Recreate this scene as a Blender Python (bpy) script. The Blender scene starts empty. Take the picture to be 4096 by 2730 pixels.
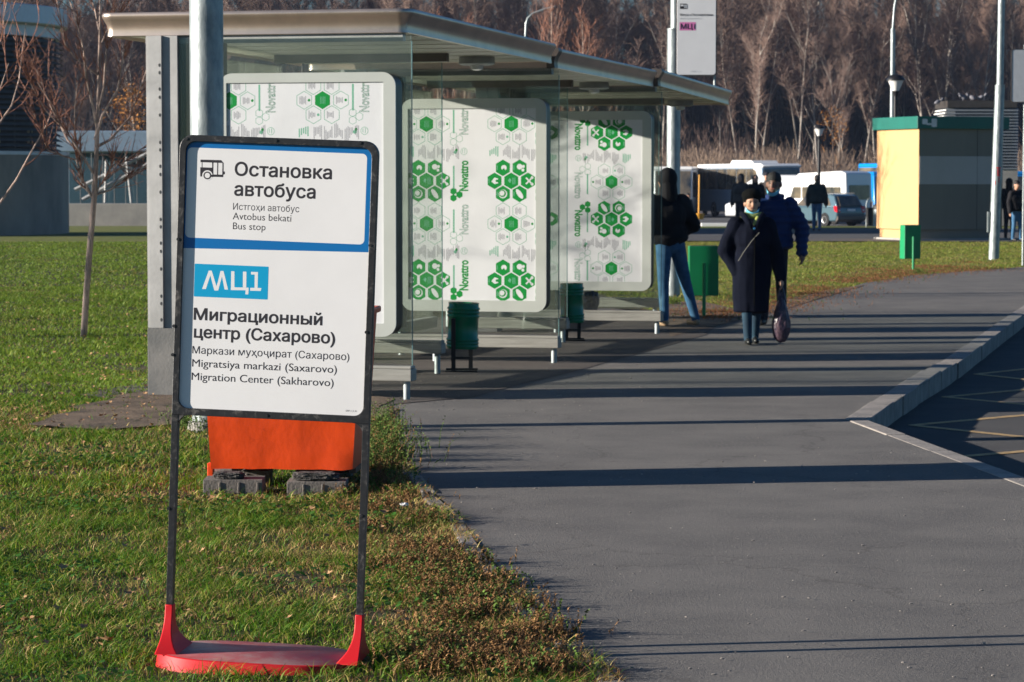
import bpy, bmesh, math, random
import numpy as np
from mathutils import Vector, Matrix, noise
R = math.radians
rnd = random.Random(7)
scene = bpy.context.scene
col = scene.collection

# ---------------------------------------------------------------- camera, sky, sun, exposure
FP = 11000.0                       # focal length in photo pixels (photo is 4096 wide)
CAM_H = 1.65
PITCH = math.atan(650 / FP)
cam_d = bpy.data.cameras.new('camera')
cam_d.sensor_width = 36
cam_d.lens = 36 * FP / 4096
cam_d.clip_start = 0.1
cam_d.clip_end = 3000
cam_d.dof.use_dof = True
cam_d.dof.focus_distance = 10.5
cam_d.dof.aperture_fstop = 14
cam = bpy.data.objects.new('camera', cam_d)
col.objects.link(cam)
cam.location = (0, 0, CAM_H)
cam.rotation_euler = (math.pi / 2 - PITCH, 0, 0)
scene.camera = cam

SUN_EL = R(12.5)
SUN_OFF = R(9.0)
travel = Vector((math.cos(SUN_OFF) * math.cos(SUN_EL), math.sin(SUN_OFF) * math.cos(SUN_EL), -math.sin(SUN_EL)))
sd = bpy.data.lights.new('sun', 'SUN')
sd.energy = 5.0
sd.angle = R(0.53)
sd.color = (1.0, 0.905, 0.80)
sun = bpy.data.objects.new('sun', sd)
col.objects.link(sun)
sun.location = (-30, -5, 30)
sun.rotation_euler = travel.to_track_quat('-Z', 'Y').to_euler()

world = bpy.data.worlds.new('World')
scene.world = world
world.use_nodes = True
wn = world.node_tree
bg = wn.nodes['Background']
sky = wn.nodes.new('ShaderNodeTexSky')
sky.sky_type = 'NISHITA'
sky.sun_disc = False
sky.sun_elevation = SUN_EL
sky.sun_rotation = math.atan2(-travel.x, -travel.y)
sky.air_density = 1.0
sky.dust_density = 0.3
sky.ozone_density = 2.5
tint = wn.nodes.new('ShaderNodeMix'); tint.data_type = 'RGBA'; tint.blend_type = 'MULTIPLY'
tint.inputs[0].default_value = 1; tint.inputs[7].default_value = (0.41, 0.65, 0.90, 1)   # cool white balance of the whole sky
wn.links.new(sky.outputs[0], tint.inputs[6]); wn.links.new(tint.outputs[2], bg.inputs[0])
bg.inputs[1].default_value = 0.05
scene.view_settings.view_transform = 'Standard'
scene.view_settings.look = 'None'
scene.view_settings.gamma = 1
scene.view_settings.use_curve_mapping = False
scene.view_settings.exposure = 1.2

# ---------------------------------------------------------------- places
def sstep(a, b, x):
    t = min(1, max(0, (x - a) / (b - a)))
    return t * t * (3 - 2 * t)

def gz(y):                           # the ground falls a little beyond the first shelter and again towards the car park
    return 0.05 * (1 - sstep(20, 24.5, y)) - 0.8 * sstep(95, 125, y)

CP, SP = math.cos(PITCH), math.sin(PITCH)
def ray(px, py):
    a = (px - 2048) / FP; b = -(py - 1365) / FP
    return Vector((a, CP + b * SP, -SP + b * CP))

def G(px, py, dz=0.0):               # where a photo pixel meets the ground
    d = ray(px, py); y = 20.0
    for _ in range(30):
        z = gz(y) + dz
        y = d.y * (z - CAM_H) / d.z
    return Vector((d.x / d.y * y, y, gz(y) + dz))

def P(px, py, Y):                    # point seen at a pixel, Y metres ahead
    d = ray(px, py); t = Y / d.y
    return Vector((d.x * t, Y, CAM_H + d.z * t))

def S(Y): return FP / Y             # photo pixels per metre

# ---------------------------------------------------------------- materials
MATS = {}
def nd(nt, t, **kw):
    n = nt.nodes.new(t)
    for k, v in kw.items(): setattr(n, k, v)
    return n

def mat(name, color, rough=0.6, metal=0.0, var=0.0, scale=8.0, color2=None, bump=0.0, bscale=60.0, spec=0.5,
        stretch=None, coat=0.0, detail=6, coords='Object', fac=(0.35, 0.65), bdist=0.01, rvar=0.0):
    m = bpy.data.materials.new(name); m.use_nodes = True
    nt = m.node_tree; b = nt.nodes['Principled BSDF']
    b.inputs['Base Color'].default_value = (*color, 1)
    b.inputs['Roughness'].default_value = rough
    b.inputs['Metallic'].default_value = metal
    b.inputs['Specular IOR Level'].default_value = spec
    b.inputs['Coat Weight'].default_value = coat
    tc = nd(nt, 'ShaderNodeTexCoord'); mp = nd(nt, 'ShaderNodeMapping')
    nt.links.new(tc.outputs[coords], mp.inputs[0])
    if stretch: mp.inputs['Scale'].default_value = stretch
    if color2 is None and var:
        color2 = tuple(max(0, c * (1 - var)) for c in color)
    if color2 is not None:
        nz = nd(nt, 'ShaderNodeTexNoise'); nz.inputs['Scale'].default_value = scale; nz.inputs['Detail'].default_value = detail
        nz.inputs['Roughness'].default_value = 0.65
        nt.links.new(mp.outputs[0], nz.inputs['Vector'])
        mr = nd(nt, 'ShaderNodeMapRange'); mr.inputs['From Min'].default_value = fac[0]; mr.inputs['From Max'].default_value = fac[1]
        nt.links.new(nz.outputs[0], mr.inputs[0])
        mx = nd(nt, 'ShaderNodeMix', data_type='RGBA')
        mx.inputs[6].default_value = (*color, 1); mx.inputs[7].default_value = (*color2, 1)
        nt.links.new(mr.outputs[0], mx.inputs[0]); nt.links.new(mx.outputs[2], b.inputs['Base Color'])
        if rvar:
            m2 = nd(nt, 'ShaderNodeMapRange'); m2.inputs['To Min'].default_value = rough - rvar; m2.inputs['To Max'].default_value = rough + rvar
            nt.links.new(nz.outputs[0], m2.inputs[0]); nt.links.new(m2.outputs[0], b.inputs['Roughness'])
    if bump:
        n2 = nd(nt, 'ShaderNodeTexNoise'); n2.inputs['Scale'].default_value = bscale; n2.inputs['Detail'].default_value = 5
        nt.links.new(mp.outputs[0], n2.inputs['Vector'])
        bp = nd(nt, 'ShaderNodeBump'); bp.inputs['Strength'].default_value = bump; bp.inputs['Distance'].default_value = bdist
        nt.links.new(n2.outputs[0], bp.inputs['Height']); nt.links.new(bp.outputs[0], b.inputs['Normal'])
    MATS[name] = m
    return m

def attr_mat(name, rough=0.7, trans=0.0, spec=0.3):
    m = bpy.data.materials.new(name); m.use_nodes = True
    nt = m.node_tree; b = nt.nodes['Principled BSDF']
    a = nd(nt, 'ShaderNodeAttribute', attribute_name='tint')
    nt.links.new(a.outputs['Color'], b.inputs['Base Color'])
    b.inputs['Roughness'].default_value = rough
    b.inputs['Specular IOR Level'].default_value = spec
    if trans:
        tr = nd(nt, 'ShaderNodeBsdfTranslucent'); nt.links.new(a.outputs['Color'], tr.inputs[0])
        mx = nd(nt, 'ShaderNodeMixShader'); mx.inputs[0].default_value = trans
        nt.links.new(b.outputs[0], mx.inputs[1]); nt.links.new(tr.outputs[0], mx.inputs[2])
        nt.links.new(mx.outputs[0], nt.nodes['Material Output'].inputs[0])
    MATS[name] = m
    return m

def glass_mat(name, tint, refl=1.0, rough=0.02, dirt=0.0):
    m = bpy.data.materials.new(name); m.use_nodes = True
    nt = m.node_tree; nt.nodes.remove(nt.nodes['Principled BSDF'])
    out = nt.nodes['Material Output']
    t = nd(nt, 'ShaderNodeBsdfTransparent'); t.inputs[0].default_value = (*tint, 1)
    g = nd(nt, 'ShaderNodeBsdfGlossy'); g.inputs['Roughness'].default_value = rough
    g.inputs[0].default_value = (refl, refl, refl, 1)
    fr = nd(nt, 'ShaderNodeFresnel'); fr.inputs[0].default_value = 1.5
    mx = nd(nt, 'ShaderNodeMixShader')
    nt.links.new(fr.outputs[0], mx.inputs[0]); nt.links.new(t.outputs[0], mx.inputs[1]); nt.links.new(g.outputs[0], mx.inputs[2])
    last = mx
    if dirt:
        d = nd(nt, 'ShaderNodeBsdfDiffuse'); d.inputs[0].default_value = (0.34, 0.36, 0.31, 1)
        tc = nd(nt, 'ShaderNodeTexCoord'); nz = nd(nt, 'ShaderNodeTexNoise'); nz.inputs['Scale'].default_value = 2.2; nz.inputs['Detail'].default_value = 8
        mp = nd(nt, 'ShaderNodeMapping'); mp.inputs['Scale'].default_value = (1, 1, 0.35)
        nt.links.new(tc.outputs['Object'], mp.inputs[0]); nt.links.new(mp.outputs[0], nz.inputs['Vector'])
        mr = nd(nt, 'ShaderNodeMapRange'); mr.inputs['From Min'].default_value = 0.35; mr.inputs['From Max'].default_value = 0.75
        mr.inputs['To Min'].default_value = dirt * 0.4; mr.inputs['To Max'].default_value = dirt * 1.8
        nt.links.new(nz.outputs[0], mr.inputs[0])
        m2 = nd(nt, 'ShaderNodeMixShader')
        nt.links.new(mr.outputs[0], m2.inputs[0]); nt.links.new(mx.outputs[0], m2.inputs[1]); nt.links.new(d.outputs[0], m2.inputs[2])
        last = m2
    nt.links.new(last.outputs[0], out.inputs[0])
    MATS[name] = m
    return m

def worn_mat(name, color, wear, rough=0.5, scale=14, lo=0.6, hi=0.68, bump=0.15, bscale=40, metal=0.0, stretch=None, broad=0.12):
    """paint or plastic with scratches and dust of another colour"""
    m = mat(name, color, rough=rough, metal=metal, color2=tuple(c * (1 - broad) for c in color), scale=2.5, bump=bump, bscale=bscale, stretch=stretch)
    nt = m.node_tree; b = nt.nodes['Principled BSDF']
    src = b.inputs['Base Color'].links[0].from_socket
    tc = nd(nt, 'ShaderNodeTexCoord'); nz = nd(nt, 'ShaderNodeTexNoise'); nz.inputs['Scale'].default_value = scale; nz.inputs['Detail'].default_value = 10
    nz.inputs['Roughness'].default_value = 0.75; nz.inputs['Distortion'].default_value = 0.6
    nt.links.new(tc.outputs['Object'], nz.inputs['Vector'])
    mr = nd(nt, 'ShaderNodeMapRange'); mr.inputs['From Min'].default_value = lo; mr.inputs['From Max'].default_value = hi
    nt.links.new(nz.outputs[0], mr.inputs[0])
    mx = nd(nt, 'ShaderNodeMix', data_type='RGBA')
    nt.links.new(mr.outputs[0], mx.inputs[0]); nt.links.new(src, mx.inputs[6]); mx.inputs[7].default_value = (*wear, 1)
    nt.links.new(mx.outputs[2], b.inputs['Base Color'])
    return m

mat('sign_white', (0.80, 0.80, 0.80), 0.45, var=0.06, scale=3)
mat('sign_blue', (0.0, 0.145, 0.42), 0.4)
mat('sign_cyan', (0.0, 0.33, 0.60), 0.4)
mat('sign_ink', (0.022, 0.020, 0.026), 0.5)
worn_mat('black_plastic', (0.018, 0.019, 0.022), (0.17, 0.16, 0.15), rough=0.42, scale=26, lo=0.54, hi=0.74)
worn_mat('red_plastic', (0.60, 0.012, 0.018), (0.42, 0.05, 0.05), rough=0.55, scale=9, bump=0.05, broad=0.08)
MATS['red_plastic'].node_tree.nodes['Principled BSDF'].inputs['Specular IOR Level'].default_value = 0.3
worn_mat('orange_paint', (0.72, 0.060, 0.001), (0.40, 0.025, 0.002), rough=0.4, scale=6, lo=0.60, hi=0.70, bump=0.6, bscale=7)
mat('brick_concrete', (0.19, 0.17, 0.15), 0.95, color2=(0.13, 0.115, 0.105), scale=9, bump=0.3, bscale=70)
mat('asphalt_lump', (0.03, 0.028, 0.027), 0.95, color2=(0.09, 0.085, 0.08), scale=25, bump=1, bscale=60)
mat('galv', (0.37, 0.41, 0.41), 0.45, 0.45, color2=(0.20, 0.24, 0.25), scale=11, stretch=(1, 1, 0.45), bump=0.6, bscale=16, rvar=0.1)
mat('galv_light', (0.38, 0.385, 0.38), 0.5, 0.15, color2=(0.28, 0.285, 0.28), scale=3, bump=0.1, bscale=30)
mat('alu_beam', (0.36, 0.36, 0.33), 0.5, 0.4, color2=(0.22, 0.22, 0.20), scale=3, stretch=(0.5, 0.5, 9))
mat('bronze_metal', (0.62, 0.50, 0.41), 0.33, 0.85, color2=(0.50, 0.41, 0.34), scale=3)
mat('bronze_dark', (0.10, 0.085, 0.075), 0.4, 0.5, var=0.2, scale=5)
mat('ceiling_panel', (0.72, 0.70, 0.58), 0.5, 0.0, var=0.25, scale=1.2)
mat('cabinet_grey', (0.085, 0.09, 0.09), 0.75, 0.0, color2=(0.14, 0.14, 0.135), scale=4, bump=0.2)
mat('cavity', (0.03, 0.032, 0.035), 0.8)
mat('cable', (0.03, 0.025, 0.022), 0.6)
mat('box_white', (0.40, 0.43, 0.40), 0.35, var=0.1, scale=2)
mat('poster_white', (0.56, 0.58, 0.59), 0.28, var=0.05, scale=2.5, bump=0.25, bscale=3.5, bdist=0.02)
mat('print_green', (0.0, 0.20, 0.03), 0.35)
mat('print_pale', (0.12, 0.33, 0.22), 0.4)
mat('print_grey', (0.26, 0.27, 0.29), 0.4)
worn_mat('bin_green', (0.0, 0.17, 0.08), (0.02, 0.06, 0.04), rough=0.25, scale=7, bump=0.2, bscale=15)
worn_mat('bin_green_flat', (0.0, 0.24, 0.085), (0.05, 0.17, 0.08), rough=0.5, scale=5)
mat('black_steel', (0.015, 0.015, 0.017), 0.45, 0.3, var=0.2)
glass_mat('shelter_glass', (0.93, 0.96, 0.94), 1.0, 0.02, dirt=0.07)
glass_mat('clear_pane', (0.5, 0.6, 0.62), 1.0, 0.03)
mat('dark_window', (0.015, 0.02, 0.025), 0.08, 0.0, spec=0.8, color2=(0.16, 0.125, 0.08), scale=1.1)  # lighter brown second colour paints reflections into the glass
mat('glass_edge', (0.12, 0.22, 0.22), 0.2)
mat('kerb_stone', (0.33, 0.295, 0.26), 0.9, color2=(0.20, 0.185, 0.17), scale=5, bump=0.4, bscale=60)
mat('edging_stone', (0.30, 0.27, 0.24), 0.92, color2=(0.17, 0.155, 0.14), scale=7, bump=0.5, bscale=60)
mat('bark', (0.58, 0.43, 0.35), 0.9, color2=(0.13, 0.105, 0.09), scale=12, stretch=(1, 1, 0.3), bump=0.8, bscale=30)
mat('twig_red', (0.27, 0.115, 0.07), 0.8, var=0.4, scale=3)
mat('birch_bark', (0.36, 0.32, 0.275), 0.85, color2=(0.12, 0.10, 0.09), scale=0.7, stretch=(1, 1, 0.5), fac=(0.45, 0.6))
mat('dark_bark', (0.10, 0.08, 0.07), 0.9, var=0.4, scale=1)
mat('birch_twigs', (0.20, 0.13, 0.10), 0.9, color2=(0.11, 0.07, 0.058), scale=0.5)
mat('brown_twigs', (0.37, 0.265, 0.185), 0.9, color2=(0.19, 0.135, 0.10), scale=0.4)
mat('orange_leaf', (0.45, 0.19, 0.02), 0.7, color2=(0.30, 0.11, 0.01), scale=2)
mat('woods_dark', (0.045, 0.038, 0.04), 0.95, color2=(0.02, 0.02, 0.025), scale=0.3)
mat('kiosk_cream', (0.58, 0.335, 0.145), 0.6, var=0.05, scale=1)
mat('kiosk_band', (0.42, 0.40, 0.38), 0.6, var=0.1, scale=1)
mat('kiosk_shaded', (0.20, 0.185, 0.15), 0.6, var=0.15, scale=1, stretch=(1, 1, 0.2))  # shade of the unlit long side is put into this wall colour
mat('kiosk_green', (0.0, 0.12, 0.09), 0.5, var=0.15, scale=2)
mat('white_paint', (0.78, 0.78, 0.76), 0.35, var=0.06, scale=2)
mat('vehicle_white', (0.80, 0.80, 0.78), 0.25, var=0.04, coat=0.5)
mat('vehicle_blue', (0.0, 0.22, 0.62), 0.25, coat=0.5)
mat('coach_blue', (0.20, 0.29, 0.39), 0.3, coat=0.4, var=0.1)
mat('suv_silver', (0.07, 0.13, 0.16), 0.28, 0.4, coat=0.6)
mat('tyre', (0.012, 0.012, 0.012), 0.9)
mat('rim_metal', (0.5, 0.5, 0.5), 0.3, 0.9)
mat('tail_red', (0.5, 0.0, 0.01), 0.2)
mat('lamp_clear', (0.75, 0.75, 0.72), 0.1, spec=1)
mat('plate_white', (0.7, 0.7, 0.7), 0.4)
mat('yellow_paint', (0.75, 0.36, 0.03), 0.5, var=0.2)
mat('concrete', (0.36, 0.34, 0.31), 0.85, color2=(0.26, 0.25, 0.235), scale=1.5, bump=0.2)
mat('pavilion_concrete', (0.34, 0.30, 0.25), 0.7, color2=(0.17, 0.155, 0.135), scale=0.5, stretch=(1, 1, 0.4))
mat('pavilion_rim', (0.52, 0.54, 0.56), 0.4, 0.3, var=0.1)
mat('louvre', (0.30, 0.34, 0.37), 0.4, 0.5, var=0.2)
mat('pavilion_inner', (0.03, 0.035, 0.04), 0.5)
mat('reflection_pale', (0.50, 0.48, 0.33), 0.5)
mat('canopy_blue', (0.30, 0.40, 0.50), 0.35, 0.2, var=0.15)
mat('skin', (0.50, 0.27, 0.18), 0.55)
mat('skin_dark', (0.20, 0.10, 0.07), 0.55)
mat('hair_black', (0.012, 0.010, 0.010), 0.7, bump=0.6, bscale=120)
mat('coat_navy', (0.008, 0.010, 0.022), 0.95, var=0.3, scale=6, bump=0.3, bscale=90, spec=0.1)
mat('jacket_blue', (0.012, 0.032, 0.12), 0.6, var=0.2, scale=6, spec=0.2)
mat('jacket_black', (0.010, 0.010, 0.013), 0.8, var=0.3, scale=6, spec=0.2)
mat('jacket_green', (0.020, 0.035, 0.035), 0.8, var=0.3, scale=6, spec=0.2)
mat('jacket_brown', (0.055, 0.048, 0.047), 0.8, var=0.3, scale=6, spec=0.2)
mat('hat_black', (0.008, 0.008, 0.008), 1.0, bump=1.0, bscale=150, spec=0.1)
mat('jeans', (0.030, 0.095, 0.19), 0.85, color2=(0.065, 0.16, 0.28), scale=9, spec=0.2)
mat('jeans_teal', (0.008, 0.030, 0.060), 0.85, color2=(0.015, 0.055, 0.095), scale=6)
mat('trousers_dark', (0.010, 0.011, 0.020), 0.85)
mat('shoe_tan', (0.42, 0.28, 0.17), 0.7)
mat('shoe_black', (0.01, 0.01, 0.01), 0.4)
mat('mask_blue', (0.18, 0.58, 0.80), 0.7)
mat('scarf', (0.62, 0.56, 0.10), 0.8, color2=(0.05, 0.25, 0.18), scale=40)
mat('strap_pale', (0.16, 0.15, 0.14), 0.6)
mat('brooch', (0.15, 0.5, 0.8), 0.1, 0.8)
mat('lips', (0.35, 0.11, 0.09), 0.5)
mat('bag_pattern', (0.035, 0.022, 0.05), 0.35, color2=(0.17, 0.10, 0.12), scale=16, fac=(0.45, 0.7), bump=0.8, bscale=14)
mat('bag_blue', (0.015, 0.05, 0.12), 0.3, var=0.4, bump=0.6, bscale=12)
mat('pigeon', (0.14, 0.14, 0.16), 0.7)
mat('paper', (0.7, 0.7, 0.7), 0.8)
mat('pink', (0.70, 0.20, 0.45), 0.5)
mat('yellow_line', (0.50, 0.33, 0.14), 0.8, color2=(0.10, 0.09, 0.07), scale=14, fac=(0.45, 0.75))
mat('dead_leaf', (0.28, 0.13, 0.055), 0.8, color2=(0.40, 0.25, 0.12), scale=8)
attr_mat('grass_blade', 0.6, 0.38)
attr_mat('weed_stem', 0.85, 0.1)
mat('red_ink', (0.6, 0.03, 0.03), 0.6)

def ground_mat(name, c1, c2, c3, s1, s2, bump, bs, rough=0.95, speck=None):
    m = bpy.data.materials.new(name); m.use_nodes = True
    nt = m.node_tree; b = nt.nodes['Principled BSDF']; b.inputs['Roughness'].default_value = rough
    b.inputs['Specular IOR Level'].default_value = 0.25
    tc = nd(nt, 'ShaderNodeTexCoord')
    def noi(s, d=8, r=0.6):
        n = nd(nt, 'ShaderNodeTexNoise'); n.inputs['Scale'].default_value = s; n.inputs['Detail'].default_value = d; n.inputs['Roughness'].default_value = r
        nt.links.new(tc.outputs['Object'], n.inputs['Vector']); return n
    def mixc(f, a, bb, lo, hi):
        mr = nd(nt, 'ShaderNodeMapRange'); mr.inputs['From Min'].default_value = lo; mr.inputs['From Max'].default_value = hi
        nt.links.new(f.outputs[0], mr.inputs[0])
        mx = nd(nt, 'ShaderNodeMix', data_type='RGBA'); nt.links.new(mr.outputs[0], mx.inputs[0])
        for i, v in ((6, a), (7, bb)):
            if isinstance(v, tuple): mx.inputs[i].default_value = (*v, 1)
            else: nt.links.new(v, mx.inputs[i])
        return mx.outputs[2]
    o = mixc(noi(s1), c1, c2, 0.38, 0.62)
    o = mixc(noi(s2, 4, 0.7), o, c3, 0.5, 0.75)
    if speck:
        vo = nd(nt, 'ShaderNodeTexVoronoi'); vo.inputs['Scale'].default_value = speck[1]
        nt.links.new(tc.outputs['Object'], vo.inputs['Vector'])
        mr = nd(nt, 'ShaderNodeMapRange'); mr.inputs['From Min'].default_value = speck[2]; mr.inputs['From Max'].default_value = speck[2] * 0.6
        nt.links.new(vo.outputs['Distance'], mr.inputs[0])
        mx = nd(nt, 'ShaderNodeMix', data_type='RGBA'); nt.links.new(mr.outputs[0], mx.inputs[0])
        nt.links.new(o, mx.inputs[6]); mx.inputs[7].default_value = (*speck[0], 1); o = mx.outputs[2]
    if name == 'pavement':
        wob = noi(1.2, 6, 0.7); va = nd(nt, 'ShaderNodeVectorMath', operation='MULTIPLY_ADD'); va.inputs[1].default_value = (0.9, 0.9, 0)
        nt.links.new(wob.outputs['Color'], va.inputs[0]); nt.links.new(tc.outputs['Object'], va.inputs[2])
        vc = nd(nt, 'ShaderNodeTexVoronoi', feature='DISTANCE_TO_EDGE'); vc.inputs['Scale'].default_value = 0.42; nt.links.new(va.outputs[0], vc.inputs['Vector'])
        mr = nd(nt, 'ShaderNodeMapRange'); mr.inputs['From Min'].default_value = 0.0045; mr.inputs['From Max'].default_value = 0.0015; mr.inputs['To Max'].default_value = 0.3
        nt.links.new(vc.outputs['Distance'], mr.inputs[0]); mx = nd(nt, 'ShaderNodeMix', data_type='RGBA'); nt.links.new(mr.outputs[0], mx.inputs[0])
        nt.links.new(o, mx.inputs[6]); mx.inputs[7].default_value = (0.05, 0.045, 0.04, 1); o = mx.outputs[2]
    nt.links.new(o, b.inputs['Base Color'])
    n2 = noi(bs, 4, 0.7); bp = nd(nt, 'ShaderNodeBump'); bp.inputs['Strength'].default_value = bump; bp.inputs['Distance'].default_value = 0.01
    nt.links.new(n2.outputs[0], bp.inputs['Height']); nt.links.new(bp.outputs[0], b.inputs['Normal'])
    MATS[name] = m
ground_mat('pavement', (0.168, 0.160, 0.148), (0.126, 0.121, 0.115), (0.235, 0.215, 0.19), 1.6, 60, 0.6, 110, speck=((0.30, 0.28, 0.25), 3.1, 0.035))
ground_mat('pad_asphalt', (0.105, 0.092, 0.082), (0.080, 0.071, 0.065), (0.13, 0.115, 0.10), 2.1, 50, 0.5, 120, speck=((0.30, 0.26, 0.20), 4.1, 0.05))
ground_mat('road_asphalt', (0.085, 0.083, 0.082), (0.065, 0.065, 0.066), (0.15, 0.145, 0.14), 1.5, 90, 0.8, 160)
ground_mat('lot_asphalt', (0.10, 0.098, 0.098), (0.08, 0.08, 0.08), (0.12, 0.115, 0.11), 0.3, 9, 0.2, 30)
ground_mat('dirt', (0.20, 0.145, 0.10), (0.085, 0.065, 0.05), (0.26, 0.20, 0.14), 2.5, 30, 1.0, 45)
ground_mat('soil', (0.070, 0.058, 0.034), (0.045, 0.048, 0.018), (0.11, 0.085, 0.05), 3, 30, 1.0, 60)
ground_mat('turf', (0.13, 0.16, 0.03), (0.17, 0.165, 0.045), (0.09, 0.12, 0.02), 0.35, 6, 1.0, 25)

# ---------------------------------------------------------------- mesh helpers
class MB:
    def __init__(s): s.v = []; s.f = []; s.m = []
    def add(s, vs, fs, mi=0, M=None):
        o = len(s.v)
        s.v += [tuple(M @ Vector(p)) for p in vs] if M is not None else [tuple(p) for p in vs]
        s.f += [tuple(i + o for i in f) for f in fs]; s.m += [mi] * len(fs); return s
    def box(s, a, b, mi=0, M=None):
        x0, y0, z0 = a; x1, y1, z1 = b
        vs = [(x0, y0, z0), (x1, y0, z0), (x1, y1, z0), (x0, y1, z0), (x0, y0, z1), (x1, y0, z1), (x1, y1, z1), (x0, y1, z1)]
        return s.add(vs, [(0, 3, 2, 1), (4, 5, 6, 7), (0, 1, 5, 4), (1, 2, 6, 5), (2, 3, 7, 6), (3, 0, 4, 7)], mi, M)
    def tube(s, pts, rad, n=8, mi=0, cap=True):
        pts = [Vector(p) for p in pts]
        if not hasattr(rad, '__len__'): rad = [rad] * len(pts)
        rings = []; ref = None
        for i, p in enumerate(pts):
            d = (pts[min(i + 1, len(pts) - 1)] - pts[max(i - 1, 0)])
            if d.length < 1e-9: d = Vector((0, 0, 1))
            d.normalize()
            if ref is None: ref = d.orthogonal().normalized()
            a = (ref - d * ref.dot(d))
            a = a.normalized() if a.length > 1e-6 else d.orthogonal().normalized()
            ref = a; b = d.cross(a)
            rings.append([p + (a * math.cos(2 * math.pi * k / n) + b * math.sin(2 * math.pi * k / n)) * rad[i] for k in range(n)])
        vs = [q for r in rings for q in r]; fs = []
        for i in range(len(pts) - 1):
            for k in range(n):
                fs.append((i * n + k, i * n + (k + 1) % n, (i + 1) * n + (k + 1) % n, (i + 1) * n + k))
        if cap:
            fs.append(tuple(reversed(range(n)))); fs.append(tuple(range((len(pts) - 1) * n, len(pts) * n)))
        return s.add(vs, fs, mi)
    def lathe(s, prof, c=(0, 0, 0), n=24, mi=0, axis='Z', sx=1.0, sy=1.0):
        vs = []; fs = []
        for r, z in prof:
            for k in range(n):
                a = 2 * math.pi * k / n
                x, y = r * math.cos(a) * sx, r * math.sin(a) * sy
                q = (x, y, z) if axis == 'Z' else ((x, z, y) if axis == 'Y' else (z, x, y))
                vs.append((c[0] + q[0], c[1] + q[1], c[2] + q[2]))
        for i in range(len(prof) - 1):
            for k in range(n): fs.append((i * n + k, i * n + (k + 1) % n, (i + 1) * n + (k + 1) % n, (i + 1) * n + k))
        fs.append(tuple(reversed(range(n)))); fs.append(tuple(range((len(prof) - 1) * n, len(prof) * n)))
        return s.add(vs, fs, mi)
    def prism(s, poly, a, b, axis='Y', mi=0, M=None):
        n = len(poly)
        def q(u, v, w): return {'Y': (u, w, v), 'Z': (u, v, w), 'X': (w, u, v)}[axis]
        vs = [q(u, v, a) for u, v in poly] + [q(u, v, b) for u, v in poly]
        fs = [tuple(range(n)), tuple(reversed(range(n, 2 * n)))] + [(i, i + n, (i + 1) % n + n, (i + 1) % n) for i in range(n)]
        return s.add(vs, fs, mi, M)
    def ell(s, c, r, n=12, m=8, mi=0, M=None):
        vs = []; fs = []
        for j in range(m + 1):
            t = math.pi * j / m
            for k in range(n):
                a = 2 * math.pi * k / n
                vs.append((c[0] + r[0] * math.sin(t) * math.cos(a), c[1] + r[1] * math.sin(t) * math.sin(a), c[2] + r[2] * math.cos(t)))
        for j in range(m):
            for k in range(n): fs.append((j * n + k, (j + 1) * n + k, (j + 1) * n + (k + 1) % n, j * n + (k + 1) % n))
        return s.add(vs, fs, mi, M)
    def build(s, name, mats, parent=None, loc=None, smooth=None, bev=0.0, rot=None, fixn=True):
        me = bpy.data.meshes.new(name)
        me.from_pydata(s.v, [], s.f)
        if isinstance(mats, str): mats = [mats]
        for x in mats: me.materials.append(MATS[x])
        if max(s.m, default=0): me.polygons.foreach_set('material_index', s.m)
        if fixn:
            bm = bmesh.new(); bm.from_mesh(me); bmesh.ops.recalc_face_normals(bm, faces=bm.faces[:]); bm.to_mesh(me); bm.free()
        if smooth is not None:
            me.polygons.foreach_set('use_smooth', [True] * len(me.polygons)); me.set_sharp_from_angle(angle=R(smooth))
        me.update()
        o = bpy.data.objects.new(name, me); col.objects.link(o)
        if parent is not None: o.parent = parent
        if loc is not None: o.location = loc
        if rot is not None: o.rotation_euler = rot
        if bev:
            mo = o.modifiers.new('bevel', 'BEVEL'); mo.width = bev; mo.segments = 2; mo.limit_method = 'ANGLE'; mo.angle_limit = R(40)
        return o

def tag(o, label=None, cat=None, group=None, kind=None):
    if label: o['label'] = label
    if cat: o['category'] = cat
    if group: o['group'] = group
    if kind: o['kind'] = kind
    return o

def thing(name, label, cat, loc=(0, 0, 0), rz=0.0, group=None):
    o = bpy.data.objects.new(name, None); col.objects.link(o)
    o.empty_display_size = 0.2; o.location = loc; o.rotation_euler = (0, 0, rz)
    return tag(o, label, cat, group)

def copy_tree(o, parent=None):
    c = o.copy(); col.objects.link(c)
    if parent is not None: c.parent = parent
    for ch in list(o.children): copy_tree(ch, c)
    return c

def rrect(w, h, r, n=6, x0=0, y0=0):
    pts = []
    for cx, cy, a0 in ((x0 + w - r, y0 + r, -90), (x0 + w - r, y0 + h - r, 0), (x0 + r, y0 + h - r, 90), (x0 + r, y0 + r, 180)):
        for k in range(n + 1):
            a = R(a0 + 90 * k / n); pts.append((cx + r * math.cos(a), cy + r * math.sin(a)))
    return pts

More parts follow.
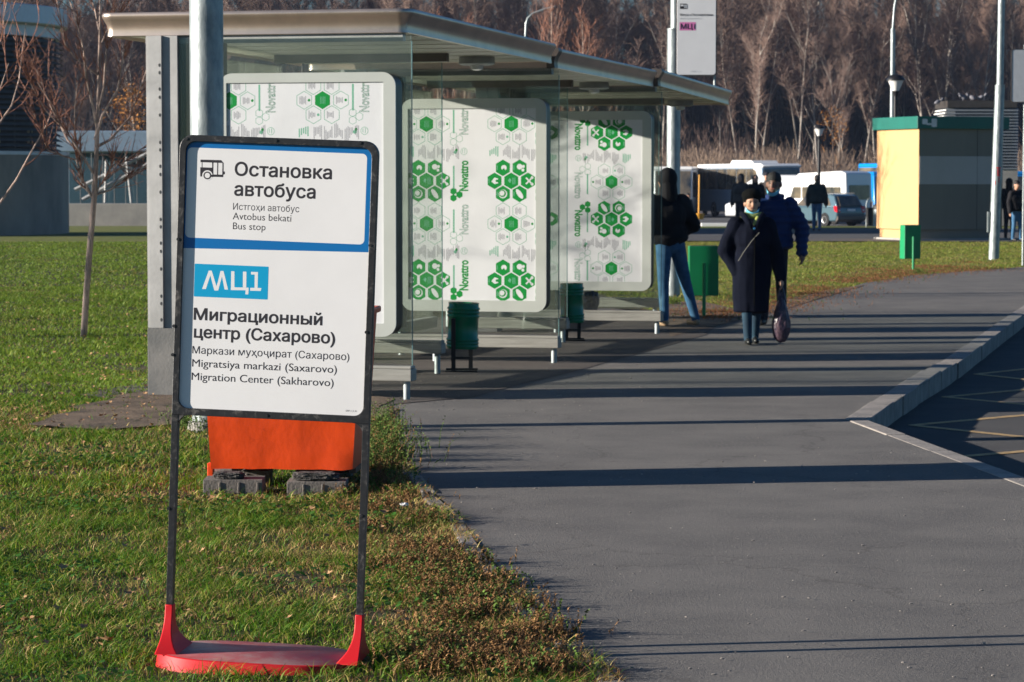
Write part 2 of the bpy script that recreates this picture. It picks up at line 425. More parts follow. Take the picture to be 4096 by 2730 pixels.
_tcache = {}
tmp_scene = bpy.data.scenes.new('workbench')        # a bare scene in which text and bodies are evaluated quickly
def evaluated_mesh(ob):
    tmp_scene.collection.objects.link(ob)
    tmp_scene.view_layers[0].update(); dg = tmp_scene.view_layers[0].depsgraph
    me = bpy.data.meshes.new_from_object(ob.evaluated_get(dg)); tmp_scene.collection.objects.unlink(ob); return me
def raw_text(s, outline=0.0):
    cu = bpy.data.curves.new('t', 'FONT'); cu.body = s; cu.size = 1; cu.resolution_u = 4
    if outline: cu.fill_mode = 'NONE'; cu.bevel_depth = outline; cu.bevel_resolution = 0
    ob = bpy.data.objects.new('t', cu); me = evaluated_mesh(ob); me.calc_loop_triangles()
    pts = [(v.co.x, v.co.y) for v in me.vertices]; fs = [tuple(t.vertices) for t in me.loop_triangles]
    bpy.data.objects.remove(ob); bpy.data.curves.remove(cu); bpy.data.meshes.remove(me)
    return pts, fs
def text_geo(s, bold=0.0, outline=0.0, flat=False):
    """triangles of a string in the built-in font"""
    key = (s, bold, outline, flat)
    if key in _tcache: return _tcache[key]
    s1 = s.replace('н', 'п')
    p2, fs = raw_text(s1, outline); pts = [(x, y, 0.0) for x, y in p2]
    for i, ch in enumerate(s):           # the font's own н has crossing contours: build it from two stems and a bar
        if ch == 'н':
            x1 = max(p[0] for p in raw_text(s1[:i] + 'п')[0]); x0 = x1 - 0.434
            fs = [f for f in fs if not all(x0 - .004 < pts[k][0] < x1 + .004 for k in f)]
            for (a, b, c, d) in ((x0, 0, x0 + .088, .542), (x0 + .088, .238, x1 - .088, .319), (x1 - .088, 0, x1, .542)):
                o = len(pts); pts += [(a, b, 0), (c, b, 0), (c, d, 0), (a, d, 0)]; fs += [(o, o + 1, o + 2), (o, o + 2, o + 3)]
        if ch == 'ы':
            x1 = max(p[0] for p in raw_text(s1[:i + 1])[0]); x0 = x1 - 0.58
            fs = [f for f in fs if not all(x0 - .004 < pts[k][0] < x1 + .004 for k in f)]
            for (a, b, c, d) in ((x0, 0, x0 + .088, .542), (x1 - .088, 0, x1, .542)):
                o = len(pts); pts += [(a, b, 0), (c, b, 0), (c, d, 0), (a, d, 0)]; fs += [(o, o + 1, o + 2), (o, o + 2, o + 3)]
            st, cx_, Ro, w = x0 + .088, x0 + .262, .172, .078
            outer = [(st, 0)] + [(cx_ + Ro * math.cos(R(t)), Ro + Ro * math.sin(R(t))) for t in range(-90, 91, 18)] + [(st, 2 * Ro)]
            inner = [(st, w)] + [(cx_ + (Ro - w - .008) * math.cos(R(t)), Ro + (Ro - w) * math.sin(R(t))) for t in range(-90, 91, 18)] + [(st, 2 * Ro - w)]
            for k in range(len(outer) - 1):
                o = len(pts); pts += [(*outer[k], 0), (*outer[k + 1], 0), (*inner[k + 1], 0), (*inner[k], 0)]; fs += [(o, o + 1, o + 2), (o, o + 2, o + 3)]
    if bold > 0 and not flat:           # heavier strokes: the same glyph printed again, nudged round a small circle
        p0, f0 = list(pts), list(fs)
        for k in range(10):
            a = 2 * math.pi * k / 10; o = len(pts)
            pts += [(x + bold * math.cos(a), y + bold * math.sin(a), 0.0002 * (k + 1)) for x, y, _ in p0]; fs += [tuple(i + o for i in f) for f in f0]
    _tcache[key] = (pts, fs)
    return pts, fs

def clip_poly(poly, x0, y0, x1, y1):
    def cl(p, ins, inter):
        out = []
        for i in range(len(p)):
            a, b = p[i - 1], p[i]
            ia, ib = ins(a), ins(b)
            if ib:
                if not ia: out.append(inter(a, b))
                out.append(b)
            elif ia: out.append(inter(a, b))
        return out
    def ix(c): return lambda a, b: (c, a[1] + (b[1] - a[1]) * (c - a[0]) / (b[0] - a[0]))
    def iy(c): return lambda a, b: (a[0] + (b[0] - a[0]) * (c - a[1]) / (b[1] - a[1]), c)
    for ins, inter in ((lambda q: q[0] >= x0, ix(x0)), (lambda q: q[0] <= x1, ix(x1)), (lambda q: q[1] >= y0, iy(y0)), (lambda q: q[1] <= y1, iy(y1))):
        if not poly: return poly
        poly = cl(poly, ins, inter)
    return poly

# ================================================================ GROUND
def sheet(name, outline, dz, matname, step=None, kind='structure', parent=None):
    """flat sheet following the ground, cut into strips along Y so that it can follow gz()"""
    ys = sorted({round(p[1], 4) for p in outline} | {y for y in list(np.arange(20, 25, 0.5)) + list(np.arange(95, 126, 3)) if min(p[1] for p in outline) < y < max(p[1] for p in outline)})
    mb = MB()
    for a, b in zip(ys[:-1], ys[1:]):
        q = clip_poly([(p[0], p[1]) for p in outline], -1e5, a, 1e5, b)
        if len(q) >= 3: mb.add([(x, y, gz(y) + dz) for x, y in q], [tuple(range(len(q)))])
    o = mb.build(name, matname, parent)
    for p in o.data.polygons:
        if p.normal.z < 0: p.flip()
    tag(o, kind=kind)
    return o

def gp(*pix): return [tuple(G(x, y)[:2]) for x, y in pix]
D = 4096 / 2353.0
def gd(*pix): return [tuple(G(x * D, y * D)[:2]) for x, y in pix]

# base terrain: lawn everywhere, dipping under the road
sheet('ground', [(-400, -60), (400, -60), (400, 800), (-400, 800)], -0.16, 'turf')
# paved outline
kerb_a = Vector(G(3473, 1684)); kerb_far = Vector(G(4096, 1262)); kerb_near = Vector(G(4096, 1912))
kd = (kerb_far - kerb_a).normalized(); kn = (kerb_near - kerb_a).normalized()
kerb_far2 = kerb_a + kd * 60; kerb_near2 = kerb_a + kn * 14
edge_l = gd((1440, 1568), (1350, 1500), (1270, 1440), (1180, 1340), (1115, 1270), (1060, 1190), (985, 1120), (940, 1062))
edge_l = [(edge_l[0][0] + 0.9, 4.0)] + edge_l
pad_l = gd((905, 1000), (860, 958))
lawn_r = gd((1640, 748), (1800, 706), (1990, 650), (2100, 632), (2353, 614))
lawn_r_ext = (lawn_r[-1][0] + 6.0, lawn_r[-1][1] + 5)
# lawn left of the pavement (a sheet above the base terrain)
lawn_left = edge_l + pad_l + gd((850, 905)) + [(-0.9, 23.0), (0.2, 27), (1.3, 32.5), (1.8, 34.0)] + gd((1530, 562)) + [(-2, 72), (-90, 72), (-90, 4)]
sheet('lawn', lawn_left, -0.012, 'soil')
far_l = [(-90, 72), (90, 72), (90, 125), (-90, 125)]
lawn_right = lawn_r + [lawn_r_ext, (40, 66), (40, 72), (-2, 72), (1.8, 34.0)]
sheet('lawn', lawn_right, -0.02, 'turf')
pave = edge_l + pad_l + [(-0.9, 23.0), (0.2, 27), (1.3, 32.5)] + lawn_r + [lawn_r_ext, (kerb_far2.x, kerb_far2.y), (kerb_far.x, kerb_far.y), (kerb_a.x, kerb_a.y), (kerb_near2.x, kerb_near2.y)]
def fan_sheet(name, outline, dz, matname):
    me = bpy.data.meshes.new(name); bm = bmesh.new()
    vs = [bm.verts.new((x, y, 0)) for x, y in outline]; f = bm.faces.new(vs)
    bmesh.ops.triangulate(bm, faces=[f])
    for y in list(np.arange(20, 24.6, 0.5)):
        bmesh.ops.bisect_plane(bm, geom=bm.verts[:] + bm.edges[:] + bm.faces[:], plane_co=(0, y, 0), plane_no=(0, 1, 0))
    for v in bm.verts: v.co.z = gz(v.co.y) + dz
    bmesh.ops.recalc_face_normals(bm, faces=bm.faces[:])
    for f in bm.faces:
        if f.normal.z < 0: f.normal_flip()
    bm.to_mesh(me); bm.free(); me.materials.append(MATS[matname])
    o = bpy.data.objects.new(name, me); col.objects.link(o); tag(o, kind='structure'); return o
fan_sheet('pavement', pave, 0.0, 'pavement')
pad = pad_l + gd((905, 930)) + gp((1900, 1590), (2400, 1459)) + [(2.05, 29), (2.6, 33)] + gd((1640, 752)) + [(1.3, 35), (-0.6, 34), (-2.5, 24), (-3.2, 20.3)]
fan_sheet('shelter_pad', pad + gd((560, 885), (700, 945))[:0], 0.004, 'pad_asphalt')
dirt = gd((85, 978), (190, 935), (260, 912), (345, 900), (560, 885), (860, 905), (905, 940), (880, 972), (700, 975), (450, 975), (230, 990))
def ragged(poly, amp, seed=1):
    r_ = random.Random(seed); out = []
    for i in range(len(poly)):
        a, b = poly[i], poly[(i + 1) % len(poly)]; n = max(2, int(math.hypot(b[0] - a[0], b[1] - a[1]) / 0.12))
        for k in range(n):
            t = k / n; q = (a[0] + (b[0] - a[0]) * t, a[1] + (b[1] - a[1]) * t)
            f = amp * (noise.noise(Vector((q[0] * 2.1, q[1] * 2.1, seed))) + 0.6 * noise.noise(Vector((q[0] * 7, q[1] * 7, seed))))
            out.append((q[0] + f, q[1] + 1.6 * f))
    return out
dirt = ragged(dirt, 0.12)
fan_sheet('dirt_path', dirt, 0.008, 'dirt')
dirt2 = gd((1530, 700), (1600, 690), (1690, 712), (1800, 690), (1900, 668), (1990, 655), (1800, 712), (1640, 752), (1540, 775))
fan_sheet('dirt_path', dirt2, 0.006, 'dirt')
# road in the bus bay, lower than the kerb
road = [(kerb_near2.x, kerb_near2.y), (kerb_a.x, kerb_a.y), (kerb_far2.x, kerb_far2.y), (60, 80), (60, kerb_near2.y)]
fan_sheet('road', road, -0.14, 'road_asphalt')
# path behind the lawn, and the car park
sheet('lawn', [(-60, 72), (-1.0, 72), (-1.0, 104), (-60, 104)], -0.012, 'turf')
sheet('path', [(-0.98, 74.0), (40, 70.5), (60, 77), (60, 92), (-0.98, 92)], -0.012, 'lot_asphalt')
sheet('verge', [(2, 92), (60, 92), (60, 96), (2, 96)], -0.010, 'turf')
sheet('car_park', [(-6, 97), (120, 97), (120, 235), (-40, 235), (-40, 175)], -0.006, 'lot_asphalt')

# kerb: stone by stone
kerb = thing('kerb', None, None); tag(kerb, kind='structure'); 
def stones(name, a, b, ln, w, top, h, matname, parent, side=1, gap=0.012, jit=0.006):
    a = Vector((a[0], a[1])); b = Vector((b[0], b[1])); d = (b - a); L = d.length; d.normalize(); n = Vector((-d.y, d.x)) * side
    k = 0; t = 0.0
    while t < L - 0.05:
        l = min(ln * (0.55 if rnd.random() < 0.18 else 1), L - t)
        p = a + d * t
        mb = MB(); j = rnd.uniform(-jit, jit)
        M = Matrix.Translation((p.x, p.y, gz(p.y) + rnd.uniform(-jit, jit) * 0.6)) @ Matrix(((d.x, n.x, 0, 0), (d.y, n.y, 0, 0), (0, 0, 1, 0), (0, 0, 0, 1)))
        mb.box((gap / 2, j, top - h), (l - gap / 2, w + j, top), 0, M)
        mb.build(name, matname, parent, bev=0.008)
        t += l
stones('kerb_stone', kerb_a - kn * 0.0, kerb_a + kd * 34, 1.0, 0.17, 0.006, 0.24, 'kerb_stone', kerb, side=1, gap=0.022, jit=0.010)
stones('kerb_stone', kerb_a + kn * 0.02, kerb_a + kn * 7, 1.0, 0.13, 0.005, 0.24, 'kerb_stone', kerb, side=-1)
edging = thing('edging', None, None); tag(edging, kind='structure'); edging.name = 'pavement_edging'
for (a, b) in zip(edge_l[:-1], edge_l[1:]):
    stones('edging_stone', a, b, 0.5, 0.075, 0.004, 0.2, 'edging_stone', edging, side=1, jit=0.010)

# zigzag yellow road lines of the bus bay
zz = [(4160, 1470), (3907, 1497), (4300, 1540), (3781, 1588), (4330, 1640), (3649, 1701), (4400, 1780), (3560, 1850)]
mb = MB()
pts = [G(x, y, -0.136) for x, y in zz]
for a, b in zip(pts[:-1], pts[1:]):
    d = (b - a).normalized(); n = Vector((-d.y, d.x, 0)) * 0.045
    mb.add([a - n, b - n, b + n, a + n], [(0, 1, 2, 3)])
for p in [mb.build('road_marking', 'yellow_line')]:
    tag(p, kind='structure')
    for q in p.data.polygons:
        if q.normal.z < 0: q.flip()

# ================================================================ GRASS
def inside(x, y, poly):
    x = np.asarray(x); y = np.asarray(y); r = np.zeros(x.shape, bool); n = len(poly)
    for i in range(n):
        x0, y0 = poly[i - 1]; x1, y1 = poly[i]
        if y0 == y1: continue
        c = ((y0 > y) != (y1 > y)) & (x < (x1 - x0) * (y - y0) / (y1 - y0) + x0); r ^= c
    return r

def gz_np(y):
    def ss(a, b, x):
        t = np.clip((x - a) / (b - a), 0, 1); return t * t * (3 - 2 * t)
    return 0.05 * (1 - ss(20, 24.5, y)) - 0.8 * ss(95, 125, y)

rng = np.random.default_rng(5)
def fnoise(x, y, s, seed=0):
    r = np.random.default_rng(100 + seed); out = np.zeros_like(x)
    for k in range(7):
        a = r.uniform(0, 2 * np.pi); f = s * r.uniform(0.6, 1.9); ph = r.uniform(0, 6.28, 2)
        out += np.sin(f * (x * np.cos(a) + y * np.sin(a)) + ph[0] + 1.7 * np.sin(0.6 * f * (y * np.cos(a) - x * np.sin(a)) + ph[1]))
    return out / 7

def ribbons(name, base, dirv, height, width, lean, colr, matname, segs=3, curl=1.0, label=None):
    """bent blades: base (n,3), dirv (n,) lean heading, height, width, lean amount; colr (n,3)"""
    n = len(base)
    t = np.linspace(0, 1, segs + 1)
    wv = np.stack([-np.sin(dirv + 0.9), np.cos(dirv + 0.9), np.zeros(n)], 1)
    hv = np.stack([np.cos(dirv), np.sin(dirv), np.zeros(n)], 1)
    V = np.zeros((n, 2 * segs + 1, 3), np.float32)
    for i, tt in enumerate(t):
        c = base + hv * (lean * height * tt ** (1 + curl))[:, None]
        c[:, 2] = base[:, 2] + height * (tt - 0.45 * np.minimum(lean, 1.6) * tt ** 2)
        w = width * (1 - tt ** 1.5) * 0.5
        if i < segs:
            V[:, 2 * i] = c - wv * w[:, None]; V[:, 2 * i + 1] = c + wv * w[:, None]
        else: V[:, 2 * segs] = c
    nv = 2 * segs + 1; idx = np.arange(n)[:, None] * nv
    tris = []
    for i in range(segs - 1):
        tris += [[2 * i, 2 * i + 1, 2 * i + 3], [2 * i, 2 * i + 3, 2 * i + 2]]
    tris += [[2 * segs - 2, 2 * segs - 1, 2 * segs]]
    T = (idx[:, None, :] + np.array(tris)[None]).reshape(-1, 3)
    return mesh_np(name, V.reshape(-1, 3), T, matname, np.repeat(colr, nv, 0))

def mesh_np(name, V, T, matname, colr=None, smooth=False):
    me = bpy.data.meshes.new(name)
    me.vertices.add(len(V)); me.vertices.foreach_set('co', V.astype(np.float32).ravel())
    me.loops.add(len(T) * 3); me.loops.foreach_set('vertex_index', T.astype(np.int32).ravel())
    me.polygons.add(len(T)); me.polygons.foreach_set('loop_start', np.arange(0, len(T) * 3, 3, dtype=np.int32))
    me.update(calc_edges=True)
    if colr is not None:
        at = me.color_attributes.new('tint', 'FLOAT_COLOR', 'POINT')
        at.data.foreach_set('color', np.concatenate([colr, np.ones((len(colr), 1))], 1).astype(np.float32).ravel())
    if smooth: me.polygons.foreach_set('use_smooth', [True] * len(T))
    for m in ([matname] if isinstance(matname, str) else matname): me.materials.append(MATS[m])
    o = bpy.data.objects.new(name, me); col.objects.link(o)
    return o

SOX, SOY = -0.82, 9.07
PAL = np.array([(0.050, 0.150, 0.007), (0.12, 0.22, 0.012), (0.24, 0.27, 0.035), (0.50, 0.40, 0.14), (0.36, 0.23, 0.09), (0.20, 0.085, 0.04)])
def grass_field(name, region, y0, y1, dens, hgt, wid, segs, xr, green=0.6, seed=0, far=False):
    area = (xr[1] - xr[0]) * (y1 - y0); n = int(area * dens)
    x = rng.uniform(xr[0], xr[1], n); y = rng.uniform(y0, y1, n)
    # keep to what the view (and a step aside) can reach
    ok = (np.abs(x) < y * 0.187 + 1.2)
    x, y = x[ok], y[ok]
    ok = inside(x, y, region) & ~inside(x, y, dirt) & ~inside(x, y, dirt2) | (inside(x, y, region) & (rng.random(len(x)) < 0.06))
    ok &= ((np.abs(x - SOX) / 0.37) ** 3 + (np.abs(y - SOY + 0.015) / 0.222) ** 2) > 1.0
    x, y = x[ok], y[ok]
    cl = fnoise(x, y, 5.0, seed); big = fnoise(x, y, 1.3, seed + 1)
    ok = rng.random(len(x)) < 0.72 + 0.7 * cl + 0.35 * fnoise(x, y, 11.0, seed + 9)
    x, y, cl, big = x[ok], y[ok], cl[ok], big[ok]
    n = len(x)
    # distance to the pavement edge makes it brown and stemmy
    ed = np.full(n, 9.0)
    E = edge_l + pad_l
    for (ax, ay), (bx, by) in zip(E[:-1], E[1:]):
        dx, dy = bx - ax, by - ay; t = np.clip(((x - ax) * dx + (y - ay) * dy) / (dx * dx + dy * dy), 0, 1)
        ed = np.minimum(ed, np.hypot(x - ax - t * dx, y - ay - t * dy))
    dry = np.clip(0.46 - 0.9 * cl * 0.5 - 0.55 * big + 0.55 * np.exp(-ed / 0.28) + (0.6 - green), 0.04, 0.93)
    u = rng.random(n); isdry = u < dry
    ci = np.where(isdry, rng.choice([3, 3, 4, 4, 5], n), rng.choice([0, 0, 1, 1, 2], n))
    c = PAL[ci] * rng.uniform(0.7, 1.35, (n, 1))
    h = hgt * rng.uniform(0.45, 1.25, n) * (1 + 0.45 * cl) * np.where(isdry, 0.85, 1.0)
    base = np.stack([x, y, gz_np(y) - 0.012], 1)
    fine = fnoise(x, y, 16.0, seed + 5)
    h *= 1 + 0.7 * np.clip(fine, -0.6, 1)
    lean = rng.uniform(0.3, 1.0, n) + 1.3 * rng.random(n) ** 2
    if far: c = c * 0.45 + c.mean(0) * 0.55 * (1 + 0.5 * fine[:, None] * 0.5 + 0.35 * big[:, None])
    o = ribbons(name, base, rng.uniform(0, 6.283, n), h, wid * rng.uniform(0.6, 1.4, n), lean, c, 'grass_blade', segs)
    tag(o, kind='stuff'); return o
LL = lawn_left
o = grass_field('grass', LL, 8.0, 13.5, 7200, 0.062, 0.0042, 3, (-3.8, 1.0), 0.70, 0)
tag(o, 'short autumn grass, green mixed with straw blades, around the red sign base', 'grass')
o = grass_field('grass', LL, 13.5, 20, 3600, 0.062, 0.0065, 3, (-5.2, 0.2), 0.74, 3)
tag(o, 'autumn grass round the orange container and the dirt path', 'grass')
o = grass_field('grass', LL, 20, 42, 1100, 0.06, 0.012, 2, (-9.5, -1.5), 0.98, 6, True)
tag(o, 'green lawn around the young bare tree beside the shelters', 'grass')
o = grass_field('grass', LL, 42, 72, 420, 0.05, 0.018, 2, (-15, 0), 0.98, 8, True)
tag(o, 'lawn in front of the round pavilion', 'grass')
o = grass_field('grass', lawn_right, 33, 72, 620, 0.045, 0.014, 2, (0.5, 15), 0.66, 9, True)
tag(o, 'sunlit lawn between the pavement and the cream kiosk', 'grass')

# clover and broad leaves in the near grass
n = 9000
x = rng.uniform(-3.0, 0.6, n); y = rng.uniform(8.4, 16.5, n); cl = fnoise(x, y, 2.2, 40)
ok = inside(x, y, LL) & (cl > 0.12) & (np.abs(x) < y * 0.187 + 0.6) & ~inside(x, y, dirt); x, y = x[ok], y[ok]; n = len(x)
z = gz_np(y) + rng.uniform(0.012, 0.045, n); sz = rng.uniform(0.007, 0.014, n); a0 = rng.uniform(0, 6.28, n)
tl = rng.uniform(-0.5, 0.5, (n, 2))
V = np.zeros((n, 6, 3)); 
for k in range(6):
    a = a0 + k * math.pi / 3; V[:, k, 0] = x + sz * np.cos(a); V[:, k, 1] = y + sz * np.sin(a); V[:, k, 2] = z + sz * (tl[:, 0] * np.cos(a) + tl[:, 1] * np.sin(a))
T = (np.arange(n)[:, None, None] * 6 + np.array([[0, 1, 2], [0, 2, 3], [0, 3, 4], [0, 4, 5]])[None]).reshape(-1, 3)
c = np.repeat(np.array([[0.04, 0.12, 0.015]]) * rng.uniform(0.6, 1.6, (n, 1)), 6, 0)
tag(mesh_np('ground_cover', V.reshape(-1, 3), T, 'grass_blade', c), 'low clover leaves among the near grass', 'plants', kind='stuff')

# weeds with seed stems along the pavement edge and round the container
def weeds(name, pts, label, tall=0.16, leafy=0.5, tint=(0.20, 0.108, 0.042), tintg=(0.07, 0.12, 0.02), n=60, spread=0.12):
    bs = []; 
    for (px_, py_) in pts:
        k = n
        a = rng.uniform(0, 6.28, k); r = np.abs(rng.normal(0, spread, k))
        bs.append(np.stack([px_ + r * np.cos(a), py_ + r * np.sin(a), np.zeros(k)], 1))
    b = np.concatenate(bs); b[:, 2] = gz_np(b[:, 1]) - 0.005; n_ = len(b)
    h = tall * rng.uniform(0.3, 1.1, n_)
    g = rng.random(n_) < leafy
    c = np.where(g[:, None], np.array([tintg]), np.array([tint])) * rng.uniform(0.6, 1.5, (n_, 1))
    # stems, each with small leaves or seeds along it
    segs = []
    hd = rng.uniform(0, 6.28, n_); ln = rng.uniform(0.1, 0.7, n_)
    B = [b]; Dv = [hd]; H = [h]; W = [np.full(n_, 0.004)]; Ln = [ln]; C = [c]
    for k in range(7):
        t = 0.25 + 0.11 * k
        q = b + np.stack([np.cos(hd) * ln * h * t * t, np.sin(hd) * ln * h * t * t, h * (t - 0.45 * ln * t * t)], 1)
        B.append(q); Dv.append(rng.uniform(0, 6.28, n_)); H.append(rng.uniform(0.010, 0.022, n_) * (1 if k < 5 else 0.8)); W.append(np.where(g, 0.011, 0.006)); Ln.append(rng.uniform(0.5, 1.8, n_)); C.append(c * rng.uniform(0.7, 1.4, (n_, 1)))
    o = ribbons(name, np.concatenate(B), np.concatenate(Dv), np.concatenate(H), np.concatenate(W), np.concatenate(Ln), np.concatenate(C), 'weed_stem', 2)
    tag(o, label, 'weeds', kind='stuff'); return o
wp = []
for (a, b) in zip(edge_l[1:-1], edge_l[2:]):
    for k in range(7):
        t = rnd.random(); wp.append((a[0] + (b[0] - a[0]) * t - rnd.uniform(0.10, 0.50), a[1] + (b[1] - a[1]) * t))
for k in range(42):
    q_ = G(rnd.uniform(1650, 2330), rnd.uniform(2250, 2690))
    if inside([q_.x], [q_.y], lawn_left)[0]: wp.append((q_.x, q_.y))
weeds('weeds', wp, 'brown seeding weeds along the crumbling pavement edge', 0.085, 0.22, n=60, spread=0.08)
weeds('weeds', gd((855, 1080), (880, 1050), (895, 1030), (905, 1060), (870, 1010), (885, 990)), 'leafy green weeds where the pavement edge meets the dirt', 0.24, 0.75, n=130, spread=0.12)
ra_ = random.Random(4); bw = []
for (a, b) in zip(lawn_r[:-1], lawn_r[1:]):
    for k in range(16):
        t = ra_.random(); bw.append((a[0] + (b[0] - a[0]) * t, a[1] + (b[1] - a[1]) * t + abs(ra_.gauss(0, 1.4)) + 0.1))
weeds('weeds', bw, 'trampled reddish brown growth along the lawn edge right of the walkers', 0.045, 0.1, tint=(0.22, 0.10, 0.045), n=160, spread=0.5)
weeds('weeds', gd((455, 985), (430, 980), (475, 990), (1545, 700), (2110, 630)), 'leafy weeds round the pole feet', 0.15, 0.9, n=90, spread=0.10)

# fallen leaves, each its own small curled mesh; near ones as things
def leaf_mesh():
    mb = MB(); k = 9; vs = [(0, 0, 0)]
    for i in range(k):
        a = 2 * math.pi * i / k; r = (1.0 if i % 2 == 0 else 0.6) * rnd.uniform(0.8, 1.1)
        vs.append((r * math.cos(a), r * 0.75 * math.sin(a), 0.35 * r * r * (0.4 + 0.6 * math.cos(a) ** 2)))
    return mb.add(vs, [(0, i + 1, (i + 1) % k + 1) for i in range(k)])
lv = [leaf_mesh().build('fallen_leaf', 'dead_leaf') for _ in range(3)]
lf = [(1730, 2190, 'curled tan fallen leaf among the weeds by the pavement edge'), (838, 2130, 'broad tan fallen leaf in the grass between the sign legs'),
      (715, 2140, 'pale fallen leaf in the grass beside the left sign leg'), (1590, 2480, 'upright brown fallen leaf in the grass right of the sign base'),
      (1155, 2520, 'orange fallen leaf in the grass behind the red base'), (800, 1868, 'small tan fallen leaf left of the orange container'),
      (330, 1480, 'tan fallen leaf on the lawn near the dirt path'), (110, 2140, 'brown fallen leaf in the grass at the left of the picture'),
      (1000, 2250, 'tan fallen leaf halfway between sign and container'), (1290, 2150, 'brown fallen leaf right of the container bricks')]
for i, (px, py, lb) in enumerate(lf):
    o = lv[i % 3] if i < 3 else lv[i % 3].copy()
    if i >= 3: col.objects.link(o)
    p = G(px, py); s = 0.028 if i < 4 else 0.022
    o.location = (p.x, p.y, p.z + 0.045 if i not in (0, 3) else p.z + 0.03); o.scale = (s, s, s); o.rotation_euler = (rnd.uniform(-0.7, 0.3), rnd.uniform(-.5, .5), rnd.uniform(0, 6))
    tag(o, lb, 'leaf', 'fallen leaves in the grass')
mb = MB()
for k in range(620):
    r = rnd.random()
    if r < 0.55: q = G(rnd.uniform(0, 620), rnd.uniform(1180, 1750))
    elif r < 0.85: q = G(rnd.uniform(0, 2350), rnd.uniform(1750, 2700))
    else: q = G(rnd.uniform(2700, 4096), rnd.uniform(1010, 1240))
    if ((q.x - SOX) / 0.45) ** 2 + ((q.y - SOY) / 0.33) ** 2 < 1: continue
    if not inside([q.x], [q.y], LL + [])[0] and not inside([q.x], [q.y], lawn_right)[0]: continue
    m = leaf_mesh(); s = rnd.uniform(0.012, 0.026)
    M = Matrix.Translation(q + Vector((0, 0, rnd.uniform(0.02, 0.05)))) @ Matrix.Rotation(rnd.uniform(0, 6), 4, 'Z') @ Matrix.Rotation(rnd.uniform(-0.8, 0.8), 4, 'X') @ Matrix.Scale(s, 4)
    mb.add(m.v, m.f, 0, M)
tag(mb.build('fallen_leaves', 'dead_leaf', fixn=False), 'scattered brown leaves on the lawns', 'leaves', kind='stuff')
# grit and small pale litter on the paving
mb = MB()
for k in range(420):
    q = G(rnd.uniform(1500, 4050), rnd.uniform(1250, 2720)) if k % 3 else G(rnd.uniform(1500, 2600), rnd.uniform(1480, 1660))
    if not inside([q.x], [q.y], pave)[0]: continue
    r = rnd.uniform(0.002, 0.006)
    mb.ell(q + Vector((0, 0, r * 0.6 + 0.004)), (r * rnd.uniform(1, 2), r, r * 0.6), 5, 3)
tag(mb.build('grit', 'kerb_stone', smooth=60, fixn=False), 'small pale grit scattered on the pavement', 'grit', kind='stuff')

# ================================================================ FOREGROUND SIGN
SO = P(1052, 2636, 9.07)
sign = thing('bus_stop_sign', 'black framed blue and white bus stop board on a red plastic base', 'sign', SO)
sign.rotation_euler = (0, R(2.15), R(-6))
SM = Matrix.Translation(SO) @ sign.rotation_euler.to_matrix().to_4x4(); SMI = SM.inverted()
def S2(px, py, yy=-0.006):
    o = SMI @ Vector((0, 0, CAM_H)); d = SMI.to_3x3() @ ray(px, py)
    t = (yy - o.y) / d.y
    q = o + d * t
    return (q.x, q.z)
FY = -0.0165
uL = S2(700, 1200, FY)[0]; uR = S2(1493, 1200, FY)[0]
vT = S2(1100, 552, FY)[1]; vB = S2(1070, 1677, FY)[1]
iT = S2(1100, 578, FY)[1]; iB = S2(1075, 1649, FY)[1]
tw = 0.0215
def ring(mb, outer, inner, y0, y1):
    n = len(outer)
    vs = [(u, y0, v) for u, v in outer] + [(u, y0, v) for u, v in inner] + [(u, y1, v) for u, v in outer] + [(u, y1, v) for u, v in inner]
    fs = []
    for i in range(n):
        j = (i + 1) % n
        fs += [(i, j, n + j, n + i), (2 * n + i, 3 * n + i, 3 * n + j, 2 * n + j), (i, 2 * n + i, 2 * n + j, j), (n + i, n + j, 3 * n + j, 3 * n + i)]
    mb.add(vs, fs)
def rr2(x0, y0, x1, y1, rb, rt, n=6):
    pts = []
    for cx, cy, a0, r in ((x1 - rb, y0 + rb, -90, rb), (x1 - rt, y1 - rt, 0, rt), (x0 + rt, y1 - rt, 90, rt), (x0 + rb, y0 + rb, 180, rb)):
        for k in range(n + 1):
            a = R(a0 + 90 * k / n); pts.append((cx + r * math.cos(a), cy + r * math.sin(a)))
    return pts
mb = MB()
ring(mb, rr2(uL, vB, uR, vT, 0.0005, 0.045), rr2(uL + tw, iB, uR - tw, iT, 0.032, 0.034), FY, -FY)
mb.build('frame', 'black_plastic', sign, bev=0.002)
vK = S2(652, 2418, FY)[1]; 
for k, (a, b) in enumerate(((uL, uL + tw), (uR - tw, uR))):
    mb = MB(); mb.box((a, FY, vK), (b, -FY, vB - 0.0002))
    # rounded gusset under the crossbar
    sg = 1 if k == 0 else -1; e = b if k == 0 else a; r = 0.035; poly = [(e, vB - 0.0002)]
    for q in range(7):
        t = R(90 * q / 6); poly.append((e + sg * (r - r * math.cos(R(90) - t) ) if False else e + sg * r * (1 - math.sin(t)), vB - 0.0002 - r * (1 - math.cos(t))))
    mb.prism(poly, FY + 0.001, -FY - 0.001, 'Y')
    mb.build('leg', 'black_plastic', sign, bev=0.002)
    # groove strip running along the outer side
mb = MB(); mb.box((uL + tw - 0.004, -0.006, iB - 0.004), (uR - tw + 0.004, 0.010, iT + 0.004))
board = mb.build('sign_board', 'sign_white', sign)
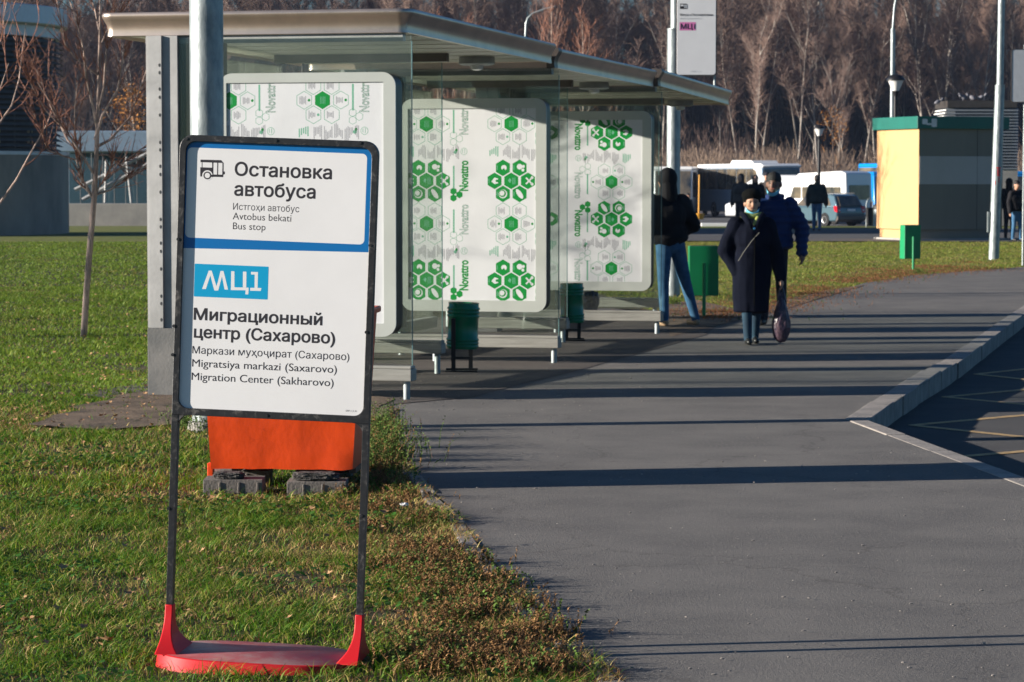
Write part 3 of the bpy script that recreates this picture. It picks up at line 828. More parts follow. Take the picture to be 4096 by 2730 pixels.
# printed faces, as thin films on the board
def film(name, polys, matname, lift, parent=board, bm=None):
    mb = MB()
    for p in polys:
        mb.add([(u, -0.006 - lift, v) for u, v in p], [tuple(range(len(p)))])
    o = mb.build(name, matname, parent, fixn=False); return o
bl0 = [(uL + tw - 0.003, S2(708, 992)[1]), (uR - tw + 0.003, S2(1470, 1010)[1] ), (uR - tw + 0.003, iT + 0.003), (uL + tw - 0.003, iT + 0.003)]
film('blue_band', [bl0], 'sign_blue', 0.0001)
c0 = S2(740, 954); c1 = S2(1469, 615); c2 = S2(747, 594)
film('white_card', [rr2(c0[0], S2(1000, 961)[1], c1[0], (c1[1] + c2[1]) / 2 + 0.001, 0.016, 0.016)], 'sign_white', 0.0002)
b0 = S2(775, 1188); b1 = S2(1075, 1066); b2 = S2(779, 1057); b3 = S2(1070, 1198)
film('route_badge', [rr2((b0[0] + b2[0]) / 2, (b0[1] + b3[1]) / 2, (b1[0] + b3[0]) / 2, (b1[1] + b2[1]) / 2, 0.002, 0.002)], 'sign_cyan', 0.0002)
def pxpoly(L): return [S2(x, y) for x, y in L]
z1 = lambda L: pxpoly([(600 + x / 2.353, 500 + y / 2.353) for x, y in L])
LB = [z1(q) for q in (
    [(490, 1546), (553, 1373), (581, 1373), (612, 1475), (625, 1520), (625, 1560), (606, 1560), (568, 1418), (526, 1546)],
    [(625, 1520), (640, 1475), (664, 1376), (692, 1376), (735, 1552), (702, 1551), (678, 1428), (642, 1560), (625, 1560)],
    [(764, 1378), (795, 1379), (795, 1530), (762, 1529)], [(875, 1382), (908, 1383), (906, 1532), (874, 1531)],
    [(762, 1529), (928, 1533), (928, 1558), (760, 1556)], [(900, 1557), (928, 1558), (925, 1597), (897, 1596)],
    [(986, 1386), (1016, 1386), (1013, 1536), (984, 1535)], [(951, 1384), (986, 1386), (986, 1410), (951, 1409)],
    [(944, 1534), (1050, 1537), (1041, 1564), (943, 1562)])]
film('lettering', LB, 'sign_white', 0.0003)
# bus pictogram
cir = lambda cx, cy, r, n=20, a0=0, a1=360: [(cx + r * math.cos(R(a0 + (a1 - a0) * k / n)), cy + r * math.sin(R(a0 + (a1 - a0) * k / n))) for k in range(n + (0 if a1 - a0 == 360 else 1))]
film('bus_pictogram', [z1(q) for q in (
    [(475, 328), (670, 333), (693, 360), (475, 352)], [(487, 352), (494, 352), (494, 402), (487, 402)], [(585, 354), (597, 354), (597, 404), (585, 404)],
    [(473, 400), (597, 404), (597, 468), (690, 470), (690, 493), (473, 487)], [(633, 356), (643, 356), (641, 470), (631, 470)], [(682, 352), (693, 360), (693, 472), (680, 472)], [(692, 440), (705, 440), (705, 467), (692, 467)])], 'sign_ink', 0.0003)
film('bus_pictogram', [z1(cir(540, 477, 49))], 'sign_white', 0.0004)
film('bus_pictogram', [z1([(560, 470), (596, 470), (596, 492), (572, 491)])], 'sign_ink', 0.0005)
film('bus_pictogram', [z1(cir(540, 477, 37))], 'sign_ink', 0.0006)
film('bus_pictogram', [z1(cir(540, 477, 25))], 'sign_white', 0.0007)
def sign_text(s, L, Rr, capref, cap_px, bold, lift=0.0003, name='lettering', matname='sign_ink', parent=board):
    pts, fs = text_geo(s, bold)
    a = S2(*L); b = S2(*Rr)
    x0 = min(p[0] for p in pts); x1 = max(p[0] for p in pts)
    cp, _ = text_geo(capref, bold); y1 = max(p[1] for p in cp)
    sx = (b[0] - a[0]) / (x1 - x0); sy = cap_px / 1213.0 / y1
    vm = (a[1] + b[1]) / 2; 
    mb = MB(); mb.add([(a[0] + (p[0] - x0) * sx, -0.006 - lift - p[2] * sy, vm + p[1] * sy) for p in pts], fs)
    return mb.build(name, matname, parent, fixn=False)
sign_text('Остановка', (938, 705), (1327.6, 714.6), 'Н', 55, 0.022)
sign_text('автобуса', (936, 784), (1262, 793), 'Н', 55, 0.022)
sign_text('Истгоҳи автобус', (932, 842), (1197, 847.6), 'Н', 27, -0.002)
sign_text('Avtobus bekati', (930.6, 879.5), (1165, 886), 'H', 27, -0.002)
sign_text('Bus stop', (931.5, 918.6), (1062, 921.6), 'H', 27, -0.002)
sign_text('Миграционный', (774, 1283), (1289, 1297.6), 'Н', 48, 0.022)
sign_text('центр (Сахарово)', (775, 1355), (1340, 1370.7), 'Н', 48, 0.022)
sign_text('Маркази муҳоҷират (Сахарово)', (769, 1418.7), (1397, 1437.9), 'Н', 30, 0.0)
sign_text('Migratsiya markazi (Saxarovo)', (768, 1472), (1347, 1488), 'H', 30, 0.0)
sign_text('Migration Center (Sakharovo)', (765.7, 1525), (1334, 1542), 'H', 30, 0.0)
sign_text('LESP_1_2_A1', (1383, 1647), (1426.6, 1648.5), 'H', 6.5, 0.0)
for px, py in ((1103, 563), (1066, 1663), (712, 958), (695, 1305), (1480, 983), (1465, 1330), (674, 2035), (1445, 2064), (745, 556), (1440, 572), (690, 1420)):
    u, v = S2(px, py, FY)
    mb = MB(); mb.lathe([(0.0052, FY - 0.0022), (0.0058, FY + 0.001)], (u, 0, v), 12, axis='Y'); mb.build('rivet', 'black_plastic', sign, smooth=40)
# red base: a lens-shaped plate and two flared feet
bl = S2(640, 2560, 0)[0]; br = S2(1444, 2600, 0)[0]; bz0 = S2(1052, 2700, 0)[1]
base_top = 0.020
gw = SM.inverted() @ Vector((SO.x, SO.y, gz(SO.y)))
mb = MB(); N = 40; rings = []
cx = (bl + br) / 2; hw = (br - bl) / 2
def outline(z, grow):
    L = []
    for k in range(N):
        a = 2 * math.pi * k / N; c, s_ = math.cos(a), math.sin(a)
        ex = abs(c) ** 0.62 * (1 if c > 0 else -1)
        L.append((cx + (hw + grow) * ex, (0.205 + grow) * (abs(s_) ** 0.9) * (1 if s_ > 0 else -1) * (1 - 0.0 * abs(ex)), z))
    return L
prof = [(-0.040, 0.008), (0.002, 0.001), (base_top - 0.003, -0.003), (base_top, -0.008)]
vs = []; fs = []
for z, g in prof: vs += outline(z, g)
for i in range(len(prof) - 1):
    for k in range(N): fs.append((i * N + k, i * N + (k + 1) % N, (i + 1) * N + (k + 1) % N, (i + 1) * N + k))
fs += [tuple(range(N)), tuple(range(3 * N, 4 * N))]
mb.add(vs, fs)
MATS['red_dusty'] = None
worn_mat('red_dusty', (0.40, 0.085, 0.085), (0.36, 0.28, 0.25), rough=0.45, scale=4, lo=0.45, hi=0.68, bump=0.05)
plate = mb.build('base_plate', ['red_plastic', 'red_dusty'], sign, smooth=35)
for p in plate.data.polygons:
    if p.normal.z > 0.9 and p.center.z > base_top - 0.002: p.material_index = 1
for side in (-1, 1):
    mb = MB(); vs = []; K = 9
    for i in range(K):
        t = i / (K - 1)
        z = base_top - 0.002 + (vK - base_top + 0.002) * t
        fl = (1 - t) ** 3.0
        wi = 0.026 + 0.050 * fl ** 1.3; yd = 0.022 + 0.115 * (1 - t) ** 2.6
        xo = (uL - 0.002 - 0.006 * fl) if side < 0 else (uR + 0.002 + 0.006 * fl)
        xi = xo - side * wi
        vs += [(xo, -yd, z), (xi, -yd * (1 - 0.1 * fl), z), (xi, yd * (1 - 0.1 * fl), z), (xo, yd, z)]
    fs = []
    for i in range(K - 1):
        for k in range(4): fs.append((i * 4 + k, i * 4 + (k + 1) % 4, (i + 1) * 4 + (k + 1) % 4, (i + 1) * 4 + k))
    fs += [(3, 2, 1, 0), tuple(range(4 * K - 4, 4 * K))]
    mb.add(vs, fs); mb.build('foot', 'red_plastic', sign, smooth=40, bev=0.003)

# ================================================================ ORANGE CONTAINER ON PAVERS
oc = G(1135, 1962); oY = oc.y
cont = thing('orange_container', 'orange painted metal container with blistered paint, set on concrete pavers behind the sign', 'container', (P(1125, 1880, oY).x, oY + 0.02, gz(oY)))
cont.rotation_euler = (0, 0, R(-4))
s_ = S(oY); zb = 1.65 - (1884 - 715) / s_ - gz(oY); W2 = 0.5 * 605 / s_
def frustum(mb, w0, w1, d0, d1, z0, z1, mi=0, sub=12):
    vs = []; n = sub
    rings = []
    for j in range(n + 1):
        t = j / n; w = w0 + (w1 - w0) * t; z = z0 + (z1 - z0) * t; yf = 0; yb = d0 + (d1 - d0) * t; k = 14
        loop = [(-w + 2 * w * i / k, yf, z) for i in range(k)] + [(w, yf + yb * i / 6, z) for i in range(6)] + [(w - 2 * w * i / k, yb, z) for i in range(k)] + [(-w, yb - yb * i / 6, z) for i in range(6)]
        for q in loop:
            nn = noise.noise(Vector((q[0] * 5, q[1] * 5, q[2] * 5))); n3 = noise.noise(Vector((q[0] * 23, q[1] * 20, q[2] * 23)))
            f = math.exp(-(z - z0) / 0.06)
            vs.append((q[0], q[1] + 0.006 * nn + 0.012 * f * n3, q[2] + (0.006 * n3 if j == 0 else 0)))
    L = 40; fs = []
    for j in range(n):
        for i in range(L): fs.append((j * L + i, j * L + (i + 1) % L, (j + 1) * L + (i + 1) % L, (j + 1) * L + i))
    fs += [tuple(reversed(range(L))), tuple(range(n * L, n * L + L))]
    mb.add(vs, fs, mi)
mb = MB(); frustum(mb, W2 - 0.02, W2 + 0.03, 0.62, 0.66, zb, zb + 0.78)
mb.build('shell', 'orange_paint', cont, smooth=50)
mb = MB(); mb.box((-W2 - 0.05, -0.02, zb + 0.781), (W2 + 0.05, 0.69, zb + 0.815)); mb.build('lid', 'orange_paint', cont, bev=0.008)
mb = MB(); mb.box((-W2 - 0.001, 0.006, zb - 0.05), (-W2 + 0.03, 0.05, zb + 0.03)); mb.build('bottom_flange', 'orange_paint', cont, bev=0.004)
for xr_ in (W2 - 0.05, -W2 + 0.11):
    mb = MB(); mb.box((xr_, 0.10, zb - 0.028), (xr_ + 0.035, 0.58, zb - 0.001)); mb.build('runner', 'bronze_dark', cont)
for (xa, xb, yb, lb) in ((812, 1050, 1975, 'grey grooved concrete paver under the left end of the orange container'), (1147, 1385, 1977, 'grey grooved concrete paver under the right end of the orange container')):
    g = G((xa + xb) / 2, yb); sc_ = S(g.y); w = (xb - xa) / sc_; top = 1.65 - ((1924 if xa < 1000 else 1932) - 715) / sc_ - gz(g.y)
    mb = MB(); mb.box((-w / 2, 0, -0.03), (w / 2, 0.2, top))
    for k in range(3): mb.box((-w / 2 + w * (0.28 + 0.32 * k) - 0.006, -0.005, -0.03), (-w / 2 + w * (0.28 + 0.32 * k) + 0.006, 0.0, top - 0.012))
    o = mb.build('concrete_paver', 'brick_concrete', None, loc=(g.x, g.y, gz(g.y)), bev=0.006)
    tag(o, lb, 'paving block', 'pavers carrying the orange container')
    mb = MB(); o2 = o.copy(); col.objects.link(o2); o2.location = (g.x, g.y + 0.42, gz(g.y)); o2['label'] = lb.replace('under', 'at the back, under')
    # broken asphalt lump between paver and container
    xa2, xb2 = (848, 972) if xa < 1000 else (1163, 1352)
    mb = MB(); bmv = bmesh.new(); bmesh.ops.create_icosphere(bmv, subdivisions=4, radius=1)
    for v in bmv.verts:
        q = v.co.copy(); q = Vector([math.copysign(abs(c) ** 0.55, c) for c in q])
        q *= 1 + 0.16 * noise.noise(q * 2.3 + Vector((xa, 0, 0))) + 0.16 * noise.noise(q * 7) + 0.06 * noise.noise(q * 16)
        v.co = Vector((q.x * (xb2 - xa2) / sc_ / 2, q.y * 0.06, q.z * (zb - 0.002 - top) / 2 * 1.05))
    me = bpy.data.meshes.new('asphalt_chunk'); bmv.to_mesh(me); bmv.free(); me.materials.append(MATS['asphalt_lump'])
    o = bpy.data.objects.new('asphalt_chunk', me); col.objects.link(o); o.location = (P((xa2 + xb2) / 2, 1900, g.y).x, g.y + 0.07, gz(g.y) + (zb + top) / 2)
    tag(o, 'rough broken asphalt lump between the ' + ('left' if xa < 1000 else 'right') + ' paver and the orange container', 'rubble', 'asphalt lumps wedging the container')

# ================================================================ POLES
def pole(name, label, px, py, top_px, dia_px, parts=(), h=None, top_dia=None, matname='galv', cat='pole'):
    g = G(px, py); s0 = S(g.y)
    r = thing(name, label, cat, g)
    r0 = dia_px / s0 / 2; r1 = (top_dia or dia_px) / s0 / 2
    return r, g, r0, r1, s0
r, g, r0, r1, s0 = pole('lamp_post', 'thick galvanised steel pole directly behind the black framed sign', 836, 1718, 0, 135)
mb = MB(); mb.tube([(0, 0, -0.02), (0, 0, 8.2)], [r0, r0 * 0.98], 40); mb.build('shaft', 'galv', r, smooth=40)
mb = MB(); mb.lathe([(r0 + 0.035, 0), (r0 + 0.03, 0.05), (r0 + 0.002, 0.06)], n=32); mb.build('foot_collar', 'concrete', r, smooth=40)
r, g, r0, r1, s0 = pole('lamp_post', 'galvanised pole with stepped joint carrying the white route board behind the last shelter', 2692, 1182, 0, 56)
zj = 1.65 + (715 - 122) / s0 - g.z
mb = MB(); mb.tube([(0, 0, -0.02), (0, 0, zj)], [r0, r0 * 0.94], 28); mb.tube([(0.02, 0, zj - 0.02), (0.02, 0, 8.5)], [r0 * 0.70, r0 * 0.66], 28); mb.build('shaft', 'galv', r, smooth=40)
mb = MB(); mb.lathe([(r0 * 0.96, zj - 0.02), (r0 * 0.98, zj + 0.01)], n=28); mb.build('joint_collar', 'galv', r, smooth=40)
mb = MB(); mb.box((-r0 - 0.012, -0.05, 0.9), (-r0 + 0.01, 0.05, 1.25)); mb.build('hatch', 'galv', r)
r, g, r0, r1, s0 = pole('lamp_post', 'tall galvanised lamp pole with red scrawl, on the lawn in front of the cream kiosk', 3975, 1037, 0, 42)
zj = 1.65 + (715 - 345) / s0 - g.z
mb = MB(); mb.tube([(0, 0, -0.02), (0.09, 0, zj)], [r0, r0 * 0.9], 24); mb.tube([(0.09, 0, zj - 0.02), (0.13, 0, 9)], [r0 * 0.66, r0 * 0.6], 24); mb.build('shaft', 'galv', r, smooth=40)
mb = MB(); mb.lathe([(r0 * 0.93, -0.02), (r0 * 0.95, 0.012)], (0.09, 0, zj), n=24); mb.build('joint_collar', 'galv', r, smooth=40)
mb = MB(); zz0 = 1.65 - (910 - 715) / s0 - g.z; mb.box((-r0 - 0.03, -0.05, zz0 - 0.1), (-r0 + 0.01, 0.05, zz0 + 0.32)); mb.build('cable_box', 'galv', r)
def curved_mark(quads, matname, parent, rr, cx=0.05):
    mb = MB()
    for (u0, z0, u1, z1) in quads:
        for k in range(3):
            ua = u0 + (u1 - u0) * k / 3; ub = u0 + (u1 - u0) * (k + 1) / 3
            f = lambda u: (cx + u, -math.sqrt(max(0, (rr + 0.003) ** 2 - u * u)))
            xa, ya = f(ua); xb, yb = f(ub)
            mb.add([(xa, ya, z0), (xb, yb, z0), (xb, yb, z1), (xa, ya, z1)], [(0, 1, 2, 3)])
    return mb.build('red_scrawl', matname, parent, fixn=False)
zc = 1.65 + (715 - 700) / s0
_m = curved_mark([(-0.03, zc + 0.13, 0.07, zc + 0.155), (-0.01, zc - 0.02, 0.015, zc + 0.12), (0.03, zc - 0.0, 0.05, zc + 0.12), (-0.01, zc - 0.03, 0.06, zc - 0.005), (-0.06, zc - 0.2, -0.045, zc - 0.13), (0.02, zc - 0.16, 0.035, zc - 0.05)], 'red_ink', r, r0 * 0.97, 0.045); _m['kind'] = 'stuff'

def lantern(label, px, yfoot, Y, top_px, head_px, hh_px, matpole='black_steel', pw=12):
    s0 = S(Y); z0 = gz(Y); r = thing('street_lamp', label, 'street lamp', (P(px, 700, Y).x, Y, z0), group='park lanterns with conical heads')
    zt = 1.65 + (715 - top_px) / s0 - z0; hr = head_px / s0 / 2; h = hh_px / s0
    mb = MB(); mb.tube([(0, 0, 0), (0, 0, zt - h)], pw / s0 / 2, 10); mb.build('post', matpole, r, smooth=40)
    mb = MB(); mb.lathe([(hr * 0.28, zt - h * 1.25), (hr * 0.34, zt - h), (hr * 0.40, zt - h * 0.95)], n=20); mb.build('neck', 'black_steel', r, smooth=50)
    mb = MB(); mb.lathe([(hr * 0.36, zt - h * 0.95), (hr * 0.82, zt - h * 0.36)], n=20); mb.build('lamp_glass', 'lamp_clear', r, smooth=50)
    mb = MB(); mb.lathe([(hr, zt - h * 0.36), (hr * 0.98, zt - h * 0.27), (hr * 0.6, zt - h * 0.06), (hr * 0.15, zt), (0.01, zt)], n=20); mb.build('lamp_cap', 'black_steel', r, smooth=50)
    return r
lantern('black park lantern with a conical glass head, close behind the cream kiosk', 3580, 0, 82, 300, 76, 70, pw=16)
lantern('smaller black park lantern in front of the white minibus', 3276, 0, 124, 500, 46, 48, pw=13)
# slim tall galvanised pole beside the lantern, and one with a curved arm
def slim(px, Y, pj, label, toparm):
    s0 = S(Y); r = thing('lamp_post', label, 'pole', (P(px, 700, Y).x, Y, gz(Y)))
    zj = 1.65 + (715 - pj) / s0 - gz(Y)
    mb = MB(); mb.tube([(0, 0, 0), (0, 0, zj)], 9 / s0, 14); mb.build('shaft', 'galv', r, smooth=40)
    mb = MB(); mb.tube([(0, 0, zj)] + [(a / s0, 0, zj + b / s0) for a, b in toparm], 4.5 / s0, 10); mb.build('arm', 'galv', r, smooth=60)
slim(3567, 88, 120, 'slim galvanised pole rising above the lantern by the kiosk', [(2, 40), (6, 90), (20, 160), (60, 230), (140, 260)])
slim(2101, 92, 300, 'thin grey lamp post with a curved arm behind the shelter roofs', [(0, 130), (3, 200), (10, 222), (30, 240), (80, 258), (120, 268)])

# ---------------------------------------------------------------- route board on the pole
Yb = 38.0; s0 = S(Yb)
r = thing('route_board', 'tall white route board with pictogram and pink badge, hung beside the stepped pole', 'sign', (P(2783, 715, Yb).x, Yb, gz(Yb)))
wv = 155 / s0; zb_ = 1.65 + (715 - 303) / s0; zt_ = 1.65 + (715 + 60) / s0
mb = MB(); mb.prism(rr2(-wv / 2, zb_, wv / 2, zt_, 0.04, 0.04), -0.02, 0.02, 'Y'); bd = mb.build('board', 'sign_white', r, bev=0.003)
mb = MB(); ring(mb, rr2(-wv / 2 - 0.014, zb_ - 0.014, wv / 2 + 0.014, zt_ + 0.014, 0.05, 0.05), rr2(-wv / 2, zb_, wv / 2, zt_, 0.04, 0.04), -0.016, 0.024); mb.build('frame', 'bronze_dark', r)
for x_ in (-wv / 2 + 0.03, wv / 2 - 0.012):
    mb = MB(); mb.tube([(x_, 0.035, zb_ - 0.28), (x_, 0.035, zt_ + 0.2)], 0.016, 10); mb.build('post', 'galv', r, smooth=40)
def bp(px, py): return ((px - 2783) / s0, 1.65 + (715 - py) / s0)
def bfilm(polys, m, lift, name='print'):
    mb = MB()
    for q in polys: mb.add([(u, -0.02 - lift, v) for u, v in q], [tuple(range(len(q)))])
    mb.build(name, m, bd, fixn=False)
bfilm([[bp(2716, 127), bp(2780, 127), bp(2780, 94), bp(2716, 94)]], 'pink', 0.001)
bus = [[(0, 0), (0.85, 0), (1, .16), (0, .13)], [(0, .45), (.5, .45), (.5, .8), (1, .8), (1, .95), (0, .95)], [(.05, .1), (.1, .1), (.1, .5), (.05, .5)], [(.5, .1), (.58, .1), (.58, .9), (.5, .9)], [(.72, .1), (.78, .1), (.78, .9), (.72, .9)], [(.93, .1), (1, .15), (1, .9), (.93, .9)]]
bfilm([[bp(2717 + u * 30, 21 + v * 22) for u, v in q] for q in bus], 'sign_ink', 0.001)
def btext(t, x0, x1, base, cap, bold, m='sign_ink', ref='Н'):
    pts, fs = text_geo(t, bold); a0 = min(p[0] for p in pts); a1 = max(p[0] for p in pts); y1 = max(p[1] for p in text_geo(ref, bold)[0])
    u0, v0 = bp(x0, base); u1, _ = bp(x1, base); k = cap / s0 / y1
    mb = MB(); mb.add([(u0 + (p[0] - a0) * (u1 - u0) / (a1 - a0), -0.0225 - p[2] * k, v0 + p[1] * k) for p in pts], fs); mb.build('lettering', m, bd, fixn=False)
btext('Метро «Лесопарковая»', 2717, 2850, 69, 9, 0.02)
btext('Metro Lesoparkovaya', 2717, 2806, 82, 5, 0.0, 'print_grey')
btext('МЦ1', 2720, 2777, 121, 21, 0.01)
btext('LESP_1_1', 2762, 2802, 291, 4, 0.0, 'print_grey')
# blank sign back at the right edge
Yb = 52.0; s0 = S(Yb)
r = thing('blank_sign', 'blank grey-white back of a sign on a thin post at the right edge', 'sign', (P(4096, 715, Yb).x, Yb, gz(Yb)))
w0 = (4043 - 4096) / s0; z0 = 1.65 + (715 - 410) / s0; z1_ = 1.65 + (715 - 203) / s0
mb = MB(); mb.prism(rr2(w0, z0, -w0, z1_, 0.04, 0.04), -0.01, 0.01, 'Y'); mb.build('board', 'pavilion_rim', r, bev=0.003)
mb = MB(); ring(mb, rr2(w0 - .012, z0 - .012, -w0 + .012, z1_ + .012, 0.05, 0.05), rr2(w0, z0, -w0, z1_, 0.04, 0.04), -0.014, 0.016); mb.build('rim', 'bronze_dark', r)
mb = MB(); mb.tube([(0, 0.03, 0), (0, 0.03, z1_ + 0.1)], 0.02, 10); mb.build('post', 'galv', r, smooth=40)

# ================================================================ POSTER PRINT
def hexa(cx, cy, r, k=6): return [(cx + r * math.cos(R(90 + 60 * i)), cy + r * math.sin(R(90 + 60 * i))) for i in range(6)]
def ring_quads(cx, cy, r, w): 
    a = hexa(cx, cy, r); b = hexa(cx, cy, r - w); return [[a[i], a[(i + 1) % 6], b[(i + 1) % 6], b[i]] for i in range(6)]
def circ(cx, cy, r, n=10, sx=1, sy=1, rot=0): return [(cx + r * (sx * math.cos(2 * math.pi * i / n) * math.cos(rot) - sy * math.sin(2 * math.pi * i / n) * math.sin(rot)), cy + r * (sx * math.cos(2 * math.pi * i / n) * math.sin(rot) + sy * math.sin(2 * math.pi * i / n) * math.cos(rot))) for i in range(n)]
def poster(W, H, fx, fy, k, flip, seed):
    """layers: list of (polygon, material index 0 green 1 pale 2 grey 3 white, lift)"""
    out = []; rr = random.Random(seed)
    def put(poly, m, l):
        q = [((x * k) * (-1 if flip else 1) + fx2, (y * k) * (-1 if flip else 1) + fy2) for x, y in poly]
        q = clip_poly(q, 0, 0, W, H)
        if len(q) >= 3: out.append((q, m, l))
    def text(s, x, y0, y1, w, mode):     # text reading upward between y0 and y1, w wide in x
        pts, fs = text_geo(s, 0.0, 0.0 if mode == 0 else 0.022, True); sh = ((0, 0),) if mode else ((0, 0), (.045, .0), (-.045, 0), (0, .03), (0, -.03))
        x0 = min(p[0] for p in pts); x1 = max(p[0] for p in pts); b1 = max(p[1] for p in pts)
        for n_, (ex_, ey_) in enumerate(sh):
            T = [(x + w / 2 - (p[1] + ey_) / b1 * w, y0 + (p[0] + ex_ - x0) / (x1 - x0) * (y1 - y0)) for p in pts]
            for f in fs: put([T[i] for i in f], 0 if mode == 0 else 1, 1 + 0.2 * n_)
    def wav(x0, x1, yc, h, m, step=0.0125):
        x = x0; i = 0
        while x < x1:
            hh = h * (0.72 + 0.28 * math.sin(i * 0.9 + seed)) * rr.uniform(0.8, 1.0); dy = 0.02 * math.sin(i * 0.6)
            put([(x, yc - hh / 2 + dy), (x + step * 0.55, yc - hh / 2 + dy), (x + step * 0.55, yc + hh / 2 + dy), (x, yc + hh / 2 + dy)], m, 1)
            x += step; i += 1
            if i % 6 == 0: x += step * 0.9
    sp = [(-0.0765, 0.116), (0.0765, 0.116), (-0.153, 0), (0, 0), (0.153, 0), (-0.0765, -0.116), (0.0765, -0.116)]
    px_, py_ = 0.783, 0.89
    for ix in range(-3, 4):
        for iy in range(-3, 4):
            ox, oy = ix * px_ * k * (-1 if flip else 1), iy * py_ * k * (-1 if flip else 1)
            fx2, fy2 = fx + ox, fy + oy
            if not (-0.8 < fx2 < W + 0.8 and -0.8 < fy2 < H + 0.8): continue
            for j, (a, b) in enumerate(sp):
                put(hexa(a, b, 0.074), 0, 1)
                if j == 0: put(circ(a + 0.01, b, 0.026, 9), 3, 2); put([(a + 0.01, b), (a - .02, b - .03), (a + .03, b - 0.035)], 0, 3)
                elif j == 1: put(circ(a, b + 0.01, 0.026, 9), 3, 2); put(circ(a + 0.035, b + 0.012, 0.014, 8), 3, 2); put(circ(a + 0.03, b - 0.02, 0.014, 8), 3, 2)
                elif j == 2: put([(a - 0.03, b - .005), (a + .0, b + .03), (a + .035, b + .02), (a + .02, b), (a + .035, b - .02), (a, b - .03)], 3, 2); put(circ(a + 0.02, b, 0.012, 7), 0, 3)
                elif j == 3:
                    for q in range(3): put([(a + 0.01 + q * .011, b - .03), (a + .015 + q * .011, b - .03), (a + .015 + q * .011, b + .03), (a + .01 + q * .011, b + .03)], 1, 2)
                    put([(a - .03, b), (a - .015, b + .025), (a, b + .01), (a - .01, b - .02)], 1, 2)
                elif j == 4:
                    for an in (0.8, -0.8): 
                        c_, s1 = math.cos(an), math.sin(an)
                        put([(a + .01 + u * c_ - v * s1, b + u * s1 + v * c_) for u, v in ((-.04, -.007), (.04, -.007), (.04, .007), (-.04, .007))], 3, 2)
                        put(circ(a + .01 + .04 * c_, b + .04 * s1, .014, 6), 3, 2)
                elif j == 5: put(circ(a, b, 0.040, 12), 3, 2); put(circ(a - .004, b + .004, 0.033, 12), 0, 3); put(circ(a - .008, b + .006, 0.024, 7), 3, 4)
                else: put(circ(a, b, 0.052, 10, 1, .42, -0.95), 3, 2)
                if j not in (3, 4): put([(a - .055, b - .02), (a - .048, b - .02), (a - .048, b + .02), (a - .055, b + .02)], 1, 2)
                # outline flower
                bb = b - 0.382
                if (j == 3): 
                    put(hexa(a, bb, 0.072), 0, 1)
                    for q in range(4): put([(a - .018 + q * .012, bb - .03), (a - .014 + q * .012, bb - .03), (a - .014 + q * .012, bb + .028), (a - .018 + q * .012, bb + .028)], 1, 2)
                else:
                    for q in ring_quads(a, bb, 0.074, 0.005): put(q, 1, 1)
                    for q in range(5):
                        h_ = rr.uniform(0.03, 0.07); put([(a - .04 + q * .012, bb - h_ / 2), (a - .033 + q * .012, bb - h_ / 2), (a - .033 + q * .012, bb + h_ / 2), (a - .04 + q * .012, bb + h_ / 2)], 2, 1)
                    if j in (2, 4, 5): put(circ(a + .04, bb, .012, 6), 0 if j != 5 else 1, 1)
            wav(-0.075, 0.30, 0.248, 0.13, 2); wav(-0.20, -0.115, 0.248, 0.11, 1, 0.018)
            wav(-0.075, 0.30, -0.65, 0.13, 2) if False else None
            for (tx, ty, sg) in ((-0.4375, 0.045, 0), (-0.4375, -0.345, 1)):
                text('Novattro', tx, ty - 0.133, ty + 0.133, 0.08, sg)
                put([(tx - .10, ty - .12), (tx - .085, ty - .12), (tx - .085, ty + .09), (tx - .10, ty + .09)], 1, 1)
                hx = tx - 0.062; hy = ty - 0.168
                for a, b in ((-0.033, 0.030), (-0.033, -0.030), (0.022, 0.0)):
                    if sg == 0: put(hexa(hx + a, hy + b, 0.033), 0, 1)
                    else:
                        for q in ring_quads(hx + a, hy + b, 0.035, 0.004): put(q, 1, 1)
            put(circ(-0.435, 0.263, 0.032, 14), 1, 1); put(circ(-0.435, 0.263, 0.028, 14), 3, 2); put([(-.45, .25), (-.445, .25), (-.445, .28), (-.45, .28)], 1, 3); put([(-.43, .245), (-.425, .245), (-.425, .285), (-.43, .285)], 1, 3)
            put(circ(-0.505, 0.275, 0.013, 8), 0, 1); put(circ(-0.515, 0.255, 0.016, 8), 1, 1)
    return out

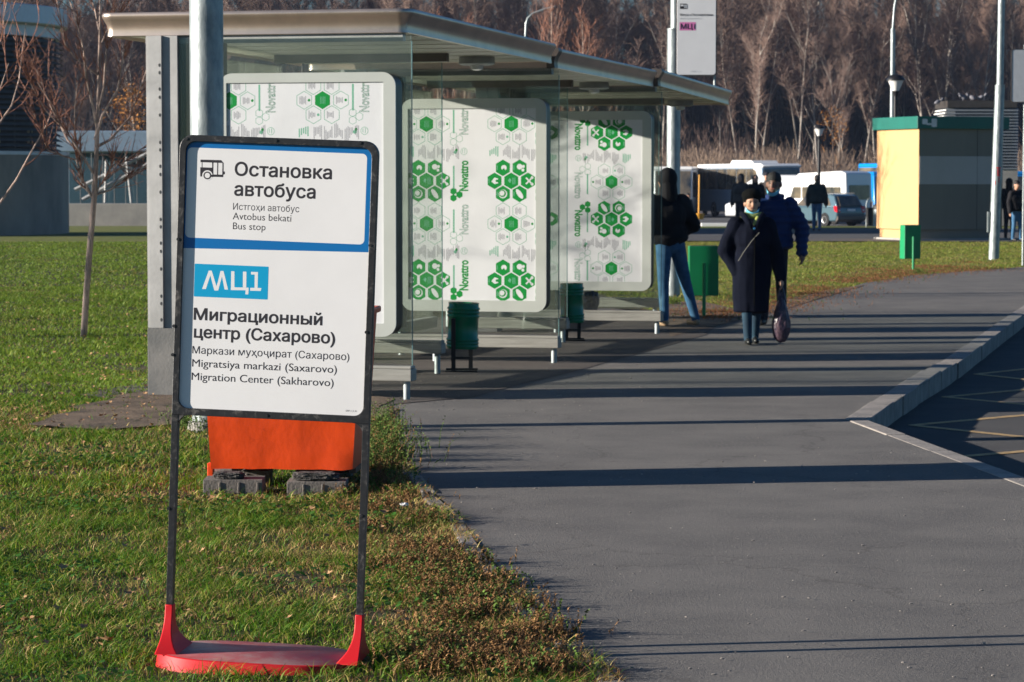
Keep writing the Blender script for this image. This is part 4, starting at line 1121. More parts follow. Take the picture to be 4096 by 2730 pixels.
# ================================================================ BUS SHELTERS
AX = Vector((0.2385, 0.9711)); RX = Vector((0.9711, -0.2385))
shelter_rz = -math.atan2(0.2385, 0.9711)
def fascia_profile():                # height (z) against outward offset, a soft ogee
    return [(0.0, 0.0), (0.012, 0.004), (0.006, 0.045), (0.014, 0.085), (0.034, 0.118), (0.048, 0.140), (0.050, 0.158), (0.040, 0.173), (0.0, 0.173)]
def make_shelter(idx, base, zr, PO, label):
    r = thing('bus_shelter', label, 'bus shelter', base, shelter_rz, 'bus shelters in a row')
    # local: x = right, y = along the row away from the camera; the near right leg stands at the origin; walls go to -x
    zt = zr[0]
    # roof: slab + fascia swept round
    RW, RL = 2.30, 4.62
    sl = (zr[1] - zr[0]) / RL
    mb = MB(); mb.add([(-RW + .02, 0.02, zt + .03), (0, 0.02, zt + .03), (0, RL - .02, zt + .03 + sl * RL), (-RW + .02, RL - .02, zt + .03 + sl * RL), (-RW + .02, 0.02, zt + .15), (0, 0.02, zt + .15), (0, RL - .02, zt + .15 + sl * RL), (-RW + .02, RL - .02, zt + .15 + sl * RL)],
        [(0, 3, 2, 1), (4, 5, 6, 7), (0, 1, 5, 4), (1, 2, 6, 5), (2, 3, 7, 6), (3, 0, 4, 7)])
    rf = mb.build('roof', 'ceiling_panel', r)
    # ceiling panels between seams
    npan = 8
    for k in range(npan):
        y0 = 0.03 + (RL - 0.06) * k / npan + 0.006; y1 = 0.03 + (RL - 0.06) * (k + 1) / npan - 0.006
        mb = MB(); mb.box((-RW + 0.06, y0, zt + 0.016 + sl * (y0 + y1) / 2), (-0.06, y1, zt + 0.028 + sl * (y0 + y1) / 2)); mb.build('ceiling_panel', 'ceiling_panel', rf)
    prof = fascia_profile()
    c = [(-RW, RL), (-RW, 0), (0.0, 0), (0.0, RL)]
    path = []
    rad = 0.06
    path.append((-RW, RL, -1, 0)); path.append((-RW, rad, -1, 0))
    for q in range(1, 6): a = R(180 + 90 * q / 6); path.append((-RW + rad + rad * math.cos(a), rad + rad * math.sin(a), math.cos(a), math.sin(a)))
    path.append((-RW + rad, 0, 0, -1)); path.append((-rad, 0, 0, -1))
    for q in range(1, 6): a = R(270 + 90 * q / 6); path.append((-rad + rad * math.cos(a), rad + rad * math.sin(a), math.cos(a), math.sin(a)))
    path.append((0, rad, 1, 0)); path.append((0.0, RL, 1, 0))
    if idx == 2:
        path[-1] = (0.0, RL - rad, 1, 0)
        for q in range(1, 6): a = R(90 * q / 6); path.append((-rad + rad * math.cos(a), RL - rad + rad * math.sin(a), math.cos(a), math.sin(a)))
        path.append((-rad, RL, 0, 1)); path.append((-RW + rad, RL, 0, 1))
    mb = MB(); n = len(prof); vs = []; fs = []
    for (x, y, nx, ny) in path:
        for o_, z_ in prof: vs.append((x + nx * o_, y + ny * o_, zt + z_ + sl * max(y, 0)))
        
    for i in range(len(path) - 1):
        for j in range(n - 1): fs.append((i * n + j, (i + 1) * n + j, (i + 1) * n + j + 1, i * n + j + 1))
        fs.append((i * n + n - 1, (i + 1) * n + n - 1, (i + 1) * n, i * n))
    fs += [tuple(range(n)), tuple(reversed(range((len(path) - 1) * n, len(path) * n)))]
    mb.add(vs, fs); mb.build('fascia', 'bronze_metal', rf, smooth=40)
    # dark joint collar at the near right corner of the next roofs
    if idx:
        mb = MB(); pf = [(o_ + 0.012, z_) for o_, z_ in prof]; pf = [(-0.05, -0.004)] + [(max(a, 0.01), b * 1.04 - 0.004) for a, b in pf[1:-1]] + [(-0.05, 0.185)]
        mb.prism([(a, zt + b) for a, b in pf], -0.09, 0.05, 'Y'); mb.build('joint_cover', 'bronze_dark', rf, smooth=40)
    # cross beams and lamp
    for y_ in (0.06, 3.0):
        mb = MB(); mb.box((-2.0, y_ - 0.04, zt - 0.055 + sl * y_), (-0.03 if y_ < 1 else -0.5, y_ + 0.04, zt + 0.015 + sl * y_)); mb.build('cross_beam', 'bronze_dark' if y_ > 1 else 'galv_light', r)
    zl = zt + sl * 3.65
    mb = MB(); mb.lathe([(0.15, zl + 0.016), (0.155, zl - 0.045), (0.13, zl - 0.055)], (-0.42, 3.65, 0), 24); lm = mb.build('ceiling_lamp', 'galv_light', r, smooth=40)
    mb = MB(); mb.lathe([(0.06, zl - 0.055), (0.05, zl - 0.09), (0.02, zl - 0.10)], (-0.42, 3.65, 0), 16); mb.build('lamp_cap', 'lamp_clear', lm, smooth=50)
    # end walls
    def wall(y, x_r, lightbox):
        mb = MB(); mb.box((-1.73, y - 0.005, 0.26), (x_r + 0.04, y + 0.005, zt - 0.02 + sl * y)); g_ = mb.build('glass_pane', 'shelter_glass', r)
        mb = MB(); mb.box((x_r + 0.0405, y - 0.0055, 0.25), (x_r + 0.0465, y + 0.0055, zt - 0.06 + sl * y)); mb.build('glass_edge', 'glass_edge', g_)
        mb = MB(); mb.box((-1.73, y - 0.07, 0.138), (x_r + 0.055, y + 0.07, 0.225)); mb.box((-1.73, y - 0.055, 0.2255), (x_r + 0.05, y + 0.055, 0.248)); mb.build('bottom_beam', 'alu_beam', r, bev=0.006)
        for xl in (x_r, -1.1) if lightbox else (x_r,):
            mb = MB(); mb.tube([(xl, y, -0.03), (xl, y, 0.138)], 0.025, 20); lg = mb.build('leg', 'galv', r, smooth=40)
    wall(0.0, 0.0, True); wall(3.06, -0.61, False)
    # left side: back wall panes, posts, base
    for k in range(3):
        mb = MB(); mb.box((-1.985, 0.27 + k * 0.95, 0.26), (-1.975, 0.27 + k * 0.95 + 0.93, zt - 0.1)); mb.build('glass_pane', 'shelter_glass', r)
    mb = MB(); mb.box((-2.03, 0.25, 0.138), (-1.93, 3.1, 0.245)); mb.build('bottom_beam', 'alu_beam', r, bev=0.006)
    # steel column at the near left corner, with slots, dark cabinet below and a cable bay beside it
    mb = MB(); mb.box((-1.975, -0.04, 0.50), (-1.952, 0.16, zt)); mb.box((-1.952, -0.055, 0.50), (-1.85, 0.16, zt)); mb.box((-1.85, -0.03, 0.50), (-1.735, 0.16, zt))
    cl = mb.build('column', 'galv_light', r)
    zz = 0.56
    mbk = MB(); k = 0
    while zz < zt - 0.1:
        mbk = MB(); mbk.lathe([(0.0065, -0.0575), (0.0065, -0.0545)], (0, 0, 0), 8, axis='Y', sy=2.0); 
        mbk.build('slot', 'cavity', cl, loc=(-1.865, 0, zz)); zz += (0.12, 0.055, 0.20, 0.13, 0.06)[k % 5]; k += 1
    mb = MB(); mb.box((-1.972, -0.06, 0.0), (-1.735, 0.17, 0.498)); mb.build('cabinet', 'cabinet_grey', r, bev=0.004)
    mb = MB(); mb.box((-1.735, 0.06, 0.30), (-1.42, 0.17, zt)); cv = mb.build('cable_bay', 'cavity', r)
    mb = MB(); mb.box((-1.665, 0.02, 0.3), (-1.625, 0.058, zt)); mb.build('rail', 'cabinet_grey', cv)
    mb = MB(); mb.box((-1.73, 0.0, 1.62), (-1.44, 0.05, 1.66)); mb.build('bracket', 'galv_light', cv)
    for q in range(5):
        p0 = Vector((-1.56 - 0.012 * q, 0.03, zt - 0.02)); pts = []
        for i in range(14):
            t = i / 13; pts.append((p0.x + 0.035 * math.sin(3.0 * t + q) * t - 0.03 * t, 0.03 - 0.008 * q, p0.z - 1.05 * t))
        mb = MB(); mb.tube(pts, 0.006 + 0.002 * (q % 2), 6); mb.build('cable', 'cable' if q % 2 else 'galv_light', cv, smooth=50)
    # light box with poster
    W, H = 1.336, 1.90; x1 = -0.045; x0 = x1 - W; z0 = 0.462
    mb = MB(); mb.prism(rr2(x0 + 0.008, z0 + 0.008, x1 - 0.008, z0 + H - 0.008, 0.095, 0.095), -0.10, 0.09, 'Y'); lb = mb.build('light_box', 'bronze_dark', r, smooth=40, bev=0.006)
    mb = MB(); 
    ring(mb, rr2(x0, z0, x1, z0 + H, 0.10, 0.10, 8), rr2(x0 + PO['mx'], z0 + PO['mz'], x0 + PO['mx'] + PO['W'], z0 + PO['mz'] + PO['H'], 0.004, 0.004, 8), -0.118, -0.1005)
    mb.build('box_frame', 'box_white', lb, smooth=40)
    mb = MB(); mb.box((x0 + PO['mx'] - 0.002, -0.106, z0 + PO['mz'] - 0.002), (x0 + PO['mx'] + PO['W'] + 0.002, -0.1008, z0 + PO['mz'] + PO['H'] + 0.002)); mb.build('poster', 'poster_white', lb)
    mb = MB()
    for q, m_, l_ in poster(PO['W'], PO['H'], PO['fx'], PO['fy'], PO['k'], PO['flip'], 3 + idx):
        mb.add([(x0 + PO['mx'] + x, -0.106 - 0.00025 * l_, z0 + PO['mz'] + y) for x, y in q], [tuple(range(len(q)))], m_)
    pr = mb.build('poster_print', ['print_green', 'print_pale', 'print_grey', 'poster_white'], lb, fixn=False); pr['kind'] = 'stuff'
    # bench along the back wall
    mb = MB(); mb.box((-1.86, 0.5, 0.425), (-1.45, 2.8, 0.47)); bn = mb.build('bench_seat', 'alu_beam', r, bev=0.01)
    for y_ in (0.8, 2.5):
        mb = MB(); mb.tube([(-1.65, y_, -0.02), (-1.65, y_, 0.424)], 0.03, 12); mb.build('bench_leg', 'galv', bn, smooth=40)
    return r
L1 = P(1627, 1601, 19.86); L2 = P(2216, 1458, 24.55); L3 = P(2628, 1344, 29.18)
P1 = dict(mx=0.055, mz=0.095, W=1.19, H=1.735, fx=0.055 + 0.675, fy=1.953, k=0.905, flip=False)
P2 = dict(mx=0.06, mz=0.10, W=1.18, H=1.712, fx=0.04 + 0.913, fy=1.067, k=1.0, flip=False)
P3 = dict(mx=0.08, mz=0.095, W=1.16, H=1.712, fx=1.16 - 0.334, fy=1.712 - 1.053 + 0.0, k=1.03, flip=True)
P3['fy'] = 0.663
make_shelter(0, (L1.x, L1.y, gz(L1.y)), (2.695 - 0.05, 2.66 - 0.05), P1, 'nearest glass bus shelter, its advert box partly hidden by the sign')
make_shelter(1, (L2.x, L2.y, gz(L2.y)), (2.63, 2.61), P2, 'middle glass bus shelter with a large green honeycomb poster')
make_shelter(2, (L3.x, L3.y, gz(L3.y)), (2.625, 2.545), P3, 'farthest glass bus shelter, its poster mottled by tree shadow')

# ================================================================ BINS
def drum_bin(px, py, w_px, top, bot, label, tilt=0.0):
    g = G(px, py); s0 = S(g.y); r = thing('drum_bin', label, 'litter bin', g, group='green ribbed drum bins by the shelters')
    zt = 1.65 + (715 - top) / s0 - g.z; zb = 1.65 + (715 - bot) / s0 - g.z; rr_ = w_px / s0 / 2
    prof = [(rr_, zb)]; H = zt - zb
    for f in (0.06, 0.13, 0.20, 0.72, 0.80, 0.88):
        z = zb + H * f; prof += [(rr_, z - 0.016), (rr_ + 0.010, z - 0.006), (rr_ + 0.010, z + 0.006), (rr_, z + 0.016)]
    prof += [(rr_, zt), (rr_ + 0.006, zt + 0.004), (rr_ - 0.006, zt + 0.004), (rr_ - 0.012, zb + H * 0.5)]
    mb = MB(); mb.lathe(prof, n=36); b = mb.build('drum', 'bin_green', r, smooth=50); b.rotation_euler = (0, R(tilt), 0)
    for dx in (-0.05 - rr_ * 0.12, 0.10 * rr_ / 0.17):
        yv = -rr_ - 0.02 if dx < 0 else rr_ + 0.02
        mb = MB(); mb.box((dx - 0.018, yv - 0.012, 0), (dx + 0.018, yv + 0.012, zb + H * (0.68 if dx < 0 else 0.5))); mb.build('post', 'black_steel', r)
    mb = MB(); mb.box((-0.06, -0.01, zb * 0.55), (0.10 * rr_ / 0.17, 0.01, zb * 0.55 + 0.02)); mb.build('cross_bar', 'black_steel', r)
    for yv in (-rr_ - 0.02, rr_ + 0.02):
        mb = MB(); mb.box((-rr_ * 1.05, yv - 0.02, 0.0), (rr_ * 1.05, yv + 0.02, 0.022)); mb.build('foot', 'black_steel', r)
drum_bin(1846, 1488, 122, 1212, 1395, 'dark green ribbed drum bin standing before the middle shelter', 2)
drum_bin(2290, 1364, 92, 1135, 1291, 'dark green ribbed drum bin standing before the farthest shelter', -1)
g = P(2362, 1210, 29.6)
mb = MB(); bmv = bmesh.new(); bmesh.ops.create_icosphere(bmv, subdivisions=4, radius=1)
for v in bmv.verts:
    q = v.co.copy(); t = (q.z + 1) / 2
    v.co = Vector((q.x * (0.07 + 0.045 * t), q.y * 0.08, q.z * 0.12)) * (1 + 0.2 * noise.noise(q * 3) + 0.1 * noise.noise(q * 9))
me = bpy.data.meshes.new('plastic_bag'); bmv.to_mesh(me); bmv.free(); me.materials.append(MATS['bag_blue'])
o = bpy.data.objects.new('plastic_bag', me); col.objects.link(o); o.location = g; tag(o, 'dark blue plastic bag beside the far green drum bin', 'bag')

def flat_bin(g, w, d, zb, zt, label, rz, side_mat='bin_green_flat', lx=0.0):
    r = thing('post_bin', label, 'litter bin', g, rz, 'flat green bins on a post by the lawn')
    mb = MB(); mb.box((-w / 2, 0.0, zb), (w / 2, d, zt)); mb.build('bin_body', side_mat, r, bev=0.008)
    mb = MB(); mb.tube([(lx, -0.03, -0.03), (lx, -0.03, zb + (zt - zb) * 0.66)], 0.022, 12); mb.build('post', side_mat, r, smooth=40)
    mb = MB(); mb.box((-w / 2 + 0.02, 0.02, zt), (w / 2 - 0.02, d - 0.02, zt + 0.004)); mb.build('opening', 'cavity', r)
g = G(2815, 1268); s0 = S(g.y); flat_bin(g, 118 / s0, 0.22, 1.65 - (1184 - 715) / s0 - g.z, 1.65 - (985 - 715) / s0 - g.z, 'bright green flat bin on a post beside the leaning man', 0.0)
g = G(3650, 1080); s0 = S(g.y); flat_bin(g, 70 / s0, 0.22, 1.65 - (1036 - 715) / s0 - g.z, 1.65 - (901 - 715) / s0 - g.z, 'small green bin on a post on the lawn before the kiosk', R(16), lx=0.0)
def simple_bins():
    # background bins near the kiosk
    g = P(3513, 900, 92); s0 = S(92)
    r = thing('steel_bin', 'round steel litter bin left of the cream kiosk', 'litter bin', (g.x, 92, gz(92)))
    mb = MB(); mb.lathe([(20 / s0, 0.05), (20 / s0, 0.62)], n=20); mb.build('drum', 'galv', r, smooth=40)
    mb = MB(); mb.lathe([(21 / s0, 0.621), (21 / s0, 0.74), (14 / s0, 0.80)], n=20); mb.build('bin_cap', 'black_steel', r, smooth=40)
    mb = MB(); mb.tube([(22 / s0 + 0.03, 0, 0), (22 / s0 + 0.03, 0, 0.85)], 0.03, 8); mb.build('post', 'galv', r, smooth=40)
    g = P(3478, 900, 94); s0 = S(94)
    r = thing('arched_bin', 'dark bin with an arched handle left of the steel bin', 'litter bin', (g.x, 94, gz(94)))
    mb = MB(); mb.lathe([(14 / s0, 0.05), (16 / s0, 0.66)], n=16); mb.build('drum', 'black_steel', r, smooth=40)
    pts = [(-13 / s0, 0, 0.0)] + [(-13 / s0 * math.cos(R(a)), 0, 0.75 + 0.22 * math.sin(R(a))) for a in range(0, 181, 20)] + [(13 / s0, 0, 0)]
    mb = MB(); mb.tube(pts, 0.018, 8); mb.build('handle', 'galv', r, smooth=50)
simple_bins()

# ================================================================ KIOSK, VENT BLOCK, PIGEONS
g = G(3675, 962); s0 = S(g.y); KR = R(-20)
r = thing('kiosk', 'small cream kiosk with green roof band and long side coloured as in shade', 'kiosk', g, R(20))
# corner facing us at the origin: long face to +x, short lit face to -x side going back
zt = 1.65 + (715 - 517) / s0; LW = 355 / s0 / math.cos(R(20)); SW = 122 / s0 / math.sin(R(20)); zfl = 1.65 - (905 - 715) / s0
M_ = Matrix.Identity(4)
mb = MB(); mb.box((0, 0, 0.28), (LW, SW, zt)); kb = mb.build('walls', 'kiosk_shaded', r)
# cream short side as cladding, and the pale band along the long side
mb = MB(); mb.box((-0.02, 0.0, 0.28), (-0.001, SW, zt)); mb.build('side_cladding', 'kiosk_cream', r)
zb0 = 1.65 + (715 - 626) / s0; zb1 = 1.65 + (715 - 738) / s0
mb = MB(); mb.box((0.0, -0.012, zb1), (LW * 0.69, -0.001, zb0)); mb.box((LW * 0.69 + 0.01, -0.012, zb1), (LW, -0.001, zb0)); mb.build('painted_band', 'kiosk_band', kb)
mb = MB(); mb.box((LW * 0.69, -0.006, 0.28), (LW * 0.69 + 0.01, -0.001, zt)); mb.build('wall_seam', 'cavity', kb)
mb = MB(); mb.box((0.08, 0.06, 0.04), (LW - 0.05, SW - 0.05, 0.279)); mb.build('plinth', 'kiosk_shaded', r)
mb = MB(); mb.box((0.06, 0.06, 0.04), (0.0795, SW - 0.05, 0.279)); mb.build('side_plinth', 'kiosk_cream', r)
mb = MB(); mb.box((-0.1, -0.1, -0.05), (LW + 0.1, SW, 0.039)); mb.build('slab', 'concrete', r)
mb = MB(); mb.box((-0.12, -0.10, zt + 0.001), (LW + 0.14, SW + 0.1, zt + 50 / s0)); rf = mb.build('roof', 'kiosk_green', r, bev=0.01)
mb = MB(); bmv = bmesh.new()
for (a, b, w_, h_) in ((0.02, 0.12, 0.16, 0.14), (0.30, 0.05, 0.16, 0.22), (0.14, 0.10, 0.2, 0.05), (0.37, 0.18, 0.08, 0.09)):
    q = rrect(w_, h_, 0.03, 3, a, zt + b); mb.add([(x, -0.1035, z) for x, z in q], [tuple(range(len(q)))])
mb.build('bird_droppings', 'paper', rf, fixn=False)['kind'] = 'stuff'

Yv = 96; s0 = S(Yv); vx0 = P(3787, 700, Yv).x; vz = 1.65 + (715 - 405) / s0
r = thing('vent_block', 'tall louvred ventilation block rising behind the kiosk', 'building', (vx0, Yv, gz(Yv)), R(2))
W_ = 285 / s0; zt = vz - gz(Yv)
mb = MB(); mb.box((0.05, 0.08, 0), (W_ - 0.05, 2.2, zt - 0.05)); mb.build('core', 'pavilion_inner', r)
mb = MB(); mb.box((0, -0.02, zt - 0.24), (W_ - 0.05, 2.25, zt)); mb.build('cap', 'bronze_dark', r)
mb = MB(); mb.box((0.02, 0.0, 0), (W_, 2.2, zt - 2.35)); mb.build('base', 'concrete', r)
k = 0; z = zt - 0.27
while z > zt - 2.3:
    mb = MB(); mb.add([(0, -0.03, z - 0.085), (W_, -0.03, z - 0.085), (W_, 0.06, z), (0, 0.06, z), (0, -0.03, z - 0.095), (W_, -0.03, z - 0.095), (W_, 0.06, z - 0.01), (0, 0.06, z - 0.01)],
        [(0, 1, 2, 3), (4, 7, 6, 5), (0, 4, 5, 1), (1, 5, 6, 2), (2, 6, 7, 3), (3, 7, 4, 0)]); mb.build('slat', 'louvre', r)
    if k < 8:
        a = -0.28 * (k + 1) / 8; mb = MB(); mb.box((a - 0.0, 0.10, z - 0.075), (-0.01, 2.1, z - 0.03)); mb.build('side_slat', 'white_paint', r)
    z -= 0.106; k += 1
for i, (px, lb) in enumerate(((3757, 'grey pigeon lowest of the four, on the sloping end of the vent block'), (3852, 'grey pigeon standing nearest the left end of the vent block top'), (3884, 'grey pigeon in the middle of the vent block top'), (3930, 'grey pigeon farthest right on the vent block top'))):
    q = P(px, 700, Yv + 0.3); zt_ = vz if i else vz - 0.16
    o_ = thing('pigeon', lb, 'pigeon', (q.x, Yv + 0.5, zt_), (R(20), R(200), R(150), R(-30))[i], 'pigeons on the vent block')
    mb = MB(); mb.ell((0, 0, 0.13), (0.13, 0.075, 0.075), 12, 8, 0, Matrix.Rotation(R(-28), 4, 'Y')); mb.ell((0.135, 0, 0.245), (0.042, 0.035, 0.04), 10, 6)
    mb.tube([(0.09, 0, 0.17), (0.13, 0, 0.23)], [0.05, 0.032], 10); mb.tube([(0.17, 0, 0.245), (0.20, 0, 0.24)], [0.012, 0.004], 6)
    mb.add([(-0.08, -0.03, 0.10), (-0.08, 0.03, 0.10), (-0.22, 0.035, 0.05), (-0.22, -0.035, 0.05), (-0.08, 0, 0.075)], [(0, 1, 2, 3), (0, 3, 4), (1, 4, 2), (2, 4, 3), (0, 4, 1)])
    mb.tube([(0.0, 0.02, 0), (0.0, 0.02, 0.07)], 0.006, 5); mb.tube([(0.0, -0.02, 0), (0.0, -0.02, 0.07)], 0.006, 5)
    mb.build('body', 'pigeon', o_, smooth=60)

# ================================================================ TREES
def grow(trunk_pts, trunk_r, seed, levels, mb_t, mb_c, n=7, first=0.25, fan=(25, 45), count=14, ratio=0.5, twig=0.5, up=0.35, twigs_per=6, tw_r=0.004):
    """tapered trunk with upswept limbs; thick wood to mb_t, thin twigs to mb_c"""
    r_ = random.Random(seed)
    pts = [Vector(p) for p in trunk_pts]; m = len(pts)
    def at(t):
        f = t * (m - 1); i = min(int(f), m - 2); return pts[i].lerp(pts[i + 1], f - i)
    L = sum((pts[i + 1] - pts[i]).length for i in range(m - 1))
    mb_t.tube(pts, [trunk_r * (1 - 0.88 * i / (m - 1)) for i in range(m)], n)
    def branch(p, d, ln, rad, lev):
        q = [p.copy()]; dd = d.copy(); k = 5 if lev < 2 else 4
        for i in range(k):
            dd = (dd + Vector((r_.gauss(0, 0.10), r_.gauss(0, 0.10), up * 0.35))).normalized()
            q.append(q[-1] + dd * ln / k)
        (mb_t if lev == 0 else mb_c).tube(q, [rad * (1 - 0.8 * i / k) for i in range(k + 1)], 5 if lev == 0 else 3, cap=False)
        if lev < levels:
            for j in range(twigs_per):
                t = r_.uniform(0.2, 1.0); i = min(int(t * k), k - 1); pp = q[i].lerp(q[i + 1], t * k - i)
                ax_ = (q[i + 1] - q[i]).normalized(); o_ = ax_.orthogonal(); o_.rotate(Matrix.Rotation(r_.uniform(0, 6.28), 3, ax_))
                a = R(r_.uniform(20, 45)); nd_ = (ax_ * math.cos(a) + o_ * math.sin(a)).normalized()
                branch(pp, nd_, ln * twig * r_.uniform(0.6, 1.1), max(rad * 0.45, tw_r), lev + 1)
    for j in range(count):
        t = first + (1 - first) * (j + r_.random() * 0.8) / count * 0.97
        p = at(t); az = j * 2.4 + r_.uniform(-0.5, 0.5); a = R(r_.uniform(*fan))
        d = Vector((math.sin(a) * math.cos(az), math.sin(a) * math.sin(az), math.cos(a)))
        branch(p, d, L * ratio * (1.1 - t) * r_.uniform(0.7, 1.15) + 0.1, trunk_r * 0.42 * (1.15 - t), 0)

# young bare tree on the lawn, its main limbs as the photograph shows them
Yt = G(337, 1345).y; g = G(337, 1345); s0 = S(Yt)
r = thing('bare_tree', 'young bare tree with pale leaning trunk on the lawn left of the shelters', 'tree', g)
def L_(px, py, dy=0.0): q = P(px, py, Yt + dy); return q - g
mbt = MB(); mbc = MB()
tp = [L_(335, 1350), (L_(345, 1180)), L_(362, 960), L_(378, 780), L_(388, 560), L_(396, 300), L_(400, 120), L_(404, -160), L_(410, -420)]
mbt.tube(tp, [13.5 / s0, 12.5 / s0, 12 / s0, 11 / s0, 9 / s0, 6.5 / s0, 5 / s0, 3.5 / s0, 1.5 / s0], 12)
limbs = [([(376, 800), (330, 720), (318, 640), (300, 540), (300, 430), (310, 330)], 5), ([(378, 700), (340, 640), (290, 560), (240, 500), (215, 430), (150, 330)], 4.5),
    ([(380, 560), (410, 460), (470, 360), (490, 250), (500, 190), (540, 120)], 5), ([(382, 780), (440, 760), (500, 720), (560, 690), (600, 650)], 4),
    ([(384, 590), (440, 560), (520, 470), (555, 370), (590, 270)], 5), ([(388, 620), (430, 620), (480, 660), (560, 600), (620, 560)], 3.5),
    ([(392, 450), (415, 350), (425, 200), (432, 140), (438, 20)], 4), ([(386, 500), (370, 420), (345, 310), (335, 200), (300, 60), (262, -40)], 5),
    ([(394, 300), (350, 270), (300, 230), (262, 180), (240, 60), (215, -60)], 4), ([(366, 780), (330, 745), (305, 640), (308, 560)], 3.5),
    ([(396, 200), (430, 120), (470, 60), (520, -60)], 3), ([(300, 640), (240, 620), (190, 600), (170, 540), (120, 420)], 2.6), ([(345, 640), (270, 560), (200, 420), (150, 290), (120, 230)], 3),
    ([(240, 500), (180, 440), (130, 350), (100, 280)], 2.4), ([(396, 120), (380, 40), (350, -60), (330, -160)], 3), ([(375, 800), (400, 740), (440, 690), (455, 620)], 3)]
rr_ = random.Random(11)
for pts_, w_ in limbs:
    dy0 = rr_.uniform(-0.5, 0.5)
    q = [L_(x, y, dy0 * i / len(pts_)) for i, (x, y) in enumerate(pts_)]
    mbt.tube(q, [1.35 * max(w_ * (1 - 0.75 * i / (len(q) - 1)), 0.9) / s0 for i in range(len(q))], 7)
    for k in range(22):
        t = rr_.uniform(0.2, 1.0) * (len(q) - 1); i = min(int(t), len(q) - 2); p = q[i].lerp(q[i + 1], t - i)
        d = (q[i + 1] - q[i]).normalized(); a = rr_.uniform(-0.7, 0.7)
        dd = Vector((d.x * math.cos(a) - d.z * math.sin(a), d.y + rr_.uniform(-0.4, 0.4), d.x * math.sin(a) + d.z * math.cos(a))); ln = rr_.uniform(0.12, 0.42)
        tw = [p]; 
        for j in range(4): dd = (dd + Vector((rr_.gauss(0, .12), rr_.gauss(0, .12), 0.10))).normalized(); tw.append(tw[-1] + dd * ln / 4)
        mbc.tube(tw, [2.3 / s0, 2.0 / s0, 1.6 / s0, 1.2 / s0, .8 / s0], 4, cap=False)
        for j in range(2):
            b = tw[2 + j]; e = b + Vector((rr_.uniform(-.06, .06), rr_.uniform(-.05, .05), rr_.uniform(0.02, .11))); mbc.tube([b, e], [.8 / s0, .5 / s0], 3, cap=False)
mbt.build('trunk', 'bark', r, smooth=60, fixn=False); mbc.build('crown', 'twig_red', r, smooth=60, fixn=False)

def small_tree(loc, h, label, seed, group=None, tr=0.05, first=0.22, fan=(22, 42), count=16, ratio=0.42, lv_=2, leafmat=None, tm='bark', cm='twig_red', tp_=6):
    r = thing('bare_tree', label, 'tree', loc, 0, group)
    rq = random.Random(seed); mt = MB(); mc = MB()
    tp = [(rq.gauss(0, 0.01) * h * 0.4 * (i / 6), rq.gauss(0, 0.01) * h * 0.4 * (i / 6), h * i / 6 - 0.05) for i in range(7)]
    grow(tp, tr, seed, lv_, mt, mc, first=first, fan=fan, count=count, ratio=ratio, twigs_per=tp_)
    mt.build('trunk', tm, r, smooth=60, fixn=False); mc.build('crown', cm, r, smooth=60, fixn=False)
    return r
g = G(-75, 1345); small_tree((g.x, g.y, 0), 5.2, 'bare young tree whose twigs reach in from the left edge', 21, tr=0.045, fan=(25, 48), ratio=0.36)
# trees off to the left whose shadows cross the pavement
for i, (x, y, h, sd_) in enumerate(((-9.5, 24.2, 5.5, 31), (-12.5, 27.5, 6.2, 32), (-10.8, 31.5, 5.8, 33), (-14, 35.5, 6.0, 34), (-7.5, 20.3, 4.6, 35))):
    small_tree((x, y, 0), h, 'bare young lawn tree out of view, nearest the ' + ('second shelter', 'pavilion path', 'third shelter', 'lawn end', 'first shelter')[i], sd_, tr=0.05)
for i, (px, Y_, h, lb) in enumerate(((2203, 60, 5.6, 'slender bare reddish tree rising behind the first roof joint'), (1750, 66, 5.4, 'bare tree top showing above the near roof edge'), (2330, 58, 5.0, 'slim bare tree behind the middle roof'), (1860, 74, 5.8, 'thin bare tree behind the near shelter, right of the first'))):
    q = P(px, 700, Y_); small_tree((q.x, Y_, 0), h, lb, 50 + i, tr=0.045, fan=(12, 28), ratio=0.5, first=0.35)

# ---------------------------------------------------------------- the birch wood
def ribbons_simple(name, A, B, w0, w1, matname, parent=None):
    """thin two-sided strips from A to B (n,3), a triangle pair each"""
    d = B - A; side = np.stack([d[:, 1] * 0 + d[:, 2], d[:, 0] * 0, -d[:, 0]], 1); side /= (np.linalg.norm(side, axis=1, keepdims=True) + 1e-9)
    rot = rng.uniform(-0.6, 0.6, len(A)); side[:, 1] = np.sin(rot)
    V = np.stack([A - side * w0[:, None], A + side * w0[:, None], B + side * w1[:, None], B - side * w1[:, None]], 1).reshape(-1, 3)
    n = len(A); T = (np.arange(n)[:, None, None] * 4 + np.array([[0, 1, 2], [0, 2, 3]])[None]).reshape(-1, 3)
    o = mesh_np(name, V, T, matname)
    if parent is not None: o.parent = parent
    return o

